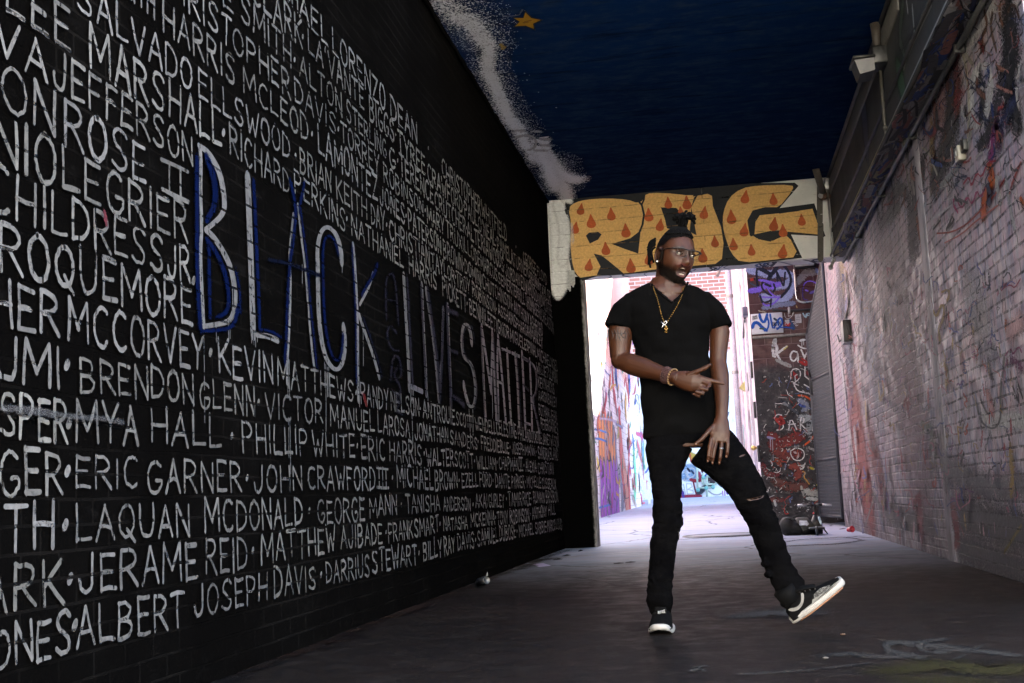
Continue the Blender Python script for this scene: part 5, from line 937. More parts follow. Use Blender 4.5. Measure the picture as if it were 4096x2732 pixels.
# ------------------------------------------------------------------ left side of the alley and the far end
t = NT('alley_block_brick'); sp = t.new('ShaderNodeSeparateXYZ', Vector=t.pos)
b1, m1 = t.bricks('x', .41, .215, .010, .5, .2); b2, m2 = t.bricks('x', .23, .082, .012, .5, .2, (.52, .17, .12), (.64, .26, .18))
n1 = t.noise(.35, 5, .65); n2 = t.noise(3, 5, .7, t.scalev(t.pos, (1, 1.6, .5))); up = t.mapr(t.math('ADD', sp.outputs[2], t.math('MULTIPLY', n1, 2.5)), 5.3, 5.9)
lo = t.ramp(n2, [(.34, (.55, .40, .50)), (.42, (.74, .76, .82)), (.56, (.84, .86, .88)), (.66, (.62, .62, .78))])
lo = t.mix(t.math('MULTIPLY', m1, .6), lo, (.25, .22, .22)); hi = t.mix(m2, b2, (.8, .66, .58)); hi = t.mix(t.mapr(n1, .5, .75), hi, (.85, .68, .60))
t.bump(t.math('MULTIPLY', m1, -1.), .4, .008); ALB = t.fin(t.mix(up, lo, hi), .7)
lw = thing('alley_wall', 'sunlit block wall with orange and purple graffiti along the left of the alley', 'wall', (XA, 30, 0))
b = MB(); b.box(-8, XA, YE + .3, 48, -.1, 9.5); b.build('block_face', ALB, lw)
unA = lambda x, y: onX(x, y, XA)
def E_(s): return [(2340 + x * .3188, 1600 + y * .3188) for x, y in pts_of(s)]
def F_(s): return [(2320 + x * .3828, 1080 + y * .3828) for x, y in pts_of(s)]
P = Paint((XA, 0, 0), (0, 1, 0), (0, 0, 1), (1, 0, 0), .01); OG, PU, GK = (.88, .34, .09), (.40, .10, .62), (.12, .11, .13)
for x0, yt, yb_2 in ((185, 330, 860), (222, 350, 900), (258, 335, 880), (298, 365, 900), (335, 370, 920), (370, 560, 905)):
    istroke(P, unA, [(2340 + x0 * .3188, 1600 + yt * .3188), (2340 + (x0 + 6) * .3188, 1600 + (yt + yb_2) / 2 * .3188), (2340 + (x0 + 12) * .3188, 1600 + yb_2 * .3188)], 44 * .3188, GK)
    istroke(P, unA, [(2340 + x0 * .3188, 1600 + (yt + 12) * .3188), (2340 + (x0 + 6) * .3188, 1600 + (yt + yb_2) / 2 * .3188), (2340 + (x0 + 12) * .3188, 1600 + (yb_2 - 12) * .3188)], 34 * .3188, OG if x0 != 258 else (.58, .40, .36))
for x0, yt, yb_2 in ((200, 900, 1450), (240, 920, 1440), (285, 915, 1425), (330, 930, 1420), (365, 925, 1410), (398, 910, 1400)):
    istroke(P, unA, [(2340 + x0 * .3188, 1600 + yt * .3188), (2340 + (x0 + 14) * .3188, 1600 + yb_2 * .3188)], 42 * .3188, GK)
    istroke(P, unA, [(2340 + x0 * .3188, 1600 + (yt + 10) * .3188), (2340 + (x0 + 14) * .3188, 1600 + (yb_2 - 10) * .3188)], 33 * .3188, PU)
for s in ('235,1080 215,1230', '285,1080 300,1150 270,1240', '185,1000 190,1420'): istroke(P, unA, E_(s), 10 * .3188, (.55, .52, .6))
for s in ('118,368 190,382 265,408', '122,480 190,492 272,522', '172,1352 250,1332 330,1305'): istroke(P, unA, E_(s), 26 * .3188, (.09, .26, .72))
for s, w, c, de in [('430,160 425,230 440,300', 34, (.55, .05, .07), .9), ('250,200 255,240', 30, (.62, .16, .10), .8), ('150,230 300,240 420,290', 60, (.42, .38, .52), .5), ('450,600 460,760 470,900', 60, (.55, .12, .10), .7), ('560,580 540,760 570,900', 26, (.50, .06, .09), .8), ('490,900 520,1100 530,1350', 70, (.56, .24, .17), .75), ('620,820 630,1000 620,1180', 40, (.12, .48, .28), .75), ('640,420 700,440 720,500', 60, (.42, .06, .16), .8), ('660,580 690,680', 60, (.48, .12, .16), .7), ('730,640 725,760', 44, (.10, .28, .52), .8), ('440,980 470,1200 460,1360', 40, (.24, .26, .34), .7), ('690,1180 720,1220 700,1300 750,1290', 20, (.55, .08, .16), .8), ('680,900 760,1000 800,1200', 120, (.55, .52, .66), .6), ('410,350 420,420 400,470', 34, (.50, .42, .12), .6), ('600,500 610,560', 22, (.05, .16, .5), .9), ('380,300 440,330 470,350', 40, (.22, .24, .38), .7), ('150,760 175,860', 30, (.62, .52, .10), .8), ('545,1000 560,1340', 26, (.46, .05, .04), .8), ('590,1220 640,1330', 50, (.42, .36, .34), .6), ('380,560 400,800', 30, (.28, .22, .34), .6)]:
    istroke(P, unA, E_(s), w * .3188, tuple(min(.9, v * 1.5) for v in c), True, de, 1)
for s, w, c, de in [('125,330 130,460 140,620 150,800', 46, (.14, .34, .66), .7), ('190,560 215,640 235,760 245,800', 40, (.26, .25, .30), .6), ('260,260 300,420', 30, (.5, .36, .45), .5)]: istroke(P, unA, F_(s), w * .3828, c, True, de, 1)
for s in ('110,800 120,860 130,830', '150,850 190,890 225,960', '165,880 160,1000', '115,1110 130,1200 175,1350 180,1280 140,1130', '190,1170 235,1200 245,1400', '290,1300 300,1240 312,1290', '300,1290 305,1400', '385,1240 400,1300 390,1340', '430,1320 440,1420', '565,1400 580,1290 610,1320 615,1450', '580,1340 600,1400', '205,1230 200,1180', '250,960 240,1040', '185,1050 190,1090', '470,1390 480,1560', '340,1050 350,1190', '380,1060 372,1140'): istroke(P, unA, F_(s), 7 * .3828, (.11, .11, .13), False, 1, 1)
for s in ('335,1050 340,1200', '350,1220 352,1330', '470,1140 460,1200', '480,1160 486,1210', '500,1280 505,1340', '420,1480 405,1568', '365,1330 372,1420'): istroke(P, unA, F_(s), 14 * .3828, (.58, .06, .10), True, .8)
rs = random.Random(77)
for i in range(260):
    x = rs.uniform(2366, 2610); y = rs.uniform(1180, 2040 - max(0, (x - 2400)) * .29)
    n = rs.randint(2, 5); a = rs.choice([1.4, 1.6, 1.9]) + rs.gauss(0, .3); L = rs.uniform(8, 60); q = [(x, y)]
    for k in range(n): a += rs.gauss(0, .5); q.append((q[-1][0] + cos(a) * L / n * .5, q[-1][1] + sin(a) * L / n))
    istroke(P, unA, q, rs.choice([1.2, 1.6, 2.4, 4, 7]), rs.choice([(.5, .05, .10), (.62, .16, .10), (.30, .08, .46), (.06, .12, .46), (.05, .05, .06), (.05, .05, .06), (.58, .22, .30), (.10, .40, .24), (.7, .4, .08), (.24, .24, .30)]), rs.random() < .5, rs.uniform(.6, 1), 1)
P.build('alley_graffiti', PAINT_SOFT, lw)

t = NT('salmon_brick'); sp = t.new('ShaderNodeSeparateXYZ', Vector=t.pos)
b2, m2 = t.bricks('y', .62, .21, .022, .5, .2, (.50, .16, .115), (.62, .25, .18)); n1 = t.noise(.5, 5, .6); n2 = t.noise(2.2, 5, .7)
hi = t.mix(m2, b2, (.82, .68, .60)); lo = t.ramp(n2, [(.36, (.62, .66, .76)), (.46, (.86, .86, .88)), (.6, (.9, .9, .9))])
SALM = t.fin(t.mix(t.mapr(t.math('ADD', sp.outputs[2], t.math('MULTIPLY', n1, .5)), 8.3, 8.5), lo, hi), .75)
fb = thing('far_building', 'salmon brick building with painted lower wall closing the far end of the alley', 'building', (-2, YB, 0))
b = MB(); b.box(-30, 30, YB, YB + 6, -.1, 27); b.build('brick_face', SALM, fb)  # unseen width and height enlarged to block sun from the alley
unF = lambda x, y: onY(x, y, YB)
P = Paint((0, YB, 0), (1, 0, 0), (0, 0, 1), (0, -1, 0), .02)
def G_(s): return [(2700 + x * .2232, 1750 + y * .2232) for x, y in pts_of(s)]
for s, w, c, so, de in [('240,290 330,340 420,360', 150, (.62, .42, .08), 1, .7), ('270,300 290,430', 40, (.55, .10, .06), 1, .8), ('300,360 380,440', 50, (.62, .30, .05), 1, .8), ('180,560 330,540 360,640 280,720 170,700', 200, (.26, .40, .58), 1, .7), ('180,620 240,560 330,540 365,620 340,700 250,720 190,640', 26, (.62, .62, .64), 1, .95), ('230,560 260,600', 44, (.02, .03, .07), 1, .9), ('300,600 330,640', 40, (.02, .04, .10), 1, .9), ('150,760 240,690 260,760 160,770 200,720', 18, (.62, .62, .64), 0, 1), ('170,420 210,400 180,500 200,520', 14, (.03, .03, .04), 0, 1),
                        ('300,760 360,780 470,760', 80, (.40, .03, .05), 1, .8), ('430,640 460,740', 70, (.42, .05, .10), 1, .8), ('440,430 480,460 490,600', 50, (.30, .05, .07), 0, .8), ('470,430 500,520 480,600 500,640 480,680', 16, (.02, .02, .03), 0, 1), ('560,680 640,640 700,660', 60, (.02, .07, .42), 1, .9), ('580,600 620,640 600,700 680,660', 22, (.02, .06, .5), 0, 1), ('620,760 700,800 640,860', 120, (.10, .07, .08), 1, .8), ('520,900 480,960 420,1000', 110, (.06, .07, .10), 1, .8), ('600,960 680,1020 780,1030 830,1000', 26, (.5, .48, .5), 1, .95), ('760,820 820,880 880,900', 16, (.05, .05, .06), 0, 1), ('780,800 850,830 870,900', 40, (.55, .5, .52), 1, .8), ('120,1060 260,1050 450,1050', 70, (.36, .03, .07), 1, .85), ('850,960 860,1040', 16, (.45, .10, .42), 0, .9), ('890,950 895,1040', 16, (.45, .10, .42), 0, .9), ('920,900 940,1000', 50, (.14, .06, .32), 1, .8), ('140,980 150,1060', 60, (.10, .05, .30), 1, .8), ('330,800 350,900 380,1000', 26, (.22, .03, .05), 0, .8)]:
    istroke(P, unF, G_(s), w * .2232, c, bool(so), de, 1)
for s in ('125,860 150,830 190,1020', '130,940 165,930', '205,830 220,1010', '205,830 290,830 310,880 230,930', '230,930 320,950 330,1010 220,1010'): istroke(P, unF, G_(s), 17 * .2232, (.66, .66, .68))
for s, w, c in [('3015,0 3016,1', 1, K_)]: pass
for s in ('2715,1090 2720,1075 2735,1100', '2740,1098 2752,1078 2756,1100', '2765,1080 2770,1102 2780,1078', '2790,1080 2806,1076 2808,1090 2795,1096 2792,1110'): istroke(P, unF, s, 3.2, (.66, .64, .62), False, 1)
for s in ('2905,1530 2900,1570 2912,1590', '2898,1600 2915,1585 2910,1640', '2900,1690 2915,1650', '2905,1460 2898,1500', '2893,1610 2900,1660'): istroke(P, unF, s, 6, (.16, .18, .26), True, .9)
istroke(P, unF, '2904,1550 2908,1600', 14, (.10, .22, .60), True, .7); istroke(P, unF, '2906,1683 2912,1690', 8, (.5, .03, .04), True, .9)
P.build('far_graffiti', PAINT_SOFT, fb)
gp_ = thing('gas_pipes', 'pale green gas pipes looping on the painted wall at the alley end', 'pipe', (-2, YB, 0))
b = MB()
def gt(s, r, off=-.25): b.tube([unF(*p) + Vector((0, off, 0)) for p in G_(s)], r, 8)
for s in ('395,380 400,700 405,900', '410,905 560,900 680,890', '680,890 680,840 740,835', '740,840 738,700 560,690', '505,640 510,830', '490,720 495,830 560,840 680,835', '570,700 575,1080'): gt(s, .055)
b.build('pipe_runs', plain('pale_green_pipe', (.44, .52, .42), .5), gp_)
b = MB()
TRG = plain('teal_regulator', (.16, .40, .36), .5)
for x, y in ((510, 720), (412, 940), (560, 905), (680, 890)): b = MB(); b.ball(unF(2700 + x * .2232, 1750 + y * .2232) + Vector((0, -.3, 0)), .11); b.build('regulator', TRG, gp_)
# neighbours that close the sight lines past the left wall
nb = thing('orange_building', 'tall orange brick building rising behind the left alley wall', 'building', (-7, 52, 0))
t = NT('orange_brick'); b2, m2 = t.bricks('y', .5, .17, .02, .5, .2, (.52, .22, .13), (.60, .30, .19)); SALM2 = t.fin(t.mix(m2, b2, (.6, .5, .42)), .75)
b = MB(); b.box(-14, -4.0, 50, 60, -.1, 18); b.build('brick_face', SALM2, nb)
b = MB()
PST = plain('pale_stone', (.62, .58, .52), .7)
for x in (-4.6, -6.2): b = MB(); b.rbox(x - .25, x + .25, 49.8, 50.02, 0, 18, .03, 1); b.build('pale_pier', PST, nb)

# unseen pale front added behind the camera to bounce sunlight into the passage
oh = thing('bounce_facade', 'unseen pale facade added to bounce sunlight into the near mouth of the passage', 'building', (0, -9, 0))
b = MB(); b.box(-14, 14, -13, -9, -.1, 9); b.build('bounce_front', plain('bounce_cream', (.82, .77, .68), .8, 0, .04), oh)
# ------------------------------------------------------------------ things lying about
BLACKP = plain('black_plastic', (.004, .004, .0045), .45, 0, .3, 30, .1); BLACKF = plain('black_nylon', (.003, .003, .0033), .75, 0, .4, 60, .4)
ALU = plain('brushed_aluminium', (.42, .43, .45), .35, .85, .1); GREYF = plain('grey_flap_fabric', (.06, .058, .05), .7, 0, .25, 60, .3)
# red cup against the brick wall
q = onZ(3415, 2130)
cup = thing('red_cup', 'red plastic cup lying against the foot of the brick wall', 'cup', (q.x, q.y, 0))
ax = Vector((.55, -.8, .12)).normalized(); c0 = Vector((q.x - .03, q.y + .05, .040))
b = MB(); b.lathe([(.0, 0), (.027, 0), (.028, .007), (.037, .077), (.039, .079), (.035, .077), (.025, .008), (.0, .008)], c0 - ax * .05, ax, 22); b.build('cup_body', plain('red_plastic', (.42, .012, .03), .35, 0, .12, 20, 0), cup)
b = MB(); b.lathe([(.037, .075), (.041, .078), (.041, .082), (.036, .082)], c0 - ax * .05, ax, 22); b.build('rolled_rim', plain('red_rim', (.5, .02, .04), .3, 0, .1, 20, 0), cup)
# can by the mural wall
q = onZ(1942, 2345)
can = thing('drink_can', 'crumpled silver drink can lying at the foot of the mural wall', 'can', (q.x, q.y, 0))
ax = Vector((.62, -.75, .18)).normalized(); c0 = Vector((q.x - .02, q.y, .036))
b = MB(); b.lathe([(.0, .004), (.024, 0), (.030, .006), (.033, .016), (.031, .05), (.033, .07), (.032, .10), (.027, .116), (.025, .118)], c0 - ax * .06, ax, 22); b.build('can_body', plain('can_print', (.05, .05, .055), .35, .6, .5, 30, .2), can)
b = MB(); b.lathe([(.025, .117), (.0275, .119), (.0275, .123), (.024, .121), (.022, .116), (.0, .115)], c0 - ax * .06, ax, 22); b.build('can_lid', plain('bare_aluminium', (.16, .16, .155), .45, .9, .05, 20, 0), can)
b = MB(); t_ = c0 + ax * .055; b.add([t_ + Vector((0, 0, .03)), t_ + Vector((.018, -.01, .034)), t_ + Vector((.014, -.008, .064))], [(0, 1, 2)]); b.add([t_ + Vector((0, .001, .03)), t_ + Vector((.014, -.007, .064)), t_ + Vector((.018, -.009, .034))], [(0, 1, 2)]); b.build('torn_flap', WHITEP, can)
# sheet of paper
pc = [onZ(2131, 2256, .004), onZ(2172, 2252, .010), onZ(2204, 2262, .005), onZ(2156, 2267, .004)]
paper = MB(); ctr = sum(pc, Vector()) / 4 + Vector((0, 0, .004))
paper.add(pc + [ctr] + [p - Vector((0, 0, .0015)) for p in pc], [(0, 1, 4), (1, 2, 4), (2, 3, 4), (3, 0, 4), (8, 7, 6, 5), (0, 5, 6, 1), (1, 6, 7, 2), (2, 7, 8, 3), (3, 8, 5, 0)])
po = paper.build('paper_sheet', plain('lilac_paper', (.30, .26, .44), .6, 0, .08, 10, 0), None, ctr); tag(po, 'pale lilac sheet of paper on the floor near the pillar', 'paper')
# crumpled white litter by the gate
q = onZ(3350, 2094)
lit = MB(); bm = bmesh.new(); bmesh.ops.create_icosphere(bm, subdivisions=3, radius=.06); rs = random.Random(3)
for v in bm.verts: v.co *= rs.uniform(.72, 1.2); v.co.z = v.co.z * 1.5 + .075; v.co += Vector((q.x, q.y - .06, 0))
bm.verts.index_update(); lit.add([v.co.copy() for v in bm.verts], [[v.index for v in f.verts] for f in bm.faces]); bm.free()
lo_ = lit.build('crumpled_litter', plain('white_litter', (.62, .63, .65), .6, 0, .2, 30, 0), None, (q.x, q.y - .06, 0)); tag(lo_, 'crumpled white litter at the foot of the mesh gate', 'litter')
# leaves and twigs: each its own scrap
scr = [(2268, 2223, 'twiggy dark scrap nearest the black pillar on the floor'), (2232, 2238, 'curled dark leaf beside the lilac paper on the floor'), (2323, 2204, 'tiny dark scrap touching the foot of the black pillar'), (2475, 2254, 'thin dark stick lying alone in front of the bright opening'), (2522, 2250, 'flat dark shard behind the standing man on the passage floor'), (3372, 2116, 'small dark stick on the bright floor left of the red cup')]
for i, (x, y, lab) in enumerate(scr):
    p = onZ(x, y, .006); rs = random.Random(i); m_ = MB(); L = .05 if i != 2 else .03
    for k in range(1 if i > 2 else 3):
        a = rs.uniform(-.5, .5); m_.tube([p + Vector((-L * cos(a), -L * sin(a), 0)), p + Vector((0, 0, .004 + .003 * k)), p + Vector((L * cos(a + .6), L * sin(a), .004))], [.003, .006, .002], 6, None, True, None, .5)
    o = m_.build('litter_scrap', BLACKF, None, p); tag(o, lab, 'litter', 'dark scraps on the floor')
for x, y, lab in ((3372, 2541, 'tawny dry leaf on the floor right of the raised shoe'), (3302, 2636, 'pale crumb on the floor below the raised shoe')):
    p = onZ(x, y, .004); m_ = MB(); m_.ball(p + Vector((0, 0, .004)), (.012, .008, .005), 10, 6); o = m_.build('floor_crumb', plain('dry_leaf_' + lab[:5].strip(), (.05, .025, .012) if lab[0] == 't' else (.06, .056, .05), .7), None, p); tag(o, lab, 'litter')
# drain cover plates in the floor (flush)
q = onZ(2870, 2146)
mh = thing('manhole_cover', 'round steel manhole cover slightly proud of the bright floor at the opening', 'manhole cover', (q.x, q.y, 0))
b = MB(); b.lathe([(.0, .012), (.50, .012), (.53, .006), (.55, .0)], (q.x + .1, q.y + .3, 0), (0, 0, 1), 40); b.build('cover', plain('worn_cover', (.11, .12, .16), .6, .1, .3, 20, .3), mh)
b = MB(); b.lathe([(.53, .004), (.55, .016), (.57, .014), (.585, .0)], (q.x + .1, q.y + .3, 0), (0, 0, 1), 40); b.build('frame_ring', plain('dark_ring', (.012, .012, .014), .6, .3), mh)
dg = thing('drain_grate', 'narrow slotted drain grate across the alley floor beyond the opening', 'drain grate', (onZ(2820, 2118).x, onZ(2820, 2118).y, 0))
a0, a1 = onZ(2710, 2124), onZ(2936, 2110); yy_ = (a0.y + a1.y) / 2
b = MB(); b.box(a0.x, a1.x, yy_ - .16, yy_ + .16, .0, .006); b.build('slot_pit', plain('pit_dark', (.10, .11, .14), .7), dg)
b = MB()
for i in range(18):
    x = a0.x + (a1.x - a0.x) * i / 17; b.box(x - .010, x + .010, yy_ - .16, yy_ + .16, .006, .014)
b.box(a0.x - .02, a1.x + .02, yy_ - .19, yy_ - .161, 0, .014); b.box(a0.x - .02, a1.x + .02, yy_ + .161, yy_ + .19, 0, .014); b.build('grate_bars', plain('grate_steel', (.30, .32, .40), .55, .2), dg)

# backpack and kick scooter in front of the maroon wall
YS = 16.6
sq = lambda x, y, dy=0.: onY(x, y, YS + dy)
bp = thing('backpack', 'black backpack with grey flap slumped on the floor beside a kick scooter', 'backpack', (sq(3200, 2135).x, YS, 0))
b = MB()
for (x, y, r1, r2, r3) in ((3150, 2106, .105, .16, .125), (3185, 2118, .13, .17, .09), (3225, 2120, .12, .16, .08), (3262, 2128, .10, .13, .05)):
    p = sq(x, y); b.ball((p.x, YS, max(p.z, r3 * .9)), (r1, r2, r3), 18, 10)
bb_ = b.build('pack_body', BLACKF, bp); mod = bb_.modifiers.new('r', 'REMESH'); mod.mode = 'VOXEL'; mod.voxel_size = .012; sm_ = bb_.modifiers.new('s', 'SMOOTH'); sm_.iterations = 6
b = MB(); fl_ = [sq(3187, 2076, -.10), sq(3226, 2075, -.10), sq(3257, 2117, -.19), sq(3212, 2112, -.19)]
b.tube([fl_[0].lerp(fl_[1], .5) + Vector((0, .04, .01)), fl_[0].lerp(fl_[1], .5) + Vector((0, -.02, 0)), fl_[2].lerp(fl_[3], .5).lerp(fl_[0].lerp(fl_[1], .5), .5) + Vector((0, -.02, .01)), fl_[2].lerp(fl_[3], .5)], [(.075, .012), (.078, .02), (.082, .02), (.08, .012)], 14, None, True, (1, 0, 0)); b.build('grey_flap', GREYF, bp)
b = MB(); b.tube([sq(3198, 2092, -.20), sq(3225, 2092, -.22), sq(3232, 2100, -.22)], [(.012, .03), (.012, .03), (.01, .02)], 8, None, True, (0, -1, 0)); b.build('reflective_strip', plain('pale_strip', (.6, .62, .66), .4), bp)
b = MB(); b.tube(smooth([sq(3122, 2100, -.05), sq(3135, 2078, -.08), sq(3160, 2070, -.08), sq(3180, 2082, -.09)], 2), .014, 8); b.build('shoulder_strap', plain('strap_black', (.03, .03, .032), .6), bp)
b = MB(); b.tube(smooth([sq(3170, 2072), sq(3190, 2062), sq(3212, 2068), sq(3222, 2076)], 2), .010, 8); b.build('grab_handle', BLACKF, bp)
ks = thing('kick_scooter', 'small folded kick scooter with silver handlebar standing by the maroon wall', 'scooter', (sq(3260, 2120).x, YS + .1, 0))
hb = sq(3258, 2021, .1)
b = MB(); b.tube([sq(3190, 2021, .1), sq(3228, 2020, .1)], .014, 10); b.tube([sq(3288, 2019, .1), sq(3328, 2020, .1)], .014, 10); b.tube([sq(3228, 2020, .1), sq(3288, 2019, .1)], .010, 10); b.build('handlebar', ALU, ks)
for x0, x1 in ((3228, 3254), (3262, 3289)):
    b = MB(); b.tube([sq(x0, 2021, .1), sq(x1, 2021, .1)], .019, 12); b.build('grip', BLACKP, ks)
b = MB(); b.tube([hb + Vector((0, 0, .015)), sq(3260, 2050, .1), sq(3262, 2085, .1)], [.018, .024, .03], 12); b.build('stem', BLACKP, ks)
b = MB(); b.tube([sq(3262, 2062, .08), sq(3263, 2085, .05), sq(3264, 2112, .02)], [(.03, .03), (.058, .04), (.075, .05)], 14, None, True, (1, 0, 0)); b.build('folding_joint', plain('joint_grey', (.022, .02, .02), .5), ks)
b = MB(); b.tube([sq(3275, 2066, .02), sq(3282, 2090, .02), sq(3287, 2108, .02)], [(.012, .01), (.02, .012), (.012, .01)], 10, None, True, (1, 0, 0)); b.build('shiny_fork', plain('polished_fork', (.5, .6, .68), .25, .7, .1, 20, 0), ks)
b = MB(); b.ball(sq(3254, 2053, .05), .012, 10, 6); b.build('red_reflector', plain('reflector_red', (.55, .02, .03), .3, 0, .1, 20, 0), ks)
b = MB(); w0 = sq(3284, 2120, .0); b.rbox(w0.x - .17, w0.x + .02, YS - .45, YS + .02, .075, .10, .012, 2); b.build('deck', BLACKP, ks)
for dx, dy_ in ((.005, .02), (-.08, -.44)):
    b = MB(); b.lathe([(.018, -.014), (.05, -.016), (.058, -.008), (.058, .008), (.05, .016), (.018, .014)], (w0.x + dx, YS + dy_, .058), (1, 0, 0), 20); wo = b.build('wheel', BLACKP, ks)
    b = MB(); b.lathe([(.0, -.017), (.02, -.018), (.022, .018), (.0, .017)], (w0.x + dx, YS + dy_, .058), (1, 0, 0), 14); b.build('hub', ALU, wo)
b = MB(); b.tube([(w0.x + .02, YS - .1, .08), (w0.x + .07, YS - .13, .0)], .010, 8); b.build('kickstand', BLACKP, ks)
# ------------------------------------------------------------------ the man
HF = Vector((-sin(YAW), cos(YAW), 0)); HR = Vector((cos(YAW), sin(YAW), 0)); HZ = Vector((0, 0, 1))
PB = onZ(2640, 2541) + HF * .15                       # depth of his body
def mp(x, y, dy=0.):
    d = ray(x, y); q = PB + HF * dy
    return CAM + d * ((q - CAM).dot(HF) / d.dot(HF))
PPM = FPX / ((PB - CAM).dot(FWD))
def mtube(b, rows, n=20, up=None):
    """rows: x, y, dy, half width in photo px, half depth in m"""
    b.tube([mp(r[0], r[1], r[2]) for r in rows], [(r[3] / PPM, r[4]) for r in rows], n, None, True, up or HR)
def baked(b, name, voxel, it, fac=.5):
    """join overlapping shapes into one skin"""
    me = b.mesh('tmp'); o = bpy.data.objects.new('tmp', me); link(o)
    r = o.modifiers.new('r', 'REMESH'); r.mode = 'VOXEL'; r.voxel_size = voxel
    s = o.modifiers.new('s', 'SMOOTH'); s.iterations = it; s.factor = fac
    dg_ = bpy.context.evaluated_depsgraph_get(); m2 = bpy.data.meshes.new_from_object(o.evaluated_get(dg_))
    bpy.data.objects.remove(o); bpy.data.meshes.remove(me)
    n = len(m2.vertices); V = np.empty(n * 3); m2.vertices.foreach_get('co', V); V = V.reshape(-1, 3)
    N = np.empty(n * 3); m2.vertices.foreach_get('normal', N); N = N.reshape(-1, 3)
    F = [tuple(p.vertices) for p in m2.polygons]; bpy.data.meshes.remove(m2)
    return V, N, F
def from_arrays(name, V, F, C, mat, parent):
    b = MB(); b.add([Vector(v) for v in V], F, [tuple(c) for c in C], True)
    return b.build(name, mat, parent)

man = thing('person', 'man in black v neck shirt and ripped black jeans, striding and pointing, wearing glasses', 'person', (PB.x, PB.y, 0))

# head frame: f forward, s to his left (image right when he faces us), u up
hc = mp(2699, 1026, -.01)
def rot(v, ax, a): return Matrix.Rotation(a, 3, ax) @ v
_f, _s, _u = -HF, HR, HZ
yaw_h, tilt_h, roll_h = radians(26), radians(6), radians(9)
_f = rot(_f, HZ, yaw_h); _s = rot(_s, HZ, yaw_h)
_f = rot(_f, _s, tilt_h); _u = rot(_u, _s, tilt_h)
_s = rot(_s, HF, roll_h); _u = rot(_u, HF, roll_h); _f = rot(_f, HF, roll_h)
HS = 1.10
def hp(f, s, u): return hc + (_f * f + _s * s + _u * u) * HS
def hl(P): d = (Vector(P) - hc) / HS; return (d.dot(_f), d.dot(_s), d.dot(_u))
def G(x, s): return exp(-.5 * (x / s) ** 2)
def skull():
    nu, nv = 88, 60; vs = []
    for i in range(nv + 1):
        ph = pi * i / nv
        for j in range(nu):
            th = 2 * pi * j / nu
            df, ds, du = sin(ph) * cos(th), sin(ph) * sin(th), cos(ph)
            u = .118 * du
            f = (.094 if df > 0 else .098) * (abs(df) ** .92) * (1 if df > 0 else -1)
            s = .075 * (abs(ds) ** .9) * (1 if ds > 0 else -1)
            if u < -.02:
                k = (-.02 - u) / .098; s *= 1 - .30 * k ** 1.5
                if df > 0: f = f * (1 - .02 * k) + .012 * k
                else: f *= 1 - .40 * k
            if u > .06 and df > 0: f *= 1 - .10 * ((u - .06) / .058)
            if df > .0:
                w = min(1, df * 2.2)
                f += w * (.017 * G(s, .0105) * G(u + .024, .013) + .012 * G(s, .008) * G(u - .002, .02) + .007 * G(abs(s) - .012, .007) * G(u + .030, .007)
                          - .012 * G(abs(s) - .032, .015) * G(u - .010, .011) + .006 * G(abs(s) - .028, .02) * G(u - .030, .008) + .004 * G(abs(s) - .045, .013) * G(u + .014, .015)
                          + .010 * G(s, .028) * G(u + .060, .022) + .005 * G(s, .02) * G(u + .0415, .0045) + .006 * G(s, .017) * G(u + .0855, .005)
                          - .030 * G(s, .0175) ** .8 * G(u + .064, .0115) + .007 * G(s, .02) * G(u + .106, .012))
            vs.append(hp(f, s, u))
    fs = [(i * nu + j, (i + 1) * nu + j, (i + 1) * nu + (j + 1) % nu, i * nu + (j + 1) % nu) for i in range(nv) for j in range(nu)]
    return vs, fs

# ---- body: one continuous skin
b = MB(); v_, f_ = skull(); b.add(v_, f_, None, True)
for sd in (-1, 1):      # ears
    pts = [hp(-.002 + .020 * cos(a), sd * (.0775 + .006 * sin(a * .5)), -.008 + .031 * sin(a)) for a in [2 * pi * k / 14 for k in range(15)]]
    b.tube(pts, .0058, 7); b.ball(hp(.002, sd * .075, -.010), (.010, .010, .024), 12, 8)
    b.ball(hp(.004, sd * .077, -.036), .0075, 10, 6)
b.tube([hp(-.03, 0, -.03), hp(-.028, 0, -.085), mp(2672, 1140, .015), mp(2670, 1190, .02)], [(.062, .066), (.060, .064), (.066, .066), (.09, .08)], 20, None, True, HR)
mtube(b, [(2669, 1112, .022, 60, .06), (2669, 1140, .024, 82, .07), (2670, 1162, .024, 112, .078), (2670, 1185, .022, 130, .08)], 22)
mtube(b, [(2670, 1180, .02, 110, .07), (2670, 1232, .015, 150, .088), (2682, 1330, .01, 150, .10), (2692, 1430, .01, 132, .10), (2706, 1530, .01, 138, .098), (2728, 1640, .01, 150, .10), (2738, 1740, .01, 155, .105), (2740, 1790, .01, 140, .10)], 24)
# his right arm (left in the picture)
mtube(b, [(2540, 1222, .02, 34, .050), (2496, 1256, .02, 38, .056), (2481, 1330, .01, 52, .062), (2480, 1390, .0, 45, .052), (2479, 1432, -.01, 40, .046)], 18)
b.ball(mp(2480, 1440, -.012), (.043, .044, .045), 16, 10)
FA = [mp(2482, 1440, -.015), mp(2530, 1458, -.06), mp(2570, 1471, -.095), mp(2630, 1490, -.15), mp(2682, 1506, -.195), mp(2712, 1513, -.215)]
b.tube(FA, [(.042, .040), (.050, .046), (.049, .045), (.038, .036), (.029, .033), (.026, .036)], 18, None, True, HZ)
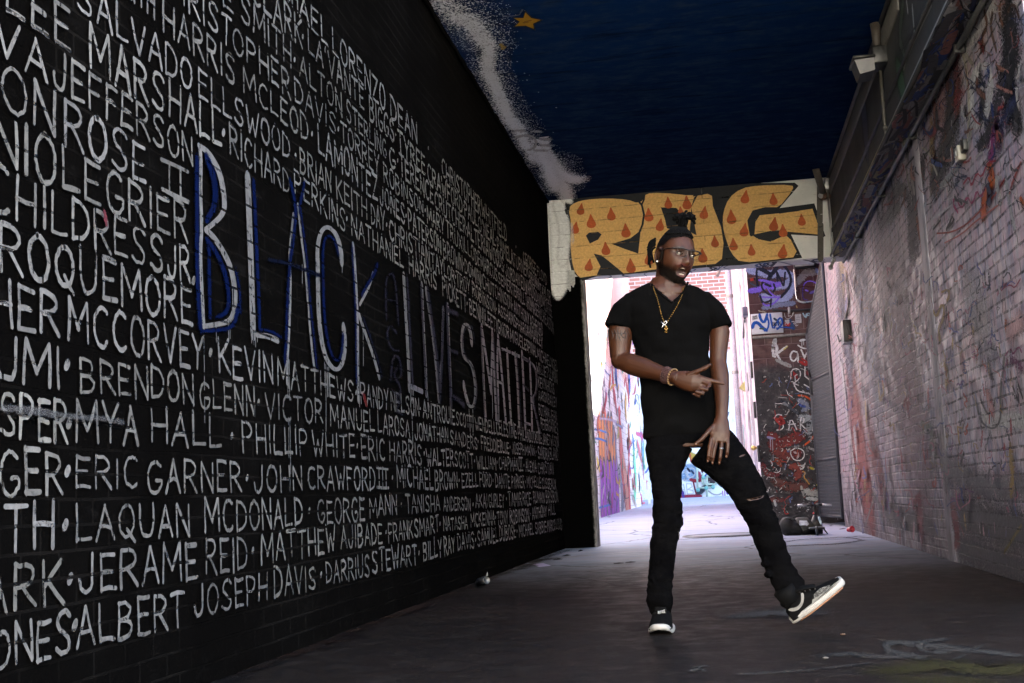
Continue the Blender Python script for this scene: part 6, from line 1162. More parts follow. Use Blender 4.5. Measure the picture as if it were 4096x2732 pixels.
# right hand: flat fist, index pointing, thumb up
hw = [mp(2700, 1511, -.21), mp(2735, 1520, -.23), mp(2772, 1530, -.25), mp(2806, 1534, -.262)]
b.tube(hw, [(.032, .024), (.044, .024), (.047, .023), (.036, .018)], 16, None, True, HZ)
def finger(P, r0, r1):
    rs_ = [r0 + (r1 - r0) * i / (len(P) - 1) for i in range(len(P))]; rs_[-1] *= .8
    b.tube(P, rs_, 10); b.ball(P[-1], rs_[-1] * .98, 10, 6)
    for q, r in zip(P[1:-1], rs_[1:-1]): b.ball(q, r * 1.06, 10, 6)
finger([mp(2796, 1508, -.262), mp(2832, 1519, -.275), mp(2866, 1528, -.283), mp(2894, 1535, -.288)], .0108, .0085)
finger([mp(2752, 1500, -.25), mp(2790, 1486, -.27), mp(2820, 1472, -.283), mp(2841, 1459, -.29)], .0125, .0095)
finger([mp(2806, 1524, -.268), mp(2838, 1540, -.285), mp(2826, 1558, -.305), mp(2798, 1552, -.300)], .0108, .009)
finger([mp(2798, 1540, -.264), mp(2824, 1558, -.280), mp(2810, 1574, -.300), mp(2784, 1566, -.298)], .0105, .009)
finger([mp(2786, 1552, -.258), mp(2808, 1571, -.272), mp(2794, 1584, -.288), mp(2772, 1576, -.288)], .0095, .008)
# his left arm (right in the picture)
mtube(b, [(2818, 1218, .02, 34, .050), (2856, 1254, .015, 37, .055), (2879, 1330, .0, 42, .055), (2874, 1400, -.015, 36, .047), (2872, 1450, -.03, 35, .043), (2880, 1500, -.05, 37, .045), (2886, 1570, -.08, 31, .038), (2887, 1630, -.105, 26, .029), (2886, 1672, -.12, 25, .024)], 18)
b.tube([mp(2886, 1668, -.12), mp(2883, 1700, -.132), mp(2880, 1735, -.142), mp(2878, 1768, -.148)], [(.028, .022), (.038, .021), (.046, .020), (.043, .016)], 16, None, True, HR)
for P4 in ([(2846, 1752), (2839, 1786), (2834, 1822), (2831, 1846)], [(2866, 1760), (2858, 1796), (2852, 1830), (2849, 1853)], [(2888, 1760), (2884, 1796), (2880, 1830), (2877, 1854)], [(2909, 1748), (2911, 1778), (2909, 1808), (2906, 1828)]):
    finger([mp(x, y, d) for (x, y), d in zip(P4, (-.148, -.160, -.160, -.152))], .0106, .0082)
finger([mp(2856, 1702, -.135), mp(2832, 1728, -.150), mp(2806, 1758, -.156), mp(2781, 1776, -.154)], .0125, .0095)
# legs inside the jeans
LG_R = [(2690, 1770, .01, 74, .085), (2666, 1860, .0, 62, .078), (2668, 1980, -.02, 50, .064), (2668, 2060, -.03, 47, .058), (2660, 2150, .0, 44, .056), (2648, 2270, .02, 38, .046), (2640, 2380, .03, 34, .045), (2640, 2450, .08, 34, .045)]
LG_L = [(2830, 1770, .01, 80, .085), (2890, 1820, .0, 84, .08), (2944, 1890, -.01, 74, .074), (3006, 1992, -.03, 56, .060), (3044, 2070, -.01, 52, .058), (3084, 2175, .02, 50, .055), (3120, 2280, .03, 42, .046), (3150, 2360, .03, 36, .044), (3172, 2410, .03, 34, .044)]
mtube(b, LG_R, 18); mtube(b, LG_L, 18)
V, N, F = baked(b, 'body', .0034, 4, .45)
# skin colour: one brown, lips, dark mouth, brows, the nails
sk = np.array([.037, .0112, .0034]); C = np.ones((len(V), 4)); C[:, :3] = sk
D = (V - np.array(hc)) / HS; hf, hs_, hu = D @ np.array(_f), D @ np.array(_s), D @ np.array(_u)
near = (np.abs(hf) < .2) & (np.abs(hs_) < .12) & (np.abs(hu) < .16)
def blend(mask, col):
    w = np.clip(mask, 0, 1)[:, None]; C[:, :3] = C[:, :3] * (1 - w) + np.array(col) * w
g = lambda x, s: np.exp(-.5 * (x / s) ** 2)
front = near & (hf > .04)
blend(front * (hf < .106) * np.clip(1.5 * g(hs_, .022) * (g(hu + .0425, .006) + g(hu + .0865, .007)), 0, 1), (.085, .026, .024))
blend(front * np.clip(2.2 * g(hs_, .0175) * g(hu + .064, .0100) - .35, 0, 1), (.008, .002, .002))
blend(front * np.clip(1.6 * np.exp(-((np.abs(hs_) - .033) / .017) ** 4) * g(hu - .031 + .12 * (np.abs(hs_) - .03), .0042), 0, 1) * .85, (.005, .003, .002))
blend(front * np.clip(g(np.abs(hs_) - .032, .02) * g(hu - .008, .012), 0, 1) * .35, (.022, .008, .003))
t = NT('brown_skin'); a = t.n.new('ShaderNodeVertexColor'); a.layer_name = 'Col'; n1 = t.noise(55, 5, .65); n2 = t.noise(400, 2, .5)
t.bump(t.math('ADD', n1, t.math('MULTIPLY', n2, .4)), .12, .002)
n4 = t.noise(14, 5, .65)
SKIN = t.fin(t.mix(t.math('MULTIPLY', t.mapr(n4, .35, .7), .55), t.mix(t.mapr(n1, .3, .7), t.mix(.16, a.outputs['Color'], (.015, .005, .002)), a.outputs['Color']), (.020, .0062, .0022)), t.mapr(n1, .3, .7, .40, .60), 0, .30)
t.set(t.b.inputs['Subsurface Weight'], .06); t.b.inputs['Subsurface Radius'].default_value = (.012, .004, .002)
body = from_arrays('body', V, F, C, SKIN, man)
BV = BVHTree.FromPolygons([Vector(v) for v in V], F)
def hit(bv, x, y, off=.0015):
    d = ray(x, y).normalized(); p, n, i, dist = bv.ray_cast(CAM, d, 30)
    return None if p is None else p - d * off
# ---- beard, short sides, locks
def shell(sel, alpha, off, name, mat, nz=1.):
    idx = np.where(sel)[0]; mapi = -np.ones(len(V), int); mapi[idx] = np.arange(len(idx))
    F2 = [tuple(mapi[k] for k in f) for f in F if all(mapi[k] >= 0 for k in f)]
    o = off[idx][:, None] if not np.isscalar(off) else off
    V2 = V[idx] + N[idx] * o; C2 = np.ones((len(idx), 4)); C2[:, 3] = alpha[idx]
    return from_arrays(name, V2, F2, C2, mat, man)
def hair_mat(name, col, grain):
    t = NT(name); a = t.n.new('ShaderNodeVertexColor'); a.layer_name = 'Col'; n = t.noise(grain, 3, .7)
    al = t.mapr(t.math('ADD', a.outputs['Alpha'], t.math('MULTIPLY', t.math('SUBTRACT', n, .5), .9)), .12, .88)
    t.bump(n, .8, .004); t.fin(col, .9, 0, .08); t.set(t.b.inputs['Alpha'], al); return t.m
BEARD = hair_mat('beard_hair', (.0042, .0026, .0018), 420); HAIR = hair_mat('cropped_hair', (.0012, .0010, .0010), 500)
line = -.030 - .30 * np.clip(hf - .02, -.06, .06)               # cheek line falls towards the mouth
mouth = np.sqrt((hs_ / .026) ** 2 + ((hu + .063) / .026) ** 2)
bz = .90 * np.clip((line + .006 - hu) / .046, 0, 1) ** .8 * np.clip((hf + .034) / .030, 0, 1) * np.clip((mouth - .92) / .22, 0, 1)
must = (hf < .1005) * np.exp(-((hs_) / .027) ** 4) * np.exp(-((hu + .0405) / .0050) ** 4) * (hf > .06) * .85
side = np.clip(1 - np.abs(hf - .022) / .013, 0, 1) * np.clip((.03 - hu) / .012, 0, 1) * np.clip((hu + .06) / .01, 0, 1) * (np.abs(hs_) > .045)
jaw = -.128 + .55 * np.clip(.055 - hf, 0, .2)
al = np.clip(np.maximum.reduce([bz, must, side * .9]), 0, 1) * near * np.clip((hu - jaw) / .012, 0, 1) * (hf > -.035)
shell(al > .02, al, .0016 + .004 * np.clip((-hu - .085) / .03, 0, 1) * (hf > 0), 'beard', BEARD)
hl_ = .088 - 1.35 * np.clip(.078 - hf, 0, .062) - .75 * np.clip(.016 - hf, 0, .2)              # hairline dips to the temples and round behind the ear
al = np.clip((hu - np.maximum(hl_, -.075 + 0 * hu)) / np.where(hu > .07, .018, .040), 0, 1) * near
earm = np.sqrt(((hf - .0) / .030) ** 2 + ((hu + .008) / .042) ** 2)
al = al * np.where(np.abs(hs_) > .06, np.clip((earm - .85) / .25, 0, 1), 1)
fade = np.where(hu > .078, 1, .55 + .30 * np.clip(hu / .078, 0, 1))
sel = (al > .02)
hair = shell(sel, al * fade, .0025 + .003 * np.clip((hu - .085) / .03, 0, 1), 'cropped_hair', HAIR)
LOCK = plain('hair_locks', (.0011, .0010, .0010), .9, 0, .5, 220, .6, .08)
b = MB(); rs = random.Random(21)
for i in range(46):      # flat locks over the crown gathered to the knot
    a = rs.uniform(0, 2 * pi); r = rs.uniform(.45, 1.)
    st = (.012 + .060 * r * cos(a), .052 * r * sin(a), .112 - .040 * r * r)
    P_ = [hp(*st), hp(st[0] * .6 + .012, st[1] * .55, .1145), hp(.022 + rs.gauss(0, .006), rs.gauss(0, .006), .119)]
    b.tube(smooth(P_ and [tuple(p) for p in P_], 2), .0075, 6)
for i in range(26):      # locks drawn back over the crown, standing a little proud
    a = -2.2 + 4.4 * i / 25; st = (.008 + .060 * cos(a), .060 * sin(a), .096 - .010 * abs(sin(a)))
    P_ = [hp(*st), hp(.012 + .042 * cos(a), .042 * sin(a), .1115), hp(.016 + .022 * cos(a), .020 * sin(a), .119), hp(.022, 0, .124)]
    b.tube([Vector(p) for p in smooth([tuple(p) for p in P_], 2)], .0050, 6)
b.build('tied_crown', LOCK, hair)
b = MB()
for i in range(44):      # tuft of lock ends standing up, falling to his left
    x0 = mp(2728 + rs.gauss(0, 9), 898 + rs.gauss(0, 5), rs.gauss(0, .012)); a = rs.uniform(-1.1, 1.25)
    ex, ey = 2738 + 36 * sin(a) + rs.gauss(0, 4), 880 - 24 * cos(a) + rs.gauss(0, 5)
    P_ = [x0, mp((2722 + ex) / 2 + rs.gauss(0, 4), 862 + rs.gauss(0, 5), rs.gauss(0, .02)), mp(ex, ey, rs.gauss(0, .025)), mp(ex + 10 * sin(a) + rs.gauss(0, 3), ey + 7 + rs.gauss(0, 5), rs.gauss(0, .03))]
    b.tube([Vector(p) for p in smooth([tuple(p) for p in P_], 2)], [.0062] * 4 + [.0055] * 20 if False else .0058, 6)
b.ball(mp(2728, 886, 0), (.030, .026, .020), 14, 8); b.build('lock_tuft', LOCK, hair)
b = MB()
for i in range(11):      # locks hanging at the nape
    x0, y0 = 2606 + rs.gauss(0, 9), 975 + rs.uniform(-20, 20)
    e = (2598 + rs.gauss(4, 9), 1040 + rs.uniform(-14, 34))
    if i in (0, 1): e = (2590, 992 + i * 8)
    P_ = [mp(2622, y0 - 6, .05), mp(x0, y0 + 8, .05), mp((x0 + e[0]) / 2 - 3, (y0 + e[1]) / 2, .055), mp(e[0], e[1], .055 + rs.gauss(0, .01))]
    b.tube([Vector(p) for p in smooth([tuple(p) for p in P_], 2)], .0046, 6)
b.build('nape_locks', LOCK, hair)
# ---- eyes, teeth, spectacles, stud
for sd in (-1, 1):
    b = MB(); ec = (.0785, sd * .0325, .0085); b.ball(hp(*ec), .0108 * HS, 16, 10); eye = b.build('eye', plain('eye_white', (.20, .18, .16), .25, 0, .05, 20, 0), man)
    b = MB(); b.ball(hp(ec[0] + .0085, ec[1] + .0036, ec[2] - .001), .0048 * HS, 12, 8); b.build('iris', plain('dark_iris', (.012, .006, .004), .2, 0, .2, 20, 0), eye)
    b = MB()
    for k in (1,):
        pts = [hp(.0925 - .004 * abs(q) - .0, ec[1] + q * .0145, ec[2] + k * .0048 * (1 - q * q) + (0.0012 if k > 0 else 0)) for q in (-1, -.6, -.2, .2, .6, 1)]
        b.tube(pts, .0044, 6)
    b.build('eyelids', plain('eyelid_skin', (.020, .0068, .0026), .8, 0, .15, 60, 0, .1), eye)
TOOTH = plain('tooth', (.30, .26, .20), .3, 0, .05, 20, 0)
b = MB(); b.tube([hp(.083 - .35 * abs(q) * .02, q * .0145, -.0515) for q in (-1, -.5, 0, .5, 1)], [(.0042, .003)] * 5, 8, None, True, _u); b.build('upper_teeth', TOOTH, man)
b = MB(); b.tube([hp(.079 - .35 * abs(q) * .02, q * .012, -.0785) for q in (-1, -.5, 0, .5, 1)], [(.003, .003)] * 5, 8, None, True, _u); b.build('lower_teeth', TOOTH, man)
FRM = plain('spectacle_frame', (.003, .0016, .0013), .35, 0, .3, 30, 0, .3); RIM = plain('rim_metal', (.05, .045, .04), .3, .9, .1, 30, 0)
gl = NT('spectacle_glass'); gb = gl.n.new('ShaderNodeBsdfGlossy'); gb.inputs['Roughness'].default_value = .03; gt_ = gl.n.new('ShaderNodeBsdfTransparent'); gt_.inputs['Color'].default_value = (.97, .97, .98, 1)
mx = gl.n.new('ShaderNodeMixShader'); fr = gl.n.new('ShaderNodeFresnel'); fr.inputs['IOR'].default_value = 1.5; gl.t.links.new(gl.math('MULTIPLY', fr.outputs[0], .10), mx.inputs[0]); gl.t.links.new(gt_.outputs[0], mx.inputs[1]); gl.t.links.new(gb.outputs[0], mx.inputs[2]); gl.t.links.new(mx.outputs[0], gl.out.inputs['Surface'])
b = MB(); lensb = []
for sd in (-1, 1):
    up_ = [hp(.1115 - .10 * abs(s_) ** 1.0 * (abs(s_) / .06), sd * s_, .0235 + .35 * (s_ - .03) ** 2 * 0 + .0028 * sin((s_ - .010) / .05 * pi)) for s_ in (.0085, .018, .03, .042, .052, .058)]
    b.tube(up_, [.0022, .0030, .0034, .0036, .0038, .0038], 8)
    b.tube([hp(.1020 - .004, sd * .058, .0225), hp(.092, sd * .071, .0225), hp(.05, sd * .078, .019), hp(.01, sd * .081, .012), hp(-.010, sd * .081, -.002)], [.0036, .0034, .0030, .0026, .002], 8)
b.tube([hp(.1110, -.0095, .0215), hp(.1145, 0, .0235), hp(.1110, .0095, .0215)], .0017, 8)
glasses = b.build('spectacles', FRM, man)
b = MB()
for sd in (-1, 1):
    lo_p = [hp(.1115 - .10 * (abs(s_) ** 2 / .06), sd * s_, z_) for s_, z_ in ((.0085, .0225), (.0085, .006), (.013, -.006), (.024, -.012), (.038, -.0115), (.049, -.005), (.055, .008), (.057, .0215))]
    b.tube([Vector(p) for p in smooth([tuple(q) for q in lo_p], 1)], .0011, 6)
    b.tube([hp(.109, sd * .010, .004), hp(.098, sd * .013, .000)], .0012, 6)
b.build('lower_rim', RIM, glasses)
for sd in (-1, 1):
    b = MB(); ring = [(.0090, .0225), (.0090, .006), (.013, -.006), (.024, -.0118), (.038, -.0112), (.049, -.005), (.055, .008), (.0565, .0215), (.042, .0255), (.025, .0255)]
    ring = [hp(.1118 - .10 * (s_ ** 2 / .06), sd * s_, z_) for s_, z_ in ring]
    b.add(ring, [tuple(range(10)) if sd > 0 else tuple(range(9, -1, -1))]); b.build('lens', gl.m, glasses)
b = MB(); b.ball(hp(.006, -.0865, -.037), .0042, 12, 8); b.build('ear_stud', plain('pale_stud', (.8, .8, .8), .15, .2, .02, 20, 0), man)

# ---- shirt
CLOTH = NT('black_cotton'); n1 = CLOTH.noise(5, 4, .6, None, .5); n2 = CLOTH.noise(900, 2, .5); n3 = CLOTH.noise(14, 3, .6, CLOTH.scalev(CLOTH.pos, (1, 1, .35)))
CLOTH.bump(CLOTH.math('ADD', CLOTH.math('MULTIPLY', n3, 1.), CLOTH.math('MULTIPLY', n2, .03)), .35, .03)
SHIRT = CLOTH.matte(CLOTH.mix(CLOTH.mapr(n1, .3, .7), (.0020, .0020, .0021), (.0034, .0034, .0036)))
b = MB()
mtube(b, [(2668, 1128, .03, 64, .066), (2668, 1146, .03, 96, .085), (2668, 1164, .025, 150, .104), (2668, 1184, .025, 178, .112), (2669, 1226, .02, 186, .124), (2676, 1290, .012, 178, .138), (2684, 1360, .012, 158, .138), (2694, 1440, .015, 148, .130), (2706, 1530, .015, 152, .126), (2730, 1630, .015, 167, .130), (2742, 1700, .015, 174, .136), (2746, 1742, .015, 176, .138)], 32)
mtube(b, [(2565, 1215, .025, 46, .078), (2520, 1206, .025, 42, .078), (2494, 1240, .02, 47, .078), (2480, 1280, .015, 53, .078), (2473, 1312, .012, 59, .075)], 20)
mtube(b, [(2776, 1208, .025, 46, .078), (2822, 1202, .025, 42, .078), (2852, 1238, .015, 46, .078), (2874, 1280, .005, 49, .074), (2886, 1314, .0, 50, .069)], 20)
V2, N2, F2 = baked(b, 'shirt', .0065, 6, .5)
from mathutils import noise as mno
def wrinkle(V, N, amp, sc, wz=None):
    return np.array([v + n * amp * (1 if wz is None else wz(v)) * (mno.noise(Vector((v[0] * sc[0], v[1] * sc[1], v[2] * sc[2]))) + .5 * mno.noise(Vector((v[0] * sc[0] * 2.3 + 7, v[1] * sc[1] * 2.3, v[2] * sc[2] * 2.1)))) for v, n in zip(V, N)])
V2 = wrinkle(V2, N2, .009, (7, 7, 13))
# cut the V of the neck and open the collar
def keepV(P):
    w = Vector(P); d = w - CAM; z = d.dot(FWD); x = IW / 2 + FPX * d.dot(RGT) / z; y = IH / 2 - FPX * d.dot(UPV) / z
    frontal = (w - PB).dot(HF) < .02
    if frontal and y < 1203 and abs(x - 2688 - (y - 1203) * .05) < (1203 - y) * 1.02 + 2: return False
    if y < 1141 and abs(x - 2668) < 66: return False
    return True
kv = [keepV(v) for v in V2]
F3 = [f for f in F2 if all(kv[i] for i in f)]
shirt = from_arrays('shirt', V2, F3, np.ones((len(V2), 4)), SHIRT, man)
SB = BVHTree.FromPolygons([Vector(v) for v in V2], F3)
b = MB()
for pts in ([(2606, 1136), (2630, 1160), (2660, 1186), (2687, 1204)], [(2687, 1204), (2716, 1184), (2740, 1156), (2752, 1128)]):
    h_ = [hit(SB, x, y + 5, .002) or mp(x, y, -.09) for x, y in smooth(pts, 2)]
    b.tube(h_, .0052, 8)
b.build('neck_band', SHIRT, shirt)
# ---- jeans
DEN = NT('black_denim'); n1 = DEN.noise(9, 5, .65, None, .4); n2 = DEN.noise(700, 2, .5); n3 = DEN.noise(26, 3, .6, DEN.scalev(DEN.pos, (1, 1, 1.6)))
DEN.bump(DEN.math('ADD', n3, DEN.math('MULTIPLY', n2, .05)), .45, .02)
JEAN = DEN.matte(DEN.mix(DEN.mapr(n1, .3, .7), (.0016, .0016, .0020), (.0032, .0032, .0036)))
def up(rows, k, e=.006): return [(x, y, d, w * k[min(i, len(k) - 1)], q * k[min(i, len(k) - 1)] + e) for i, (x, y, d, w, q) in enumerate(rows)]
b = MB(); mtube(b, [(2742, 1690, .015, 165, .125), (2742, 1740, .01, 168, .128), (2744, 1775, .01, 160, .12)], 28)
JR_ = [(2680, 1770, .01, 96, .115), (2667, 1813, .005, 90, .11), (2663, 1888, .0, 68, .095), (2668, 1974, -.02, 59, .08), (2671, 2035, -.03, 58, .076), (2668, 2089, -.025, 58, .072), (2656, 2163, .0, 55, .07), (2646, 2261, .02, 51, .064), (2638, 2330, .02, 51, .066), (2637, 2372, .02, 53, .07), (2640, 2412, .05, 52, .068), (2642, 2440, .07, 48, .06)]
JL_ = [(2826, 1772, .01, 104, .115), (2882, 1820, .0, 100, .108), (2943, 1888, -.01, 84, .095), (3000, 1976, -.03, 70, .082), (3042, 2066, -.015, 60, .072), (3081, 2175, .015, 60, .07), (3117, 2272, .03, 54, .062), (3146, 2325, .03, 60, .064), (3166, 2358, .03, 64, .066), (3176, 2374, .025, 56, .06)]
mtube(b, JR_, 22); mtube(b, JL_, 22)
rs = random.Random(4)
for x, y, dx in ((2612, 2060, 10), (2622, 2040, 8), (2612, 2110, 10), (2706, 2140, -8), (2700, 2188, -6), (3078, 1986, -14), (3060, 2010, -10), (3062, 2300, 10), (3050, 2250, 8), (2606, 2330, 6), (2660, 2310, 0)):   # bunched folds
    b.tube([mp(x - 4 + dx, y + 4, -.0), mp(x + dx, y - 1, -.03), mp(x + 4 + dx * 2, y - 4, -.0)], [(.016, .014), (.02, .018), (.016, .014)], 8)
V4, N4, F4 = baked(b, 'jeans', .0065, 5, .5)
V4 = wrinkle(V4, N4, .0085, (6, 6, 26), lambda v: .55 + .9 * exp(-((v[2] - .50) / .09) ** 2) + 1.1 * exp(-((v[2] - .20) / .08) ** 2))
jeans = from_arrays('jeans', V4, F4, np.ones((len(V4), 4)), JEAN, man)
JB = BVHTree.FromPolygons([Vector(v) for v in V4], F4)
def patch(bv, pts, off, name, mat, parent, col=(1, 1, 1, 1)):
    h = [hit(bv, x, y, off) for x, y in pts]
    if any(p is None for p in h): return None
    b = MB(); c = sum(h, Vector()) / len(h); b.add(h + [c], [(i, (i + 1) % len(h), len(h)) for i in range(len(h))], col, True)
    return b.build(name, mat, parent)
RIPS = plain('knee_skin', (.030, .011, .0045), .55, 0, .2, 40, .1); FRAY = plain('frayed_thread', (.012, .012, .013), .8)
for s in ('2988,1997 3004,1994 3030,1987 3056,1982 3052,1990 3034,1998 3010,2002 2996,2003', '2956,1826 2966,1820 2982,1816 2976,1823 2960,1829'):
    o = patch(JB, pts_of(s), .004, 'ripped_opening', RIPS, jeans)
THR = plain('pale_thread', (.05, .045, .042), .8)
for x0, y0, x1, y1, x2, y2 in ((2712, 2126, 2718, 2136, 2716, 2150), (2996, 1998, 3004, 2008, 3002, 2016), (3030, 1992, 3040, 1998, 3046, 1996)):
    P_ = [hit(JB, x0, y0, .004) or mp(x0, y0, -.05), mp(x1, y1, -.07), mp(x2, y2, -.065)]
    b = MB(); b.tube([Vector(p) for p in smooth([tuple(q) for q in P_], 2)], .0016, 5); b.build('loose_thread', THR, jeans)

# ---- shoes
SOLE = plain('white_rubber', (.26, .255, .245), .5, 0, .12, 30, .1); UPPER = plain('black_suede', (.0016, .0016, .0018), .85, 0, .4, 120, .4, .1); WLEA = plain('white_leather', (.30, .295, .285), .45, 0, .06, 40, .05); ELE = NT('speckled_panel'); _n = ELE.noise(170, 2, .5); ELEM = ELE.fin(ELE.mix(ELE.mapr(_n, .45, .55), (.03, .03, .03), (.2, .2, .195)), .6); TAN = plain('gum_outsole', (.22, .10, .05), .6, 0, .2)
def shoe(M, L, flat, name):
    """M: shoe frame (x heel to toe, y across, z up from the ground contact)"""
    S = [(0, .028, .060), (.015, .036, .075), (.05, .040, .088), (.09, .041, .096), (.13, .043, .088), (.17, .047, .070), (.21, .0495, .056), (.25, .048, .047), (.28, .041, .040), (.30, .026, .034)]
    k = L / .30
    root = None
    b = MB(); n = 18; vs = []
    for x, w, h in S:
        for j in range(n + 1):
            a = pi * j / n; e = .72 if x < .14 else .85
            vs.append(M @ Vector((x * k, w * cos(a) * (1 if abs(cos(a)) < .99 else 1), .016 + (h - .016) * (sin(a) ** e))))
    fs = [(i * (n + 1) + j, i * (n + 1) + j + 1, (i + 1) * (n + 1) + j + 1, (i + 1) * (n + 1) + j) for i in range(len(S) - 1) for j in range(n)]
    fs += [tuple(range(n, -1, -1)), tuple((len(S) - 1) * (n + 1) + j for j in range(n + 1))]
    b.add(vs, fs, None, True); b.tube([M @ Vector((.012 * k, 0, .085)), M @ Vector((.045 * k, 0, .105)), M @ Vector((.085 * k, 0, .112))], [(.03, .02), (.036, .028), (.036, .022)], 14, None, True, M.to_3x3() @ Vector((0, 1, 0))); b.tube([M @ Vector((.055 * k, 0, .085)), M @ Vector((.058 * k, 0, .12)), M @ Vector((.060 * k, 0, .150))], [(.040, .044), (.042, .048), (.044, .050)], 16, None, True, M.to_3x3() @ Vector((0, 1, 0)))
    root = b.build(name, UPPER, man)
    b = MB(); ring = []
    for z, g in (((.0, .003), (.005, .005), (.015, .005), (.020, .002)) if flat else ((.0, .003), (.006, .006), (.024, .006), (.031, .002))):
        for j in range(40):
            a = 2 * pi * j / 40; x = .15 + .156 * cos(a); wv = .052 * (1 - .20 * (1 if x < .12 else 0) * min(1, (.12 - x) / .1)) if x < .12 else .052
            zz = z + (.018 * max(0, (x - .24) / .06) if flat else 0)
            ring.append(M @ Vector((x * k + g * cos(a), (wv - .003) * (abs(sin(a)) ** .62) * (1 if sin(a) > 0 else -1) + g * (1 if sin(a) > 0 else -1), zz)))
    fs = [(i * 40 + j, i * 40 + (j + 1) % 40, (i + 1) * 40 + (j + 1) % 40, (i + 1) * 40 + j) for i in range(3) for j in range(40)] + [tuple(range(39, -1, -1)), tuple(120 + j for j in range(40))]
    b.add(ring, fs, None, True); b.build('sole', SOLE, root)
    b = MB(); b.tube([M @ Vector((.10 * k, 0, .112)), M @ Vector((.14 * k, 0, .098)), M @ Vector((.19 * k, 0, .072))], [(.030, .008), (.028, .008), (.024, .006)], 12, None, True, M.to_3x3() @ Vector((0, 1, 0))); b.build('tongue', UPPER, root)
    b = MB()
    for i in range(4):
        x = .115 + i * .022; z = .106 - i * .0095; b.tube([M @ Vector((x * k, -.024, z - .012)), M @ Vector((x * k, 0, z)), M @ Vector((x * k, .024, z - .012))], .0028, 6)
    b.build('laces', plain('black_lace', (.008, .008, .008), .8), root)
    return root
# planted foot, toe towards us
tx = (-HF * .985 - HR * .17).normalized(); ty = HZ.cross(tx)
Mr = Matrix((tx, ty * 1.10, HZ * 1.28)).transposed().to_4x4(); Mr.translation = onZ(2640, 2541) - tx * .312
shR = shoe(Mr, .315, True, 'shoe')
# other foot: heel down, toe lifted and turned out to the right of the picture
h0 = onZ(3172, 2500); toe = mp(3368, 2345, (h0 - PB).dot(HF) - .05)
tx = (toe - h0).normalized(); side_ = (-HF * .93 + HR * .2).normalized(); tz = tx.cross(side_.cross(tx)).normalized()
tyy = (side_ - tx * side_.dot(tx)).normalized(); tz = tx.cross(-tyy).normalized()
if tz.z < 0: tz = -tz
ty = tz.cross(tx)
Ml = Matrix((tx, ty, tz)).transposed().to_4x4(); Ml.translation = h0 + tz * .004 + HZ * .004 + tx * .012
shL = shoe(Ml, (toe - h0).length - .002, False, 'shoe')
sgn = 1 if (Ml.to_3x3() @ Vector((0, 1, 0))).dot(-HF) > 0 else -1
def side_patch(pts, out, name, mat, parent):
    b = MB(); k = 1.
    from mathutils.geometry import tessellate_polygon
    P3 = [Ml @ Vector((x, sgn * out(x, z), z)) for x, z in pts]
    fs = [tuple(f) for f in tessellate_polygon([[Vector((x, z, 0)) for x, z in pts]])]
    b.add(P3, fs); b.add(P3, [tuple(reversed(f)) for f in fs]); b.build(name, mat, parent)
wd = lambda x, z: np.interp(x, [0, .05, .09, .13, .17, .21, .25, .28, .30], [.030, .041, .043, .045, .049, .052, .051, .045, .032]) * (max(0., 1 - ((z - .026) / np.interp(x, [0, .05, .09, .13, .17, .21, .25, .3], [.06, .075, .08, .078, .06, .045, .036, .03])) ** 2) ** .5 * .98 + .02) + .0035
sw = smooth([(.012, .070), (.030, .052), (.055, .046), (.085, .054), (.112, .078), (.118, .090), (.108, .094), (.100, .084), (.088, .070), (.070, .061), (.048, .062), (.028, .072)], 1, True)
side_patch(sw, wd, 'swoosh', WLEA, shL)
side_patch([(.135, .036), (.215, .034), (.235, .048), (.190, .062), (.150, .060)], wd, 'speckled_panel', ELEM, shL)
side_patch([(.115, .030), (.150, .031), (.205, .033), (.250, .034), (.285, .038), (.25, .043), (.20, .040), (.16, .042), (.13, .046)], lambda x, z: wd(x, z) + .002, 'white_foxing', WLEA, shL)
b = MB(); b.tube([Ml @ Vector((x, sgn * .0575 * (1 if .06 < x < .25 else .85), .004)) for x in (.03, .09, .16, .23, .27)], .0035, 6); b.build('gum_edge', TAN, shL)
b = MB()
TBV = BVHTree.FromPolygons([Vector(v) + ROOT[shR] for v in [vv.co for vv in shR.data.vertices]], [tuple(p.vertices) for p in shR.data.polygons])
for i, ch in enumerate('NIKE'):
    for st in GL[ch]:
        P_ = [mp(2632 + i * 7.6 + px * 5.6, 2456 - i * 1.6 - py * 12, -.100) for px, py in st]
        b.tube(P_, .0017, 5)
b.build('tongue_lettering', WLEA, shR)

# ---- necklace, bracelets, ring, tattoo
GOLD = plain('gold_chain', (.26, .15, .04), .28, .9, .15, 60, 0); SILV = plain('silver_charm', (.4, .4, .4), .22, .9, .05, 30, 0)
def on_front(x, y, off=.006): 
    a, c = hit(SB, x, y, off), hit(BV, x, y, off)
    c_ = [q for q in (a, c) if q is not None]
    return min(c_, key=lambda q: (q - CAM).length) if c_ else mp(x, y, -.1)
b = MB()
for pts in ([(2612, 1142), (2618, 1165), (2628, 1188), (2636, 1220), (2646, 1262), (2658, 1292)], [(2734, 1150), (2730, 1176), (2720, 1200), (2704, 1232), (2686, 1262), (2664, 1294)]):
    P_ = [on_front(*p) for p in pts]; Q_ = [Vector(p) for p in smooth([tuple(p) for p in P_], 2)]
    for i in range(len(Q_) - 1):
        n = max(1, int((Q_[i + 1] - Q_[i]).length / .006))
        for k in range(n): b.ball(Q_[i].lerp(Q_[i + 1], k / n), .0028, 6, 4)
neck = b.build('necklace', GOLD, man)
b = MB(); f_ = lambda x, y: on_front(x, y, .009)
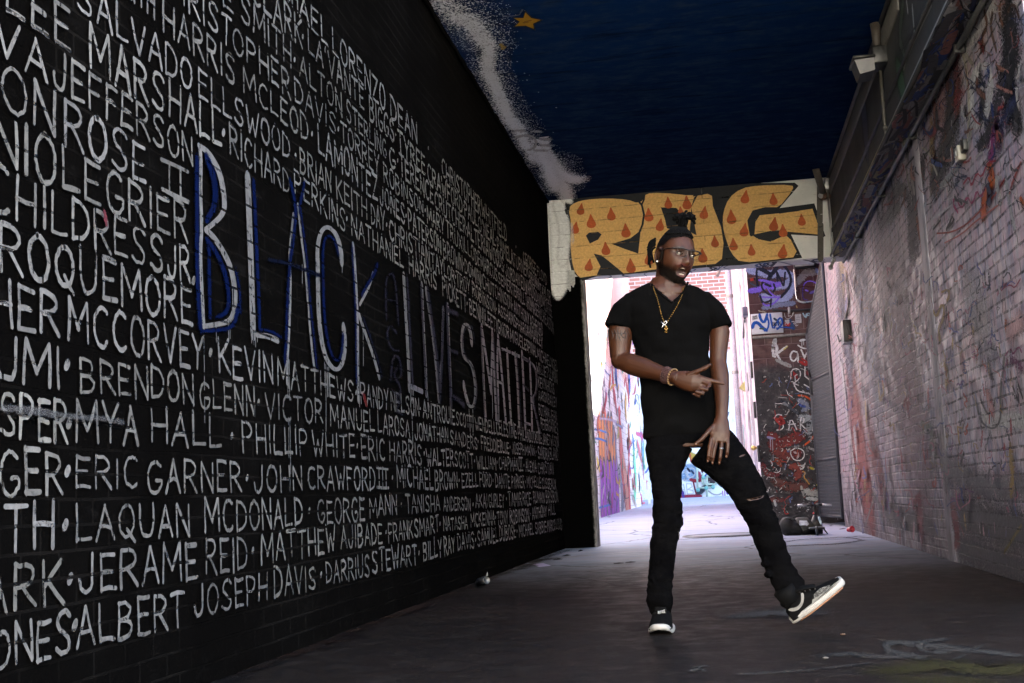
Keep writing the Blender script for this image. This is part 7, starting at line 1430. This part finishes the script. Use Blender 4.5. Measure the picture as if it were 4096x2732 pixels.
b.tube([Vector(p) for p in smooth([tuple(f_(x, y)) for x, y in ((2653, 1298), (2657, 1287), (2665, 1283), (2668, 1290), (2662, 1298), (2653, 1300))], 1)], .0024, 6); b.tube([f_(2644, 1287), f_(2653, 1297), f_(2664, 1303)], .0026, 6); b.tube([f_(2654, 1298), f_(2646, 1312)], [.0026, .0036], 6); b.build('ankh_charm', SILV, neck)
b = MB()
for x, y, r in ((2664, 1308, .006), (2659, 1315, .005), (2669, 1315, .005), (2664, 1320, .006), (2661, 1328, .003), (2667, 1329, .003)): b.ball(f_(x, y), r, 8, 6)
b.build('gold_charm', GOLD, neck)
RB = plain('red_beads', (.026, .0032, .0016), .6, 0, .3, 90, .2); AB = plain('amber_beads', (.15, .09, .035), .4, 0, .5, 60, 0)
adir = (FA[4] - FA[3]).normalized()
for i in range(5):
    c = FA[3].lerp(FA[4], .62 + i * .115); r = .0365 - i * .001; a_ = adir.orthogonal().normalized(); b_ = adir.cross(a_); b = MB()
    for k in range(26): b.ball(c + (a_ * cos(2 * pi * k / 26) + b_ * sin(2 * pi * k / 26)) * (r), .0046, 6, 4)
    b.build('red_bracelet', RB, man)
c = FA[4].lerp(FA[5], .32); b = MB()
for k in range(20): b.ball(c + (a_ * cos(2 * pi * k / 20) + b_ * sin(2 * pi * k / 20)) * (.0375), .0044, 6, 4)
b.build('amber_bracelet', AB, man)
b = MB(); c = mp(2885, 1794, -.160); dd = (mp(2884, 1800, -.16) - mp(2886, 1780, -.158)).normalized(); b.lathe([(.0102, -.002), (.0118, -.002), (.0118, .002), (.0102, .002)], c, dd, 16); b.ball(c - HF * .0115, .003, 8, 6); b.build('finger_ring', SILV, man)
INK = NT('tattoo_ink'); INKM = INK.fin((.010, .004, .002), .5); P_ = []
b = MB()
for s in ('2446,1322 2454,1342 2448,1356', '2456,1318 2466,1336 2464,1358', '2470,1320 2474,1346 2484,1362', '2484,1322 2486,1344 2498,1352', '2498,1324 2506,1340 2502,1354', '2508,1322 2516,1334 2520,1346', '2452,1334 2472,1330 2490,1338', '2476,1352 2490,1330 2504,1336'):
    h_ = [hit(BV, x, y, .0012) for x, y in smooth(pts_of(s), 2)]
    if all(q is not None for q in h_): b.tube(h_, .0022, 5, None, True, None)
b.build('arm_tattoo', INKM, body)
NAIL = plain('fingernail', (.09, .04, .022), .35, 0, .05, 30, 0)
for x, y in ((2831, 1844), (2849, 1850), (2877, 1850), (2906, 1825), (2784, 1776)):
    q = hit(BV, x, y, .0)
    if q is not None:
        b = MB(); b.ball(q + FWD * .001, (.0045, .003, .006), 10, 6); b.build('fingernail', NAIL, body)
